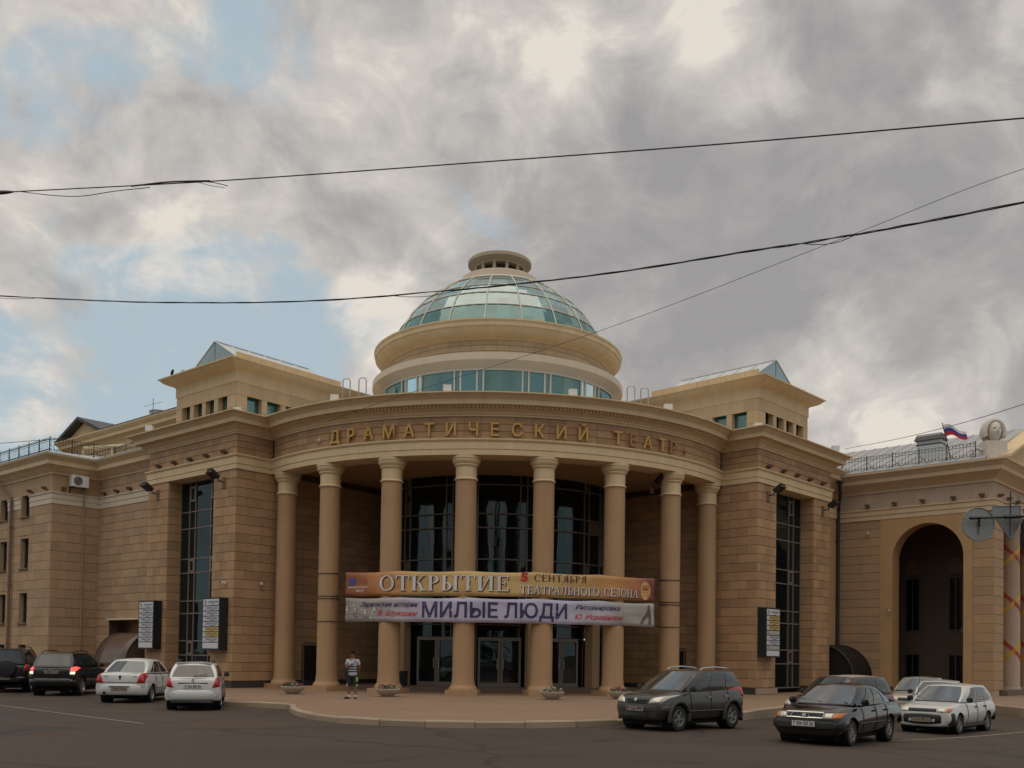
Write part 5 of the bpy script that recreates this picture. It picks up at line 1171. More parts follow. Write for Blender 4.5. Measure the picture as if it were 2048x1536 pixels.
car('white_sedan', 'white saloon with tall red tail lamps parked between black off-roader and white estate', 'car', (-13.42, 35.3, -.15), radians(91), dict(
    paint=WP3, wb=2.63, track=1.46, R=.31, W=.86, tw=.19, spokes=6, rim=ALLOY, arch=1.16,
    st=[(2.05, .26, .54, .70, .62, .68, .56), (1.96, .23, .56, .80, .72, .79, .66), (1.6, .22, .60, .88, .78, .85, .72), (1.2, .22, .62, .95, .79, .865, .74), (.8, .22, .64, 1.0, .79, .865, .76), (0, .22, .66, 1.0, .79, .865, .775), (-.8, .24, .68, 1.01, .79, .865, .78), (-1.35, .26, .70, 1.03, .78, .865, .77), (-1.75, .28, .72, 1.06, .77, .85, .73), (-2.10, .30, .72, 1.05, .73, .82, .69), (-2.20, .33, .70, .98, .67, .77, .64)],
    belt=(1.02, -1.72, 1.01, .765), roof=(.22, -1.0, 1.46, .61), crown=.05, bow=.12, rbow=.12, rear_glass=[(.05, .10), (.95, .10), (.90, .88), (.10, .88)], rglass=CGLASSL,
    side_win=[[(.12, .10), (.43, .08), (.44, .88), (.25, .86)], [(.47, .08), (.76, .10), (.74, .86), (.48, .88)], [(.79, .10), (.88, .14), (.82, .60), (.78, .80)]],
    seams=(.66, -.24, -1.0), handles=(-.10, -.86), mirror_m=TRIMB, side_trim=.52, trim_m=mat('panel_gap_grey', (.3, .29, .28), .8),
    boxes=[('rear_bumper', WP3, -2.27, 0, .79, .32, .66, .22)],
    proj=[('tail_light', LAMPR, -1, [(.55, .69), (.80, .69), (.79, 1.03), (.655, 1.03)], .03), ('headlight', LAMPC, 1, [(.42, .62), (.72, .62), (.72, .80), (.42, .80)], .02)],
    plates=[(-2.285, .50, 'С 343 ТА 56', PLATED), (2.10, .46, '', PLATE)], extra=[logan_extra]))
# --- black off-roader, lamps lit
def rav_extra(C, B):
    mb = MB(); mb.box((-2.15, 0, 1.04), (.03, .22, .035)); B(mb, 'badge', STEEL)
    for s in (1, -1): mb = MB(); mb.box((-2.13, s*.72, .62), (.02, .12, .05)); B(mb, 'reflector', STEEL)
BK2 = paint('deep_black_paint', (.008, .008, .008), .2, .0, .3)
car('black_suv', 'black off-roader with lit red rear lamps parked left of the white saloon', 'car', (-17.55, 39.6, -.15), radians(92), dict(
    paint=BK2, wb=2.66, track=1.55, R=.36, W=.90, tw=.23, spokes=6, rim=ALLOY, flare=False, arch=1.14,
    st=[(2.22, .38, .66, .82, .66, .72, .60), (2.1, .32, .68, .94, .78, .86, .70), (1.7, .30, .72, 1.04, .82, .90, .76), (1.2, .30, .74, 1.10, .82, .905, .78), (.7, .30, .76, 1.12, .82, .905, .80), (0, .30, .78, 1.12, .82, .905, .81), (-.8, .32, .80, 1.13, .82, .905, .81), (-1.4, .34, .82, 1.15, .82, .905, .80), (-1.8, .38, .82, 1.15, .80, .89, .78), (-2.05, .42, .80, 1.13, .76, .86, .74), (-2.14, .46, .76, 1.05, .70, .80, .68)],
    belt=(1.08, -2.06, 1.11, .80), roof=(.30, -1.72, 1.63, .66), crown=.05, bow=.12, rbow=.07,
    side_win=[[(.11, .10), (.35, .08), (.36, .88), (.19, .86)], [(.38, .08), (.63, .08), (.62, .88), (.39, .88)], [(.66, .10), (.92, .16), (.88, .84), (.65, .88)]],
    seams=(.70, -.22, -1.0), handles=(-.08, -.86), handle_m=BK2, mirror_m=BK2, rails=BLACK,
    boxes=[('rear_bumper', BK2, -2.22, 0, .82, .40, .68, .2)],
    proj=[('tail_light', LAMPRL, -1, [(.68, .98), (.84, .98), (.82, 1.13), (.69, 1.13)], .03), ('tail_light', LAMPWL, -1, [(.68, .84), (.83, .84), (.83, .95), (.68, .95)], .03), ('headlight', LAMPC, 1, [(.44, .74), (.78, .74), (.78, .92), (.44, .92)], .02)],
    plates=[(-2.17, .93, 'С 888 КТ 56', PLATED), (2.26, .56, '', PLATE)], extra=[rav_extra]))
# --- dark off-roader with spare wheel at the picture's edge
def prado_extra(C, B):
    t_, r_ = MB(), MB(); t_.lathe([(.0, -.10), (.33, -.10), (.37, -.05), (.37, .06), (.33, .11), (.20, .13), (0, .14)], 28)
    for v in t_.v: v.x, v.y, v.z = -2.20-v.z, v.x-.12, 1.0+v.y
    B(t_, 'spare_wheel', mat('dark_cover', (.018, .018, .019), .5), C, True)
car('dark_suv', 'nearly black off-roader with a spare wheel on its tailgate at the left edge', 'car', (-20.75, 41.6, -.15), radians(104), dict(
    paint=BK2, wb=2.79, track=1.58, R=.38, W=.91, tw=.24, spokes=6, rim=HUBC, arch=1.13,
    st=[(2.2, .42, .72, .90, .70, .76, .64), (2.1, .36, .74, 1.0, .80, .88, .74), (1.7, .34, .78, 1.10, .84, .91, .78), (1.2, .34, .80, 1.16, .84, .915, .80), (.7, .34, .82, 1.18, .84, .915, .82), (0, .34, .84, 1.18, .84, .915, .82), (-.8, .36, .86, 1.18, .84, .915, .82), (-1.4, .38, .88, 1.19, .84, .915, .82), (-1.8, .42, .88, 1.19, .82, .90, .80), (-2.05, .46, .86, 1.17, .78, .88, .78), (-2.12, .5, .80, 1.10, .74, .84, .74)],
    belt=(1.15, -2.08, 1.17, .82), roof=(.45, -1.92, 1.76, .70), crown=.05, bow=.10, rbow=.05,
    side_win=[[(.10, .10), (.34, .08), (.35, .88), (.17, .86)], [(.37, .08), (.62, .08), (.62, .88), (.38, .88)], [(.65, .10), (.94, .12), (.92, .86), (.65, .88)]],
    seams=(.75, -.2, -1.0), handles=(-.06, -.86), handle_m=BK2, mirror_m=BK2, rails=BLACK,
    boxes=[('rear_bumper', BK2, -2.22, 0, .84, .44, .66, .2)],
    proj=[('tail_light', LAMPR, -1, [(.74, .90), (.87, .90), (.86, 1.17), (.75, 1.17)], .03), ('headlight', LAMPC, 1, [(.48, .82), (.78, .82), (.78, .98), (.48, .98)], .02)],
    plates=[(-2.235, .60, 'В 208 ОМ', PLATED), (2.24, .6, '', PLATE)], extra=[prado_extra]))
# --- cars half hidden behind the black saloon and the white estate
MAR = paint('maroon_paint', (.045, .014, .013), .25, .0, .7)
base_small = dict(wb=2.46, track=1.42, R=.30, W=.83, tw=.19, spokes=7, rim=HUBC, arch=1.16,
    st=[(1.90, .25, .52, .68, .62, .68, .56), (1.82, .22, .54, .80, .72, .79, .66), (1.5, .21, .58, .90, .76, .83, .70), (1.1, .21, .60, .96, .77, .84, .73), (.7, .21, .62, .98, .77, .84, .75), (0, .21, .64, .98, .77, .84, .76), (-.8, .23, .66, .99, .77, .84, .76), (-1.3, .25, .68, 1.0, .76, .84, .75), (-1.7, .28, .68, 1.0, .74, .82, .73), (-1.95, .31, .66, 1.0, .70, .79, .69), (-2.02, .34, .62, .93, .64, .74, .62)],
    belt=(.95, -1.92, .97, .745), roof=(.18, -1.6, 1.44, .60), crown=.05, bow=.12, rbow=.06,
    side_win=[[(.12, .10), (.36, .08), (.37, .88), (.21, .86)], [(.39, .08), (.63, .08), (.62, .88), (.40, .88)], [(.66, .10), (.92, .16), (.88, .84), (.65, .88)]],
    seams=(.62, -.24, -1.0), handles=(-.10, -.86), mirror_m=BLACK,
    proj=[('headlight', LAMPC, 1, [(.44, .63), (.70, .65), (.71, .80), (.45, .78)], .025), ('grille', BLACK, 1, [(-.36, .64), (.36, .64), (.36, .75), (-.36, .75)], .006), ('tail_light', LAMPR, -1, [(.56, .68), (.76, .68), (.75, .94), (.58, .94)], .02)],
    boxes=[('front_bumper', BLACK, 1.93, 0, .66, .34, .52, .2)], plates=[(1.95, .44, '', PLATE), (-2.06, .74, '', PLATE)])
car('maroon_hatchback', 'dark maroon small car with a cream roof half hidden behind the black saloon', 'car', (10.25, 29.6, road_z(10.25, 29.6)), radians(-146), dict(base_small, paint=MAR, roof_panel=paint('cream_roof_paint', (.58, .53, .45), .3), roof=(.22, -1.62, 1.50, .62)))
SIL = paint('silver_beige_paint', (.40, .355, .30), .3, .45, .5)
car('silver_sedan', 'silver-beige saloon parked in the gap between the black saloon and white estate', 'car', (15.4, 34.6, road_z(15.4, 34.6)), radians(-128), dict(base_small, paint=SIL, screen=CGLASSW, belt=(.95, -1.75, .97, .745), roof=(.15, -1.1, 1.42, .60)))
car('white_hatchback', 'white car showing only its roof above the white estate', 'car', (15.2, 32.8, road_z(15.2, 32.8)), radians(-122), dict(base_small, paint=paint('plain_white_paint', (.58, .56, .52), .3), screen=CGLASSW, roof=(.18, -1.5, 1.38, .60)))
# ------------------------------------------------------------------ banners tied round the columns
BR = RC+.505
bpts = []
for k in range(1, 7): a = (k-3.5)*AST; bpts.append(Vector(circ(a, BR)))
def on_chord(p, q, ang):
    best = None
    for i in range(401):
        v = p+(q-p)*i/400; a = math.degrees(atan2(v.x, CC.y-v.y))
        if best is None or abs(a-ang) < best[0]: best = (abs(a-ang), v)
    return best[1]
bpts[0] = on_chord(bpts[0], bpts[1], -31.9); bpts[-1] = on_chord(bpts[-2], bpts[-1], 31.6)
# ease the folds so that the cloth bends softly over each column
def soft(pts, r=.42, n=6):
    out = [pts[0]]
    for i in range(1, len(pts)-1):
        a, b, c = pts[i-1], pts[i], pts[i+1]; p = b+(a-b).normalized()*r; q = b+(c-b).normalized()*r
        out += [(p*(1-t)**2+b*2*t*(1-t)+q*t*t) for t in [j/n for j in range(n+1)]]
    return out+[pts[-1]]
BP = soft(bpts); cum = [0.0]
for a, b in zip(BP[:-1], BP[1:]): cum.append(cum[-1]+(b-a).length)
BL = cum[-1]
def bpos(u, z, off=0.0):
    s = max(0.0, min(BL, u*BL)); i = max(0, min(len(cum)-2, next((k for k in range(len(cum)-1) if cum[k+1] >= s), len(cum)-2)))
    t = (s-cum[i])/(cum[i+1]-cum[i]); d = (BP[i+1]-BP[i]).normalized(); n = Vector((d.y, -d.x)); p = BP[i]+(BP[i+1]-BP[i])*t
    rip = .018*sin(u*61+z*3.1)+.012*sin(u*23-z*7); 
    return Vector((p.x+n.x*(off+rip), p.y+n.y*(off+rip), z))
def cloth_mat(name, stops, mottle):
    m = bpy.data.materials.new(name); m.use_nodes = True; t = m.node_tree; p = t.nodes['Principled BSDF']; p.inputs['Roughness'].default_value = .6
    tc_ = t.nodes.new('ShaderNodeTexCoord'); sx = t.nodes.new('ShaderNodeSeparateXYZ'); t.links.new(tc_.outputs['Generated'], sx.inputs[0])
    nz = t.nodes.new('ShaderNodeTexNoise'); nz.inputs['Scale'].default_value = 3.0 if mottle < .2 else 9; nz.inputs['Detail'].default_value = 6; t.links.new(tc_.outputs['Object'], nz.inputs['Vector'])
    ad = t.nodes.new('ShaderNodeMath'); ad.operation = 'MULTIPLY_ADD'; ad.inputs[1].default_value = .05; t.links.new(nz.outputs[0], ad.inputs[0]); t.links.new(sx.outputs[0], ad.inputs[2])
    r = t.nodes.new('ShaderNodeValToRGB'); t.links.new(ad.outputs[0], r.inputs[0]); e = r.color_ramp.elements
    e[0].position, e[0].color = stops[0][0], (*stops[0][1], 1); e[1].position, e[1].color = stops[-1][0], (*stops[-1][1], 1)
    for q, c in stops[1:-1]: k = e.new(q); k.color = (*c, 1)
    mx = t.nodes.new('ShaderNodeVectorMath'); mx.operation = 'SCALE'; k = t.nodes.new('ShaderNodeMath'); k.operation = 'MULTIPLY_ADD'; k.inputs[1].default_value = mottle; k.inputs[2].default_value = 1-mottle/2
    t.links.new(nz.outputs[0], k.inputs[0]); t.links.new(r.outputs[0], mx.inputs[0]); t.links.new(k.outputs[0], mx.inputs['Scale']); t.links.new(mx.outputs[0], p.inputs['Base Color']); return m
ORANGE = cloth_mat('orange_banner_print', [(0.0, (.20, .065, .035)), (.05, (.30, .10, .04)), (.13, (.48, .21, .075)), (.28, (.56, .36, .14)), (.5, (.58, .40, .16)), (.72, (.54, .345, .14)), (.88, (.52, .25, .085)), (.96, (.42, .17, .07)), (1.03, (.20, .06, .05))], .18)
LILAC = cloth_mat('lilac_banner_print', [(0.0, (.30, .26, .24)), (.10, (.33, .29, .27)), (.19, (.42, .38, .42)), (.30, (.47, .43, .56)), (.70, (.45, .43, .56)), (.84, (.46, .45, .50)), (.90, (.36, .34, .32)), (1.03, (.40, .37, .33))], .16)
INKW = mat('print_white', (.66, .64, .66), .6); INKD = mat('print_dark_brown', (.055, .02, .015), .6); INKN = mat('print_navy', (.035, .028, .10), .6); INKR = mat('print_red', (.55, .03, .035), .6)
INKV = mat('print_violet', (.07, .06, .25), .6); INKO = mat('print_pale_orange', (.66, .38, .14), .6); INKB = mat('print_brown', (.13, .09, .065), .6); INKG = mat('print_faint_white', (.55, .53, .50), .6)
def banner(label, z0, z1, m):
    n = 150; mb = MB(); rows = 6; b = thing('banner', bpos(.5, z0), label, 'banner', 'banners across the columns')
    for j in range(rows+1):
        for i in range(n+1):
            u = i/n; k = (u*5+.03) % 1.0; sag = -.05*sin(pi*k)*(1 if j == rows else .5); z = z0+(z1-z0)*j/rows
            mb.v.append(bpos(u, z+sag*(j/rows), .012*sin(j*2.4+u*40)))
    mb.f = [[j*(n+1)+i, j*(n+1)+i+1, (j+1)*(n+1)+i+1, (j+1)*(n+1)+i] for j in range(rows) for i in range(n)]
    o = mb.build('banner_cloth', m, b, smooth=True, fix=False); mod = o.modifiers.new('thickness', 'SOLIDIFY'); mod.thickness = .006; mod.offset = 0
    for u, k, sg in ((0, 1, -1), (1, 6, 1)):                           # ropes to the outer columns
        c = Vector(circ((k-3.5)*AST, RC))
        for z in (z0+.02, z1-.02):
            mb = MB(); mb.tube([bpos(u, z), Vector((c.x-sg*.2, c.y-.44, z+.01))], .014, 5)
            mb.tube([(c.x+.475*cos(2*pi*i/20), c.y+.475*sin(2*pi*i/20), z+.01) for i in range(21)], .014, 5); mb.build('banner_rope', WIREM, b)
    return b, o
B1, C1 = banner('orange banner announcing the season opening, upper of the two banners across the columns', 4.13, 5.17, ORANGE)
B2, C2 = banner('lilac banner with navy title, lower of the two banners across the columns', 3.02, 4.06, LILAC)
# where along the cloth each part of the print falls: share of the banner's length at 43 even steps of its measured layout (682..1312)
UXT = [0.0, 0.0111, 0.0391, 0.0654, 0.0929, 0.1217, 0.1469, 0.1702, 0.1935, 0.2172, 0.2404, 0.2628, 0.2853, 0.3084, 0.3316, 0.3542, 0.3763, 0.3984, 0.4203, 0.4421, 0.464, 0.486, 0.5079, 0.5298, 0.5517, 0.5739, 0.596, 0.6182, 0.6405, 0.664, 0.6882, 0.7119, 0.7351, 0.7591, 0.7842, 0.809, 0.833, 0.8582, 0.8873, 0.917, 0.945, 0.9756, 1.0]
def u_of_x(q):
    s = max(0.0, min(41.999, (q-682.0)/15.0)); k = int(s); return UXT[k]+(UXT[k+1]-UXT[k])*(s-k)
def fit_text(vs, fs, u0, u1, zc, h, par, m, nm, off=.024, flip=False):
    x0 = min(v[0] for v in vs); x1 = max(v[0] for v in vs); y0 = min(v[1] for v in vs); y1 = max(v[1] for v in vs); mb = MB()
    mb.v = [bpos(u0+(u1-u0)*(v[0]-x0)/(x1-x0), zc+h*((v[1]-y0)/(y1-y0)-.5), off) for v in vs]; mb.f = [list(q) for q in fs]
    return mb.build(nm, m, par, fix=False)
def px_text(txt, px0, px1, zc, h, par, m, nm='lettering', bold=.02, shear=0.0, off=.024):
    vs, fs = text_geo(txt, 1.0, 0, bold, shear, res=2); return fit_text(vs, fs, u_of_x(px0), u_of_x(px1), zc, h, par, m, nm, off)
# serif capitals drawn as stems, hairlines, bowls and serifs
def G_rect(o, x0, y0, x1, y1): o.append([(x0, y0), (x1, y0), (x1, y1), (x0, y1)])
def G_stem(o, x, w=.17, s=.07, top=True, bot=True):
    G_rect(o, x, 0, x+w, 1)
    if bot: G_rect(o, x-s, 0, x+w+s, .05)
    if top: G_rect(o, x-s, .95, x+w+s, 1)
def G_diag(o, xb, xt, w, yb=0.0, yt=1.0): o.append([(xb, yb), (xb+w, yb), (xt+w, yt), (xt, yt)])
def G_arc(o, cx, cy, rx, ry, tx, ty, a0, a1, n=14):
    for i in range(n):
        a, b = radians(a0+(a1-a0)*i/n), radians(a0+(a1-a0)*(i+1)/n)
        o.append([(cx+(rx-tx)*cos(a), cy+(ry-ty)*sin(a)), (cx+rx*cos(a), cy+ry*sin(a)), (cx+rx*cos(b), cy+ry*sin(b)), (cx+(rx-tx)*cos(b), cy+(ry-ty)*sin(b))])
def glyph(c):
    o = []; w = .8
    if c == 'О': G_arc(o, .44, .5, .44, .52, .15, .06, 0, 360, 28); w = .88
    elif c == 'Т': G_stem(o, .31, top=False); G_rect(o, .02, .94, .77, 1); G_rect(o, .0, .78, .06, 1); G_rect(o, .73, .78, .79, 1); w = .79
    elif c == 'К': G_stem(o, .07); G_diag(o, .22, .62, .07, .45, 1); G_diag(o, .58, .30, .17, 0, .58); G_rect(o, .52, 0, .86, .05); G_rect(o, .55, .95, .78, 1); w = .84
    elif c == 'Р': G_stem(o, .07); G_arc(o, .22, .73, .40, .27, .15, .05, -90, 90); w = .66
    elif c == 'Ы': G_stem(o, .07); G_arc(o, .22, .27, .36, .27, .14, .05, -90, 90); G_stem(o, .72); w = .98
    elif c == 'Ь': G_stem(o, .07); G_arc(o, .22, .27, .38, .27, .15, .05, -90, 90); w = .64
    elif c == 'И': G_stem(o, .07); G_stem(o, .68); G_diag(o, .20, .66, .06); w = .94
    elif c == 'Н': G_stem(o, .07); G_stem(o, .64); G_rect(o, .2, .47, .68, .53); w = .9
    elif c == 'Е': G_stem(o, .07); G_rect(o, .2, .94, .64, 1); G_rect(o, .2, .48, .5, .54); G_rect(o, .2, 0, .68, .06); G_rect(o, .59, .78, .65, 1); G_rect(o, .45, .38, .5, .64); G_rect(o, .63, 0, .69, .24); w = .7
    elif c == 'С': G_arc(o, .44, .5, .44, .52, .15, .06, 42, 318, 22); G_rect(o, .70, .68, .76, .96); w = .8
    elif c == 'Я': G_stem(o, .50); G_arc(o, .54, .73, .40, .27, .15, .05, 90, 270); G_diag(o, .02, .36, .15, 0, .5); G_rect(o, -.02, 0, .22, .05); w = .76
    elif c == 'Б': G_stem(o, .07); G_rect(o, .2, .94, .62, 1); G_rect(o, .57, .78, .63, 1); G_arc(o, .22, .28, .38, .28, .15, .05, -90, 90); w = .64
    elif c == 'А': G_diag(o, .04, .38, .07); G_diag(o, .60, .34, .17); G_rect(o, .2, .30, .62, .36); G_rect(o, -.04, 0, .2, .05); G_rect(o, .52, 0, .86, .05); w = .82
    elif c == 'Л': G_diag(o, .08, .26, .07); G_stem(o, .58); G_rect(o, .24, .95, .75, 1); G_arc(o, .04, .10, .10, .10, .05, .05, 180, 380, 8); w = .84
    elif c == 'Г': G_stem(o, .07); G_rect(o, .2, .94, .62, 1); G_rect(o, .57, .74, .63, 1); w = .62
    elif c == 'З': G_arc(o, .26, .74, .28, .27, .13, .05, -90, 150); G_arc(o, .26, .26, .32, .27, .14, .05, -150, 90); w = .6
    return o, w
def serif(txt):
    vs, fs, x = [], [], 0.0
    for c in txt:
        if c == ' ': x += .5; continue
        g_, w_ = glyph(c)
        for q in g_: b = len(vs); vs += [(x+p[0], p[1], 0) for p in q]; fs.append(list(range(b, b+len(q))))
        x += w_+.12
    return vs, fs
def px_serif(txt, px0, px1, zc, h, par, m, sh=None, nm='lettering', off=.024):
    vs, fs = serif(txt); u0, u1 = u_of_x(px0), u_of_x(px1)
    if sh: fit_text(vs, fs, u0+.0032, u1+.0032, zc-.035, h, par, sh, nm, off)
    fit_text(vs, fs, u0, u1, zc, h, par, m, nm, off+(.008 if sh else 0))
px_serif('ОТКРЫТИЕ', 759, 1017, 4.66, .66, C1, INKW, INKD)
px_text('5', 1041, 1056, 4.95, .36, C1, INKR, bold=.05)
px_serif('СЕНТЯБРЯ', 1068, 1173, 4.93, .30, C1, INKD)
px_serif('ТЕАТРАЛЬНОГО СЕЗОНА', 1040, 1275, 4.43, .36, C1, INKW, INKD)
px_text('ДРАМАТИЧЕСКИЙ', 697, 736, 4.50, .10, C1, INKW, bold=.02); px_text('ТЕАТР', 712, 728, 4.35, .10, C1, INKW, bold=.02)
def quadp(px0, px1, z0, z1, par, m, off=.022, nm='printed_shape'):
    mb = MB(); u0, u1 = u_of_x(px0), u_of_x(px1); n = 4
    mb.v = [bpos(u0+(u1-u0)*i/n, z, off) for z in (z0, z1) for i in range(n+1)]; mb.f = [[i, i+1, n+2+i, n+1+i] for i in range(n)]; return mb.build(nm, m, par, fix=False)
def ovalp(px0, px1, z0, z1, par, m, off=.022, nm='printed_shape'):
    u0, u1 = u_of_x(px0), u_of_x(px1); n = 24; mb = MB(); mb.v = [bpos((u0+u1)/2+(u1-u0)/2*cos(2*pi*i/n), (z0+z1)/2+(z1-z0)/2*sin(2*pi*i/n), off) for i in range(n)]; mb.f = [list(range(n))]; return mb.build(nm, m, par, fix=False)
quadp(698, 710, 4.60, 4.90, C1, INKV)
for z in (4.66, 4.74, 4.82): quadp(712, 735, z, z+.035, C1, mat('print_rust', (.40, .12, .06), .6))
ovalp(1280, 1302, 4.18, 4.98, C1, INKO)
for z0, z1, a, b in ((4.70, 4.72, 1284, 1298), (4.60, 4.62, 1283, 1299), (4.50, 4.52, 1284, 1297), (4.35, 4.37, 1285, 1294)): quadp(a, b, z0, z1, C1, mat('print_rust_line', (.42, .17, .05), .6), .03)
for px in (1285, 1290, 1295): quadp(px, px+3, 4.74, 4.84, C1, mat('print_rust_line', (.42, .17, .05), .6), .03)
quadp(1295, 1297, 4.24, 4.50, C1, mat('print_rust_line', (.42, .17, .05), .6), .03)
px_text('МИЛЫЕ', 845, 996, 3.55, .66, C2, INKN, bold=.016); px_text('ЛЮДИ', 1009, 1134, 3.50, .78, C2, INKN, bold=.016)
px_text('Лирические истории', 722, 836, 3.74, .26, C2, INKN, bold=.012, shear=.45); px_text('В. Шукшин', 754, 836, 3.36, .26, C2, INKR, bold=.012, shear=.45)
px_text('Инсценировка', 1151, 1240, 3.74, .26, C2, INKN, bold=.012, shear=.45); px_text('Ю. Исрафилов', 1149, 1245, 3.33, .27, C2, INKR, bold=.012, shear=.45)
px_text('ПРЕМЬЕРА', 1247, 1287, 3.62, .15, C2, INKG, bold=.015)
# faded photograph at the left end, small white emblem, seated figure at the right end (flat print)
for k in range(26):
    px = random.uniform(690, 748); z = random.uniform(3.06, 3.5 if px > 715 else 3.75); s_ = random.uniform(2, 6); quadp(px, px+s_, z, z+random.uniform(.05, .16), C2, (mat('print_grey', (.24, .21, .19), .7), INKG)[k % 2], .020+k*.0003)
quadp(689, 697, 3.50, 3.60, C2, INKW, .032); quadp(690, 692, 3.62, 3.70, C2, INKW, .032); quadp(694, 696, 3.62, 3.70, C2, INKW, .032); px_text('ТЕАТР', 690, 712, 3.42, .05, C2, INKW, off=.034)
def polyp(pts, par, m, off=.028):
    mb = MB(); mb.v = [bpos(u_of_x(px), z, off) for px, z in pts]; mb.f = [list(range(len(pts)))]; mb.build('printed_shape', m, par, fix=False)
polyp([(1281, 3.10), (1286, 3.14), (1290, 3.34), (1296, 3.48), (1299, 3.40), (1297, 3.14), (1303, 3.12), (1303, 3.5), (1302, 3.72), (1298, 3.80), (1294, 3.72), (1291, 3.55), (1287, 3.42)], C2, INKB)
ovalp(1294.5, 1299, 3.78, 3.98, C2, INKB, .029)

# ------------------------------------------------------------------ repertoire boards: black boxes with pale and yellow paper strips
PAPER = mat('board_paper', (.60, .61, .66), .6); PAPERY = mat('board_paper_yellow', (.62, .46, .17), .6); PAPERE = mat('board_paper_blank', (.42, .39, .36), .6); PINK = mat('board_ink', (.03, .03, .05), .7)
def board(label, T, d, e, t0, t1, z0, z1, rows, off=.05):
    no = Vector((-e.x, -e.y)); p0, p1 = (T+d*t0, T+d*t1); flip = (p1-p0).x < 0
    if flip: p0, p1 = p1, p0
    dx = (p1-p0).normalized(); W_ = (p1-p0).length; b = thing('repertoire_board', P3((p0+p1)/2, z0), label, 'notice board', 'black notice boards on the towers')
    TH_ = .42
    mb = MB(); mb.wallbox(p0+no*off, p1+no*off, z0, z1, TH_, no); mb.build('board_case', BLACK, b)
    fr = p0+no*(off+TH_); n3 = Vector((no.x, no.y, 0)); x3 = Vector((dx.x, dx.y, 0)); H = z1-z0
    hh = [1.35]+[1]*(len(rows)-2)+[1.25]; tot = sum(hh); z = z1-.05; ih = (H-.10)/tot
    def strip(nm, u0, u1, za, zb, m, par, k=.012): mb = MB(); mb.obox(Vector(P3(fr, za))+x3*u0*W_, x3*(u1-u0)*W_, n3*k, Vector((0, 0, zb-za))); return mb.build(nm, m, par)
    for i, (kind, txt) in enumerate(rows):
        za, zb = z-ih*hh[i]+.02, z-.02; z -= ih*hh[i]; m = {'w': PAPER, 'y': PAPERY, 'e': PAPERE}[kind]; zm = (za+zb)/2
        if i == 0 or i == len(rows)-1: s_ = strip('board_strip', .06, .94, za, zb, m, b)
        else: s_ = strip('board_strip', .22, .94, za, zb, m, b); strip('date_tab', .06, .19, za, zb, PAPER if kind != 'e' else PAPERE, b)
        if i == 0:
            vs, fs = text_geo('ДРАМАТИЧЕСКИЙ', .13, 0, .001, res=1); wd = max(v[0] for v in vs)-min(v[0] for v in vs); mb = MB(); mb.add([Vector(P3(fr, zm+.0+v[1]))+x3*(W_*.62+v[0]/wd*W_*.52)+n3*.016 for v in vs], fs); mb.build('board_print', PINK, s_, fix=False)
            vs, fs = text_geo('ТЕАТР', .11, 0, .001, res=1); mb = MB(); mb.add([Vector(P3(fr, zm-.10+v[1]))+x3*(W_*.62+v[0]*.6)+n3*.016 for v in vs], fs); mb.build('board_print', PINK, s_, fix=False)
            mb = MB(); mb.add([Vector(P3(fr, zm+.10*sin(2*pi*k/10)))+x3*(W_*.19+.07*cos(2*pi*k/10))+n3*.016 for k in range(10)], [list(range(10))]); mb.build('board_emblem', mat('emblem_grey', (.22, .22, .25), .7), s_, fix=False)
        elif txt:
            vs, fs = text_geo(txt, .15, 0, .0015, res=1); wd = max(v[0] for v in vs)-min(v[0] for v in vs); mb = MB(); mb.add([Vector(P3(fr, zm+.01+v[1]))+x3*(W_*.58+v[0]/wd*W_*.60)+n3*.016 for v in vs], fs); mb.build('board_print', PINK if kind == 'w' else INKD, s_, fix=False)
            mb = MB(); mb.obox(Vector(P3(fr, za+.02))+x3*W_*.46+n3*.013, x3*W_*.24, n3*.003, Vector((0, 0, .022))); mb.build('board_print', PINK, s_)
    return b
ML = 'МИЛЫЕ ЛЮДИ'
board('black board of white strips hung on the left tower beside the brown canopy', TL, dL, eL, 7.55, 6.1, 1.72, 4.12, [('w', 'x')]+[('w', ML)]*7+[('w', '')])
board('black board with two yellow strips on the left tower pier beside its corner', TL, dL, eL, 1.80, .38, 1.72, 4.12, [('w', 'x')]+[('w', ML)]*4+[('y', ML)]*2+[('w', ML), ('w', '')])
board('black board with blank and yellow strips on the right tower pier', TR, dR, eR, .05, 1.42, 1.76, 4.10, [('w', 'x'), ('y', ML), ('y', 'МИЛЫЕ'), ('y', ML), ('e', ''), ('w', ML), ('w', ML), ('e', ''), ('w', '')])

# ------------------------------------------------------------------ lamps on the facades
def uplight_mesh():
    mb = MB(); mb.lathe([(0, -.02), (.10, 0), (.14, .06), (.15, .12), (.13, .13), (.12, .08), (0, .06)], 14); me = mb.mesh('lamp_bowl', smooth=True); me.materials.append(mat('lamp_bronze', (.17, .12, .085), .5, .3)); return me
UB = uplight_mesh()
ub2 = MB(); ub2.lathe([(0, .085), (.115, .09), (0, .10)], 14); UG = ub2.mesh('lens'); UG.materials.append(mat('lamp_lens', (.45, .42, .38), .2))
ua = MB(); ua.tube([(0, 0, .0), (0, .10, -.03), (0, .17, -.02)], .022, 5); UA = ua.mesh('bracket'); UA.materials.append(IRON)
ORD = ('first', 'second', 'third', 'fourth', 'fifth')
def uplight(p, n, label):
    a = atan2(n[1], n[0])+pi/2; q = Vector(P3(p, 0)) if len(p) == 2 else Vector(p); base = q+Vector((n[0], n[1], 0))*.19
    o = thing('uplight', base, label, 'lamp', 'small bowl lamps along the friezes', rz=a)
    for me in (UB, UG, UA):
        c = bpy.data.objects.new(me.name.split('.')[0], me); COL.objects.link(c); c.parent = o
    return o
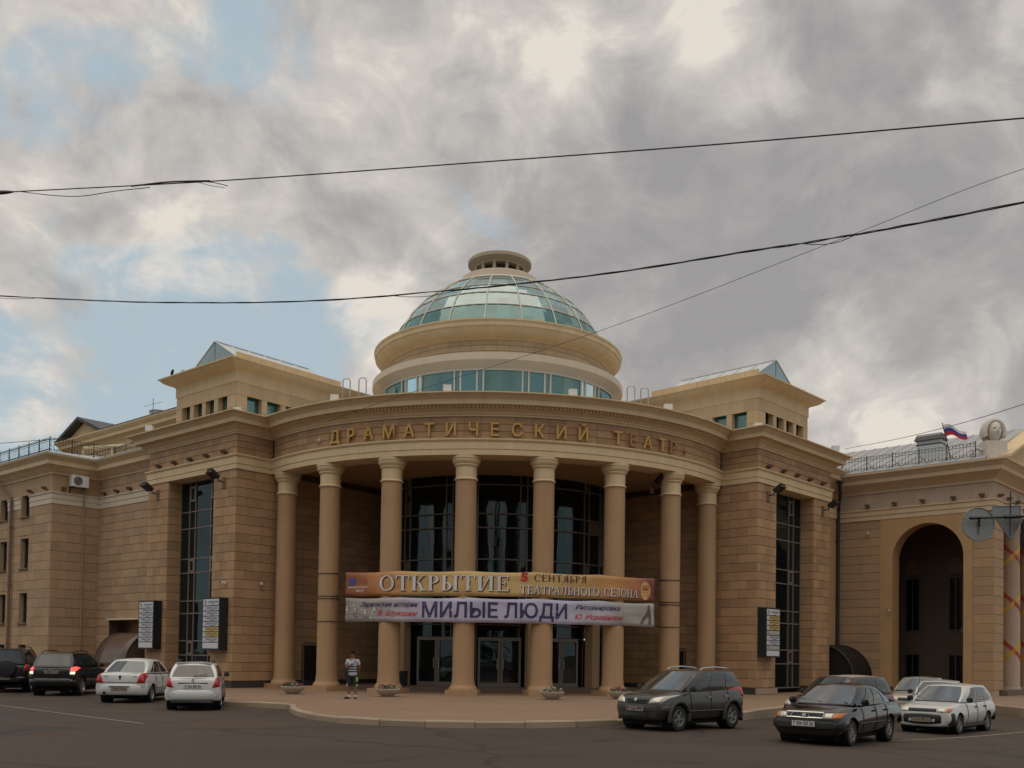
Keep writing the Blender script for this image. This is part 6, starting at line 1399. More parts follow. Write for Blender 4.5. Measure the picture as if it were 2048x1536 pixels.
for sg, T, d, e, nm in ((-1, TL, dL, eL, 'left'), (1, TR, dR, eR, 'right')):
    no = (-e.x, -e.y)
    for i, t in enumerate((.85, 2.3, 3.72, 5.12, 6.58)): uplight((*(T+d*t), 10.80), no, 'bowl lamp on the %s tower frieze, %s from its front corner' % (nm, ORD[i]))
for i, t in enumerate((9.51, 10.91, 12.31, 13.72)): uplight((*(WL+dL*t), 10.24), nL, 'bowl lamp on the left wing wall, %s out from the tower' % ORD[i])
for t, q_ in ((.6, 'nearest the corner'), (2.4, 'above the top window')): uplight((*(KL+dL*t), 10.30), nL, 'bowl lamp on the left wing street face, '+q_)
uplight((*(KL+eL*.55), 10.30), nD, 'bowl lamp on the left wing return beside the air conditioner')
for i, t in enumerate((1.75, 3.2, 4.66, 6.2, 7.57)): uplight((*(JR+fR*t), 10.0), nA, 'bowl lamp on the band over the arch, %s from the black drainpipe' % ORD[i])
for i, t in enumerate((.55, 1.9, 3.4)): uplight((*(KR+dR*t), 10.0), fR, 'bowl lamp under the pediment, %s round the corner from the arch' % ORD[i])
def floodlight(p, n, label, down=.5):
    a = atan2(n[1], n[0])+pi/2; o = thing('floodlight', P3(p[:2], p[2]), label, 'floodlight', 'black floodlights under the tower bands', rz=a)
    mb = MB(); mb.tube([(0, .02, -.30), (0, -.28, -.28), (0, -.40, -.02), (0, -.52, 0)], .03, 5); mb.build('bracket', IRON, o, local=True)
    mb = MB(); R_ = Matrix.Rotation(-.55, 3, 'X'); b_ = MB(); b_.box((0, 0, 0), (.50, .46, .16)); b_.box((0, -.12, .09), (.40, .28, .06)); 
    mb.add([R_ @ v+Vector((0, -.58, -.02)) for v in b_.v], b_.f); mb.build('lamp_housing', BLACK, o, local=True)
    mb = MB(); mb.box((0, .0, -.32), (.24, .05, .5)); mb.build('back_plate', PIPEB, o, local=True)
for sg, T, d, e, nm in ((-1, TL, dL, eL, 'left'), (1, TR, dR, eR, 'right')):
    no = Vector((-e.x, -e.y))
    floodlight(P3(T+d*.95+no*.05, 9.78), no, 'black floodlight at the inner top corner of the %s tower window' % nm); floodlight(P3(T+d*6.75+no*.05, 9.78), no, 'black floodlight at the outer top corner of the %s tower window' % nm)
c = circ(2.35*AST, RC-.7, 9.75); floodlight(c, (sin(2.3*AST), -cos(2.3*AST)), 'black floodlight under the portico ceiling behind the capitals')
def spot(p, label):
    o = thing('roof_spotlight', p, label, 'spotlight', 'white spotlights on the portico roof'); mb = MB(); mb.tube([(p[0], p[1], p[2]), (p[0], p[1], p[2]+.12)], .03, 5); mb.build('stand', STEEL, o)
    mb = MB(); mb.box((p[0], p[1], p[2]+.24), (.34, .30, .26)); mb.lathe([(0, .08), (.10, .1), (.15, .2), (.15, .36), (0, .40)], 10, Vector(p)+Vector((0, 0, .0))); mb.build('lamp_head', WHITE, o)
for x, lb in ((-7.4, 'white spotlight on the roof edge left of the dome near the roof ladder'), (-2.5, 'white spotlight in front of the left half of the drum windows'), (2.75, 'white spotlight in front of the right half of the drum windows'), (7.2, 'white spotlight on the roof edge right of the dome')):
    a = math.asin(x/(RF+.35)); spot(circ(a, RF+.35, 12.48), lb)
for p, lb in ((Vector(P3(TL-(Vector((-dL.x, -dL.y))*-.0)+eL*.15+dL*.25, 12.5)), 'white spotlight at the corner of the left roof pavilion'), (Vector(P3(TR+eR*.15+dR*.25, 12.5)), 'white spotlight at the corner of the right roof pavilion'),
              (Vector(P3(TL+dL*6.9-eL*.5, 12.5)), 'small white spotlight on the outer cornice end of the left tower'), (Vector(P3(TR+dR*7.2-eR*.5, 12.5)), 'small white spotlight on the outer cornice end of the right tower')): spot(p, lb)
def camera_box(p, n, label):
    a = atan2(n[1], n[0])+pi/2; o = thing('security_camera', p, label, 'camera', rz=a)
    mb = MB(); mb.tube([(0, 0, 0), (0, -.10, 0)], .02, 5); mb.build('bracket', WHITE, o, local=True); mb = MB(); mb.box((0, -.18, .02), (.11, .24, .11)); mb.build('camera_body', WHITE, o, local=True); mb = MB(); mb.box((0, -.305, .02), (.08, .01, .08)); mb.build('lens', BLACK, o, local=True)
nLi = Vector((-dL.x, -dL.y))
camera_box(P3(TL+dL*.55+nL*.045, 4.8), nL, 'white security camera above the board with two yellow strips'); camera_box(P3(TL+eL*1.36+nLi*.045, 4.82), nLi, 'white security camera on the left tower beside the outermost column')
camera_box(P3(JR+fR*1.75+nA*.045, 8.55), nA, 'white security camera high on the wall left of the arch'); camera_box(P3(JR+fR*2.95+nA*.10, 4.35), nA, 'small white security camera at the left edge of the arch')

# ------------------------------------------------------------------ roof ladders, aerial, gas pipe, bird
def ladder(p, q, h, label):
    o = thing('roof_ladder', p, label, 'ladder'); 
    for a in (p, q):
        a = Vector(a); d = Vector((.34, -.06, 0)); mb = MB(); mb.tube([a, a+Vector((0, 0, h)), a+Vector((.06, 0, h+.1)), a+d+Vector((-.06, 0, h+.1)), a+d+Vector((0, 0, h)), a+d], .028, 5); mb.build('hand_rail', STEEL, o)
ladder((-7.35, 43.6, 12.4), (-6.6, 43.4, 12.4), 1.75, 'pair of tall hooped ladder rails on the roof left of the dome'); ladder((5.75, 43.2, 12.4), (6.42, 43.4, 12.4), 1.70, 'pair of tall hooped ladder rails on the roof right of the dome')
pa = P0+dL*20.5
AN = thing('aerial', P3(pa-nL*.2, 16.5), 'thin rooftop aerial standing on the stage house', 'aerial'); mb = MB(); mb.tube([P3(pa-nL*.2, 16.5), P3(pa-nL*.2, 18.15)], .02, 4); mb.build('mast', IRON, AN)
mb = MB(); mb.tube([P3(pa-dL*1.1-nL*.2, 17.75), P3(pa+dL*1.2-nL*.2, 17.8)], .012, 4); mb.build('cross_arm', IRON, AN)
gp = MB(); b_ = WL+eL*2.6
gp.tube([P3(b_+dL*22.0, 12.9), P3(b_+dL*22.0, 14.25), P3(b_+dL*21.9, 14.38), P3(b_+dL*15.5, 13.75), P3(b_+dL*14.9, 13.7)], .10, 8); gp.tube([P3(b_+dL*18.3, 13.9), P3(b_+dL*18.3, 12.9)], .07, 6)
solo(gp, 'gas_pipe', YPIPE, P3(b_+dL*22, 12.9), 'cream yellow gas pipe bent over the left wing roof', 'pipe', smooth=True)
bp = TL+eL*.65+dL*5.75+nL*.66
def bird():
    o = thing('bird', P3(bp, 15.25), 'small dark bird perched on the left pavilion cornice', 'bird'); mb = MB(); d = Vector((dL.x, dL.y, 0)); b = Vector(P3(bp, 15.25))
    mb.tube([b+d*.10+Vector((0, 0, .06)), b+d*.02+Vector((0, 0, .16)), b-d*.04+Vector((0, 0, .26)), b-d*.10+Vector((0, 0, .33)), b-d*.17+Vector((0, 0, .32))], [.015, .07, .075, .045, .01], 8); mb.build('bird_body', BLACK, o, smooth=True)
    mb = MB(); mb.tube([b+Vector((0, 0, .12)), b-d*.01], .01, 4); mb.build('bird_legs', BLACK, o)
bird()
# drainpipes
def drain(pts, r, m, label): 
    mb = MB(); mb.tube(pts, r, 8); o = thing('drainpipe', pts[-1], label, 'drainpipe'); mb.build('pipe', m, o, smooth=True)
    for k in range(3):
        a, b = Vector(pts[-2]), Vector(pts[-1]); p = a+(b-a)*(k+.5)/3; mb = MB(); mb.lathe([(r, -.03), (r*1.35, -.03), (r*1.35, .03), (r, .03)], 10, p); mb.build('clamp', m, o)
    p = Vector(pts[0]); mb = MB(); mb.lathe([(r, -.15), (r*2.2, .12), (r*2.0, .14), (0, .1)], 10, p); mb.build('hopper', m, o)
q = KL+dL*4.75; drain([P3(KL+dL*6.6+nL*.6, 11.9), P3(KL+dL*6.5+nL*.5, 11.5), P3(q+nL*.17, 10.2), P3(q+nL*.17, .3)], .085, PIPEB, 'brown drainpipe slanting down the street face of the left wing')
q = JL-eL*.97+nD*.12; drain([P3(q, 10.5), P3(q, 9.6), P3(q, .6)], .05, mat('tan_pipe', (.33, .22, .15), .6), 'thin tan drainpipe below the air conditioner')
q = JR+fR*.1+nA*.55; drain([P3(JR+fR*.55+nA*.95, 11.3), P3(JR+fR*.5+nA*.8, 10.7), P3(JR+fR*.12+nA*.16, 9.9), P3(JR+fR*.12+nA*.16, .3)], .09, PIPED, 'black drainpipe in the corner left of the arch')
# air conditioners
def aircon(p, d, n, label, wd=.92, h=.62, m=WHITE):
    o = thing('air_conditioner', P3(p, p[2]) if len(p) > 2 else p, label, 'air conditioner'); d3, n3 = Vector((d[0], d[1], 0)), Vector((n[0], n[1], 0)); b = Vector(p)
    mb = MB(); mb.obox(b+n3*.12, d3*wd, n3*.34, Vector((0, 0, h))); mb.build('case', m, o)
    c = b+n3*.462+d3*wd*.36+Vector((0, 0, h*.5)); mb = flat_disc(c, n3, h*.40, .012, 24); mb.build('fan_grille', mat('fan_grey', (.10, .10, .10), .6), o)
    for k in (.3, .55, .8):
        mb = MB(); mb.tube([c+n3*.02+d3*h*.4*k*cos(2*pi*i/20)+Vector((0, 0, h*.4*k*sin(2*pi*i/20))) for i in range(21)], .008, 4); mb.build('grille_ring', STEEL, o)
    for k in (.12, .82):
        mb = MB(); mb.obox(b+d3*wd*k+Vector((0, 0, -.05)), d3*.05, n3*.5, Vector((0, 0, .045))); mb.build('wall_bracket', IRON, o)
a_ = KL+eL*.85; aircon((*a_, 10.52), eL, nD, 'white air conditioner under the cornice of the left wing')
a_ = q0+fR*5.0; aircon((*(a_+nA*.02), 3.0), fR, nA, 'grey air conditioner inside the dark archway', .5, .85, mat('old_enamel', (.42, .41, .38), .5))
# canopies over basement stairs: curved brown sheet on a metal frame
def canopy(o2, d, n, L, D, h, label, m):
    o = thing('canopy', P3(o2, 0), label, 'canopy'); d3, n3 = Vector((d.x, d.y, 0)), Vector((n.x, n.y, 0)); b = Vector(P3(o2, 0)); k = 10; mb = MB()
    prof = [(D*(1-cos(a)) if 0 else D*sin(a), .75+(h-.75)*cos(a)) for a in [pi/2*i/k for i in range(k+1)]]
    vs = [b+d3*L*s_+n3*x+Vector((0, 0, z)) for s_ in (0, .25, .5, .75, 1) for x, z in prof]; mb.add(vs, [(r*(k+1)+i, r*(k+1)+i+1, (r+1)*(k+1)+i+1, (r+1)*(k+1)+i) for r in range(4) for i in range(k)])
    so_ = mb.build('canopy_sheet', m, o, smooth=True, fix=False); md = so_.modifiers.new('t', 'SOLIDIFY'); md.thickness = .02
    for s_ in (0.02, .98):
        mb = MB(); e_ = [b+d3*L*s_+n3*(x-.03)+Vector((0, 0, z-.03)) for x, z in prof]+[b+d3*L*s_+n3*.02+Vector((0, 0, .75))]; mb.add(e_+[v+d3*.02 for v in e_], [list(range(len(e_))), list(range(len(e_), 2*len(e_)))[::-1]]+[(i, (i+1) % len(e_), len(e_)+(i+1) % len(e_), len(e_)+i) for i in range(len(e_))]); mb.build('canopy_end', m, o)
    for s_ in (0, 1):
        mb = MB(); mb.tube([b+d3*L*s_+n3*(x+.02)+Vector((0, 0, z+.015)) for x, z in prof]+[b+d3*L*s_+n3*(D+.02)], .025, 5); mb.build('canopy_rib', IRON, o)
CANM = mat('brown_polycarbonate', (.12, .075, .052), .35, coat=.2, var=.15, vscale=1.2)
canopy(WL+dL*8.2+nL*.1, dL, nL, 3.2, 1.5, 2.55, 'curved brown canopy over basement stairs behind the white cars', CANM)
canopy(TR+eR*.8+dR*7.9+Vector((-eR.x, -eR.y))*.1, dR, Vector((-eR.x, -eR.y)), 2.4, 1.9, 2.5, 'dark curved canopy in the corner beside the right tower', mat('dark_polycarbonate', (.018, .015, .013), .6, spec=.2))
nb_ = MB(); 
# litter urn by the door post
uc = circ(radians(-33.2), RG+1.3, .14); un = thing('litter_urn', uc, 'dark litter urn standing by the left entrance post', 'litter bin'); mb = MB(); mb.lathe([(0, .14), (.20, .14), (.22, .2), (.26, .75), (.29, .80), (.29, .86), (.24, .86), (.2, .3), (0, .3)], 18, (uc[0], uc[1], 0)); mb.build('urn_body', mat('urn_dark', (.03, .027, .027), .7), un, smooth=True)
mb = MB(); mb.lathe([(.20, .10), (.26, .10), (.26, .16), (.2, .17)], 18, (uc[0], uc[1], .04)); mb.build('urn_foot', BLACK, un, smooth=True)
# ------------------------------------------------------------------ stone flower bowls
LEAF = mat('planter_leaves', (.045, .055, .025), .7, rnd=.5); FLW = mat('white_petals', (.66, .64, .58), .6, rnd=.1); FLR = mat('red_petals', (.34, .04, .05), .6, rnd=.2); FLP = mat('pink_petals', (.40, .16, .20), .6, rnd=.2)
BOWL = mat('bowl_concrete', (.44, .38, .31), .9, var=.14, vscale=2.5, dirt=.14, speck=.1)
def planter(x, y, label, seed, mix):
    rn = random.Random(seed); o = thing('flower_bowl', (x, y, 0), label, 'planter', 'stone flower bowls along the steps')
    mb = MB(); n = 48; prof = [(0, .0), (.22, .0), (.24, .04), (.34, .10), (.43, .19), (.475, .27), (.485, .30), (.45, .31), (.42, .27), (0, .26)]; k = len(prof)
    for i in range(n):
        a = 2*pi*i/n; f = 1+.045*abs(sin(4*a))-.03
        mb.v += [Vector((x+r*(f if r > .3 else 1)*cos(a), y+r*(f if r > .3 else 1)*sin(a), z)) for r, z in prof]
    mb.f = [[i*k+q, ((i+1) % n)*k+q, ((i+1) % n)*k+q+1, i*k+q+1] for i in range(n) for q in range(k-1)]; mb.build('bowl', BOWL, o, smooth=True)
    lf = MB()
    for _ in range(260):
        r, a = .40*sqrt(rn.random()), rn.uniform(0, 2*pi); h = .26+(.20-.25*r)*rn.random()*1.2; c = Vector((x+r*cos(a), y+r*sin(a), h)); d = Vector((rn.uniform(-1, 1), rn.uniform(-1, 1), rn.uniform(-.3, 1))).normalized(); s_ = d.orthogonal().normalized(); L = rn.uniform(.05, .11)
        lf.add([c, c+d*L*.5+s_*L*.25, c+d*L, c+d*L*.5-s_*L*.25], [(0, 1, 2, 3)])
    lf.build('leaves', LEAF, o, kind='stuff', fix=False)
    for _ in range(16):
        r, a = .36*sqrt(rn.random()), rn.uniform(0, 2*pi); h = .33+(.22-.3*r)*rn.random(); c = Vector((x+r*cos(a), y+r*sin(a)-.02, h)); mb = MB(); R_ = rn.uniform(.022, .04)
        for q in range(5):
            t = 2*pi*q/5; d = Vector((cos(t), -.5, sin(t))); mb.add([c, c+d*R_+Vector((-sin(t), 0, cos(t)))*R_*.5, c+d*R_*1.5, c+d*R_-Vector((-sin(t), 0, cos(t)))*R_*.5], [(0, 1, 2, 3)])
        mb.build('flower', rn.choice(mix), o, fix=False)
planter(-8.46, 38.5, 'stone flower bowl standing by the outermost left column, a few white blooms', 3, [FLW, FLW, FLR])
planter(-4.59, 37.3, 'stone flower bowl of red and white blooms right of the standing person', 5, [FLR, FLW, FLP])
planter(1.78, 36.5, 'stone flower bowl heaped with white blooms in front of the middle columns', 8, [FLW, FLW, FLW, FLP])
planter(4.6, 37.6, 'stone flower bowl partly hidden by the grey-brown off-roader bonnet', 9, [FLW, FLP, FLR])

# ------------------------------------------------------------------ person waiting in front of the columns
def skin_mesh(nodes, edges, root=0, sub=2):
    me = bpy.data.meshes.new('s'); me.from_pydata([n[0] for n in nodes], edges, []); o = bpy.data.objects.new('s', me); COL.objects.link(o)
    o.modifiers.new('skin', 'SKIN'); 
    if not me.skin_vertices: me.attributes.new('skin', 'FLOAT', 'POINT')
    for i, n in enumerate(nodes):
        sv = me.skin_vertices[0].data[i]; sv.radius = n[1] if isinstance(n[1], tuple) else (n[1], n[1]); sv.use_root = (i == root)
    o.modifiers[0].use_smooth_shade = True
    s_ = o.modifiers.new('sub', 'SUBSURF'); s_.levels = sub; s_.render_levels = sub
    bpy.context.view_layer.update(); out = bpy.data.meshes.new_from_object(o.evaluated_get(bpy.context.evaluated_depsgraph_get())); bpy.data.objects.remove(o); return out
PE = thing('person', (-5.73, 35.06, 0.0), 'person in white navy-striped shirt and dark shorts with green panel standing before the columns', 'person', None, rz=radians(-6)); WLOC[PE] = None
SKIN = mat('skin', (.22, .115, .075), .55, var=.06, vscale=8); HAIR = mat('dark_hair', (.012, .009, .007), 1.0, spec=.1)
def padd(me, nm, m, par=PE):
    me.materials.clear(); me.materials.append(m); me.shade_smooth(); o = bpy.data.objects.new(nm, me); COL.objects.link(o); o.parent = par; WLOC[o] = None; return o
# local axes: x to the viewer's right, y away from the viewer, z up
body = [((0, .02, .93), (.15, .11)), ((0, .02, 1.10), (.135, .10)), ((0, .01, 1.28), (.16, .11)), ((0, .02, 1.42), (.12, .08)), ((0, .01, 1.49), .052), ((0, -.005, 1.555), .055), ((0, -.015, 1.63), (.074, .09)), ((0, -.01, 1.70), (.066, .078)),
        ((-.19, .02, 1.40), .055), ((-.235, .02, 1.16), .042), ((-.12, -.17, 1.20), .034), ((-.05, -.21, 1.24), .028),
        ((.19, .02, 1.40), .055), ((.245, .06, 1.16), .042), ((.20, .15, .98), .034), ((.16, .19, .93), .028),
        ((-.095, .02, .86), .088), ((-.11, .0, .50), .058), ((-.125, .03, .28), .052), ((-.13, .03, .09), .036),
        ((.095, .02, .86), .088), ((.11, .0, .50), .058), ((.12, .03, .28), .052), ((.125, .03, .09), .036)]
bed = [(0, 1), (1, 2), (2, 3), (3, 4), (4, 5), (5, 6), (6, 7), (3, 8), (8, 9), (9, 10), (10, 11), (3, 12), (12, 13), (13, 14), (14, 15), (0, 16), (16, 17), (17, 18), (18, 19), (0, 20), (20, 21), (21, 22), (22, 23)]
BODY = padd(skin_mesh(body, bed), 'body', SKIN)
shirt = [((0, .02, .82), (.185, .14)), ((0, .02, .92), (.18, .135)), ((0, .02, 1.08), (.165, .125)), ((0, .01, 1.28), (.185, .128)), ((0, .02, 1.41), (.145, .10)), ((0, .015, 1.455), (.085, .075)), ((-.19, .02, 1.395), .078), ((-.232, .02, 1.22), .068), ((.19, .02, 1.395), .078), ((.238, .045, 1.22), .068)]
sm_ = bpy.data.materials.new('striped_shirt'); sm_.use_nodes = True; t_ = sm_.node_tree; p_ = t_.nodes['Principled BSDF']; p_.inputs['Roughness'].default_value = .85
tc_ = t_.nodes.new('ShaderNodeTexCoord'); sx_ = t_.nodes.new('ShaderNodeSeparateXYZ'); t_.links.new(tc_.outputs['Object'], sx_.inputs[0]); rp_ = t_.nodes.new('ShaderNodeValToRGB'); rp_.color_ramp.interpolation = 'CONSTANT'; t_.links.new(sx_.outputs[2], rp_.inputs[0])
dv_ = t_.nodes.new('ShaderNodeMath'); dv_.operation = 'MULTIPLY'; dv_.inputs[1].default_value = .5; t_.links.new(sx_.outputs[2], dv_.inputs[0]); t_.links.new(dv_.outputs[0], rp_.inputs[0])
e_ = rp_.color_ramp.elements; e_[0].position = 0; e_[0].color = (.43, .45, .52, 1); e_[1].position = .99; e_[1].color = (.43, .45, .52, 1)
for z0_, z1_ in ((.975, 1.02), (1.07, 1.115), (1.16, 1.20)):
    k = e_.new(z0_/2); k.color = (.02, .02, .07, 1); k = e_.new(z1_/2); k.color = (.43, .45, .52, 1)
t_.links.new(rp_.outputs[0], p_.inputs['Base Color'])
padd(skin_mesh(shirt, [(0, 1), (1, 2), (2, 3), (3, 4), (4, 5), (4, 6), (6, 7), (4, 8), (8, 9)]), 'shirt', sm_)
padd(skin_mesh([((0, .02, .96), (.165, .125)), ((-.10, .015, .80), .118), ((-.115, .0, .455), .105), ((.10, .015, .80), .118), ((.115, .0, .455), .105)], [(0, 1), (1, 2), (0, 3), (3, 4)]), 'shorts', mat('black_shorts', (.016, .017, .022), .8))
mb = MB()                                                              # green panel down the outside of one leg, white hem flash on the other
def leg_patch(cx, r0, r1, a0, a1, za, zb, nm, m):
    mb = MB(); n, k = 8, 5
    for j in range(k+1):
        z = za+(zb-za)*j/k; f = (z-.50)/.40
        for i in range(n+1): a = radians(a0+(a1-a0)*i/n); r = r0+(r1-r0)*f; mb.v.append(Vector((cx+r*cos(a), .005+r*sin(a), z)))
    mb.f = [[j*(n+1)+i, j*(n+1)+i+1, (j+1)*(n+1)+i+1, (j+1)*(n+1)+i] for j in range(k) for i in range(n)]; mb.build(nm, m, PE, smooth=True, local=True)
leg_patch(.108, .096, .106, -62, 30, .475, .80, 'green_panel', mat('lime_cloth', (.24, .62, .10), .8)); leg_patch(-.113, .095, .097, 195, 245, .475, .56, 'hem_flash', mat('white_cloth', (.6, .6, .6), .8))
for x, rot in ((-.13, -.85), (.125, .1)):
    mb = MB(); mb.tube([(x, .03, .05), (x, .03, .15)], .042, 10); mb.build('sock', WHITE, PE, smooth=True, local=True)
    d = Vector((sin(rot), -cos(rot), 0)); c = Vector((x, .03, 0))
    padd(skin_mesh([(tuple(c-d*.05+Vector((0, 0, .045))), .045), (tuple(c+d*.05+Vector((0, 0, .05))), .048), (tuple(c+d*.14+Vector((0, 0, .038))), .040), (tuple(c+d*.20+Vector((0, 0, .032))), .028)], [(0, 1), (1, 2), (2, 3)]), 'shoe', mat('dark_trainer', (.03, .025, .03), .6))
hd_ = MB()
for j in range(11):
    for i in range(18):
        th_, ph = pi*.60*j/10, 2*pi*i/18; v = Vector((sin(th_)*cos(ph), sin(th_)*sin(ph), cos(th_))); yy = v.y*.102; zz = v.z*.088
        if v.y < 0 and v.z < .45: yy *= .80
        hd_.v.append(Vector((v.x*.086, -.005+yy, 1.655+zz+.012)))
hd_.f = [[j*18+i, j*18+(i+1) % 18, (j+1)*18+(i+1) % 18, (j+1)*18+i] for j in range(10) for i in range(18)]; hd_.build('hair', HAIR, PE, smooth=True, local=True)
for s in (-1, 1):
    mb = flat_disc((s*.03, -.098, 1.635), (0, -1, 0), .012, .004, 10); mb.build('eye', mat('eye_dark', (.02, .015, .012), .4), PE, local=True)
    mb = MB(); mb.tube([(s*.078, 0, 1.61), (s*.088, .008, 1.635), (s*.082, .012, 1.665)], [.010, .014, .008], 6); mb.build('ear', SKIN, PE, smooth=True, local=True)
mb = MB(); mb.tube([(0, -.095, 1.645), (0, -.116, 1.605), (0, -.098, 1.598)], [.008, .014, .008], 6); mb.build('nose', SKIN, PE, smooth=True, local=True)
mb = MB(); mb.tube([(-.024, -.092, 1.575), (0, -.098, 1.573), (.024, -.092, 1.575)], .006, 5); mb.build('mouth', mat('lips', (.20, .07, .06), .5), PE, local=True)
def hand(c, d, n):
    d, n = Vector(d).normalized(), Vector(n).normalized(); s_ = d.cross(n).normalized(); c = Vector(c); mb = MB()
    mb.tube([c-d*.02, c+d*.03, c+d*.075], [.026, .036, .034], 8)
    for k, L in ((-.030, .055), (-.010, .068), (.010, .072), (.030, .062)):
        b = c+d*.07+s_*k; mb.tube([b, b+d*L*.5+n*.006, b+d*L*.8+n*.028, b+d*L*.75+n*.045], [.0105, .010, .009, .007], 6)
    b = c+d*.015-s_*.035; mb.tube([b, b-s_*.022+d*.03+n*.01, b-s_*.018+d*.06+n*.025], [.012, .011, .008], 6); mb.build('hand', SKIN, PE, smooth=True, local=True)
hand((-.035, -.205, 1.245), (.75, -.15, .35), (0, .8, -.3)); hand((.15, .20, .915), (-.6, .1, -.5), (0, -1, 0))
mb = MB(); pts_ = [(.13, -.02, 1.475), (.10, -.115, 1.38), (.0, -.165, 1.24), (-.12, -.155, 1.06), (-.20, -.06, .96), (-.215, .04, .93)]
vs_ = []
for p in pts_: vs_ += [Vector(p)+Vector((-.018, 0, -.018)), Vector(p)+Vector((.018, 0, .018)), Vector(p)+Vector((.018, -.008, .018)), Vector(p)+Vector((-.018, -.008, -.018))]
mb.add(vs_, [(i*4+q, (i+1)*4+q, (i+1)*4+(q+1) % 4, i*4+(q+1) % 4) for i in range(len(pts_)-1) for q in range(4)])
BGM = mat('black_bag', (.015, .014, .018), .7); mb.build('bag_strap', BGM, PE, smooth=True, local=True)
mb = MB(); mb.box((-.235, .06, .86), (.10, .22, .22)); mb.build('shoulder_bag', BGM, PE, local=True)

# ------------------------------------------------------------------ overhead wires
def bez(pts, n=10):
    """smooth curve through points (Catmull-Rom)"""
    P_ = [Vector(p) for p in pts]; P_ = [P_[0]*2-P_[1]]+P_+[P_[-1]*2-P_[-2]]; out = []
    for i in range(1, len(P_)-2):
        for k in range(n):
            t = k/n; a, b, c, d = P_[i-1:i+3]; out.append(((b*2)+(c-a)*t+(a*2-b*5+c*4-d)*t*t+(b*3-a-c*3+d)*t**3)*.5)
    return out+[P_[-2]]
top_ = [(-14.5, 21.2, 11.45), (-11.53, 20.0, 11.13), (-6.54, 18.0, 10.59), (-1.32, 16.0, 10.16), (2.4, 14.0, 9.57), (5.48, 12.0, 8.94), (9.0, 9.7, 8.2)]
o = thing('overhead_cable', top_[0], 'upper single cable with a spliced rusty joint crossing the sky near the left', 'cable')
mb = MB(); mb.tube(bez(top_), .0105, 6); mb.build('cable', WIREM, o, smooth=True)
mb = MB(); mb.tube(bez([(-11.08, 19.9, 11.12), (-10.35, 19.6, 10.93), (-9.67, 19.4, 10.84), (-8.87, 19.1, 10.83), (-8.1, 18.8, 10.79)]), .008, 5); mb.build('slack_strand', WIREM, o, smooth=True)
mb = MB(); mb.tube(bez([(-8.45, 18.78, 10.79), (-7.6, 18.4, 10.72), (-6.75, 18.08, 10.62)]), .015, 6); mb.tube(bez([(-7.1, 18.2, 10.66), (-6.7, 18.1, 10.60), (-6.40, 18.05, 10.52)]), .008, 4); mb.tube(bez([(-7.0, 18.2, 10.64), (-6.75, 18.1, 10.54), (-6.45, 18.05, 10.48)]), .005, 4); mb.build('splice', WIRER, o, smooth=True)
mb = MB(); mb.tube([(-12.2, 20.25, 11.22), (-11.75, 20.1, 11.16), (-11.70, 20.08, 11.155), (-11.52, 20.0, 11.13), (-11.35, 19.93, 11.11), (-11.2, 19.88, 11.1)], [.05, .05, .028, .045, .035, .015], 8); mb.tube([(-11.7, 20.08, 11.16), (-11.68, 20.07, 11.05)], .018, 5); mb.build('strain_insulator', mat('insulator_brown', (.045, .02, .02), .4), o, smooth=True)
mid_ = [(-17.5, 26, 11.2), (-13.38, 24.0, 10.42), (-9.08, 22.0, 9.67), (-5.34, 20.0, 9.08), (-2.17, 18.0, 8.66), (.43, 16.0, 8.26), (2.42, 14.0, 7.89), (3.69, 12.5, 7.57), (4.86, 11.0, 7.3), (7.2, 8.0, 6.8)]
o = thing('overhead_cable', mid_[0], 'thick twisted bundle of cables crossing the sky in front of the dome', 'cable'); c_ = bez(mid_, 26)
for ph, r in ((0, .0085), (2.1, .0085), (4.2, .006)):
    mb = MB(); pts = []
    for i, p in enumerate(c_):
        a = ph+i*.33+.8*sin(i*.11); rr = .009*(1+.5*sin(i*.23+ph)); pts.append(p+Vector((0, 0, 1))*rr*sin(a)+Vector((.55, .83, 0))*rr*cos(a)-Vector((0, 0, max(0, sin(i*.087+ph*1.3)-.86)*.45*(1 if ph > 3 else 0))))
    mb.tube(pts, r, 5); mb.build('strand', WIREM, o, smooth=True)
th1 = bez([(6.6, 8.0, 7.2), (6.71, 14.0, 9.35), (6.1, 20.0, 10.80), (2.2, 28.0, 11.46), (-4.69, 37.0, 11.60), (-7.6, 40.8, 11.6)]); mb = MB(); mb.tube(th1, [.004+.005*i/(len(th1)-1) for i in range(len(th1))], 5); solo(mb, 'thin_wire', WIREM, th1[-1], 'thin slanting wire running down from upper right across the dome cornice', 'wire', smooth=True)
mb = MB(); mb.tube(bez([(20.98, 55.0, 14.27), (18.7, 42, 12.0), (16.59, 30.0, 10.22), (14, 15, 8.6)]), .012, 4); solo(mb, 'thin_wire', WIREM, (20.98, 55, 14.27), 'thin wire passing behind the flag above the right building roof', 'wire')
mb = MB(); mb.tube([(-36.09, 70.0, 16.26), (-26.91, 62.0, 15.17)], .02, 4); solo(mb, 'thin_wire', WIREM, (-26.91, 62, 15.17), 'thin wire above the railing at the left edge of the roofs', 'wire')

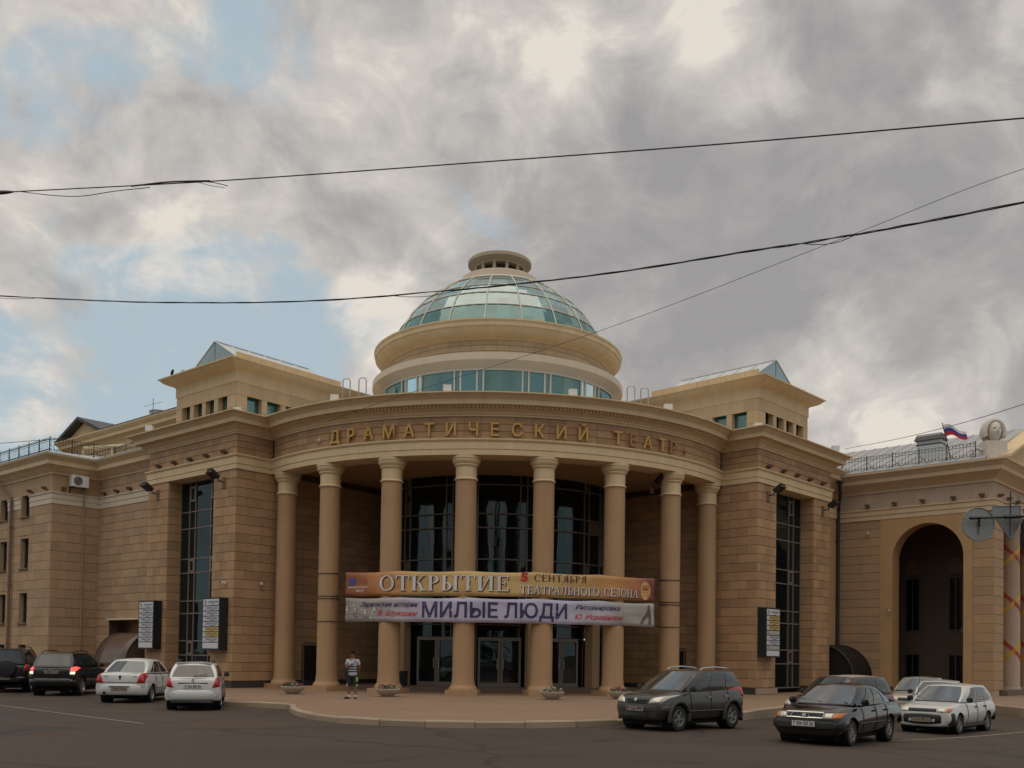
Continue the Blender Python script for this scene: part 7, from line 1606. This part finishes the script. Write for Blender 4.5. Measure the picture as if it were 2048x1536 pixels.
# ------------------------------------------------------------------ road signs seen from behind on an arm from a pole just outside the view
SIGNB = mat('sign_back_grey', (.30, .315, .315), .55, .25, var=.16, vscale=5, dirt=.25)
SP = thing('sign_pole', (10.75, 19.45, -.4), 'dark bracket arm and rods holding the road signs at the right edge', 'pole')
mb = MB(); mb.tube([(10.75, 19.45, -.4), (10.75, 19.45, 5.6)], .06, 10); mb.build('post', IRON, SP, smooth=True)
mb = MB(); mb.tube([(8.86, 19.40, 4.745), (9.97, 19.40, 4.81), (10.75, 19.42, 4.86)], .026, 6); mb.tube([(8.88, 19.38, 4.745), (9.10, 19.38, 4.76)], .036, 6); mb.tube([(9.62, 19.38, 4.785), (9.95, 19.38, 4.805)], .04, 6); mb.build('arm', BLACK, SP)
mb = MB(); mb.tube([(9.76, 19.40, 5.34), (9.745, 19.40, 4.40)], .014, 5); mb.tube([(9.60, 19.37, 5.065), (10.75, 19.4, 5.14)], .010, 5); mb.tube([(9.93, 19.4, 5.24), (9.93, 19.4, 5.06)], .007, 4); mb.build('rod', IRON, SP)
def plate(name, pts, label, y=19.5, th=.012, m=SIGNB, cat='road sign', extra=None):
    mb = MB(); n = len(pts); mb.v = [Vector((x, y, z)) for x, z in pts]+[Vector((x, y+th, z)) for x, z in pts]; mb.f = [list(range(n)), list(range(n, 2*n))[::-1]]+[[i, (i+1) % n, n+(i+1) % n, n+i] for i in range(n)]
    o = thing(name, (pts[0][0], y, min(p[1] for p in pts)), label, cat); mb.build('sign_plate', m, o)
    rim = MB(); rim.tube([(x, y-.004, z) for x, z in pts]+[(pts[0][0], y-.004, pts[0][1])], .010, 4); rim.build('sign_rim', mat('sign_rim_grey', (.20, .21, .21), .5, .4), o)
    if extra: extra(o)
    return o
def rd_extra(o):
    mb = MB(); mb.box((9.11, 19.47, 4.66), (.035, .03, .16)); mb.build('clamp', BLACK, o); mb = MB(); mb.tube([(9.11, 19.485, 4.56), (9.105, 19.485, 4.42)], .012, 4); mb.build('rust_streak', mat('rust_stain', (.16, .10, .07), .9), o)
plate('round_sign', [(9.11+.355*cos(2*pi*i/36), 4.635+.355*sin(2*pi*i/36)) for i in range(36)], 'round road sign seen from its grey back near the arch', extra=rd_extra)
plate('plate_sign', [(9.425, 4.80), (10.05, 4.84), (10.05, 5.06), (9.425, 5.03)], 'rectangular grey sign back above the triangular one', y=19.52)
plate('triangle_sign', [(9.47, 4.80), (10.12, 4.84), (9.83, 4.33), (9.79, 4.33)], 'downward pointing triangular sign back at the right edge', y=19.50)
mb = MB(); mb.v = []
plate('red_sign', [(10.02+.12*cos(2*pi*i/8+pi/8), 4.90+.12*sin(2*pi*i/8+pi/8)) for i in range(8)], 'red sign edge cut off by the right border of the picture', y=19.2, m=mat('sign_red', (.50, .02, .04), .5))
TLH = thing('traffic_light', (10.1, 19.25, 4.05), 'dark signal head cut off by the right border below the signs', 'traffic light')
mb = MB(); mb.lathe([(0, 4.06), (.13, 4.08), (.16, 4.2), (.17, 4.62), (.12, 4.74), (0, 4.76)], 12, (10.08, 19.25, 0)); mb.build('signal_housing', BLACK, TLH, smooth=True)
mb = MB(); mb.tube([(9.95, 19.15, 4.52), (9.92, 19.05, 4.5)], .07, 8); mb.tube([(9.95, 19.15, 4.28), (9.92, 19.05, 4.26)], .07, 8); mb.build('visor', BLACK, TLH)

# ------------------------------------------------------------------ trees across the road, out of view: reflected in the glass, made tall and dense to block low sky light
SPR = mat('spruce_needles', (.022, .032, .018), .9, rnd=.3); BARK = mat('spruce_bark', (.06, .045, .035), .9)
def spruce(seed, H):
    rn = random.Random(seed); lf = MB()
    for k in range(1500):
        z = H*(.08+.92*(rn.random()**1.2)); R_ = (H-z)*.24+.15; a = rn.uniform(0, 2*pi); r = R_*(.35+.65*rn.random()); c = Vector((r*cos(a), r*sin(a), z-.25*r)); d = Vector((cos(a), sin(a), -.35)); s_ = Vector((-sin(a), cos(a), 0)); L = rn.uniform(.6, 1.2)*(.5+.5*(1-z/H))+.15
        lf.add([c-d*L*.5, c+s_*L*.35, c+d*L*.7, c-s_*L*.35], [(0, 1, 2, 3)])
    t = MB(); t.tube([(0, 0, 0), (0, 0, H*.5), (0, 0, H*.96)], [.22, .14, .03], 8); return lf.mesh('crown', fix=False), t.mesh('trunk', smooth=True)
TS = [spruce(s, h) for s, h in ((1, 19), (2, 24), (3, 16.5))]
for me, tr in TS: me.materials.append(SPR); tr.materials.append(BARK)
for i in range(26):
    x = -62+5.0*i+1.6*sin(i*2.3); y = -10-4.5*((i*5) % 3)-1.5*sin(i*1.7)
    o = thing('spruce_tree', (x, y, -.15), 'dark spruce across the road, out of view, reflected in the glass and sized to block low light', 'tree', 'spruces across the road', rz=i*1.3)
    for me, nm in zip(TS[i % 3], ('crown', 'trunk')):
        c = bpy.data.objects.new(nm, me); COL.objects.link(c); c.parent = o
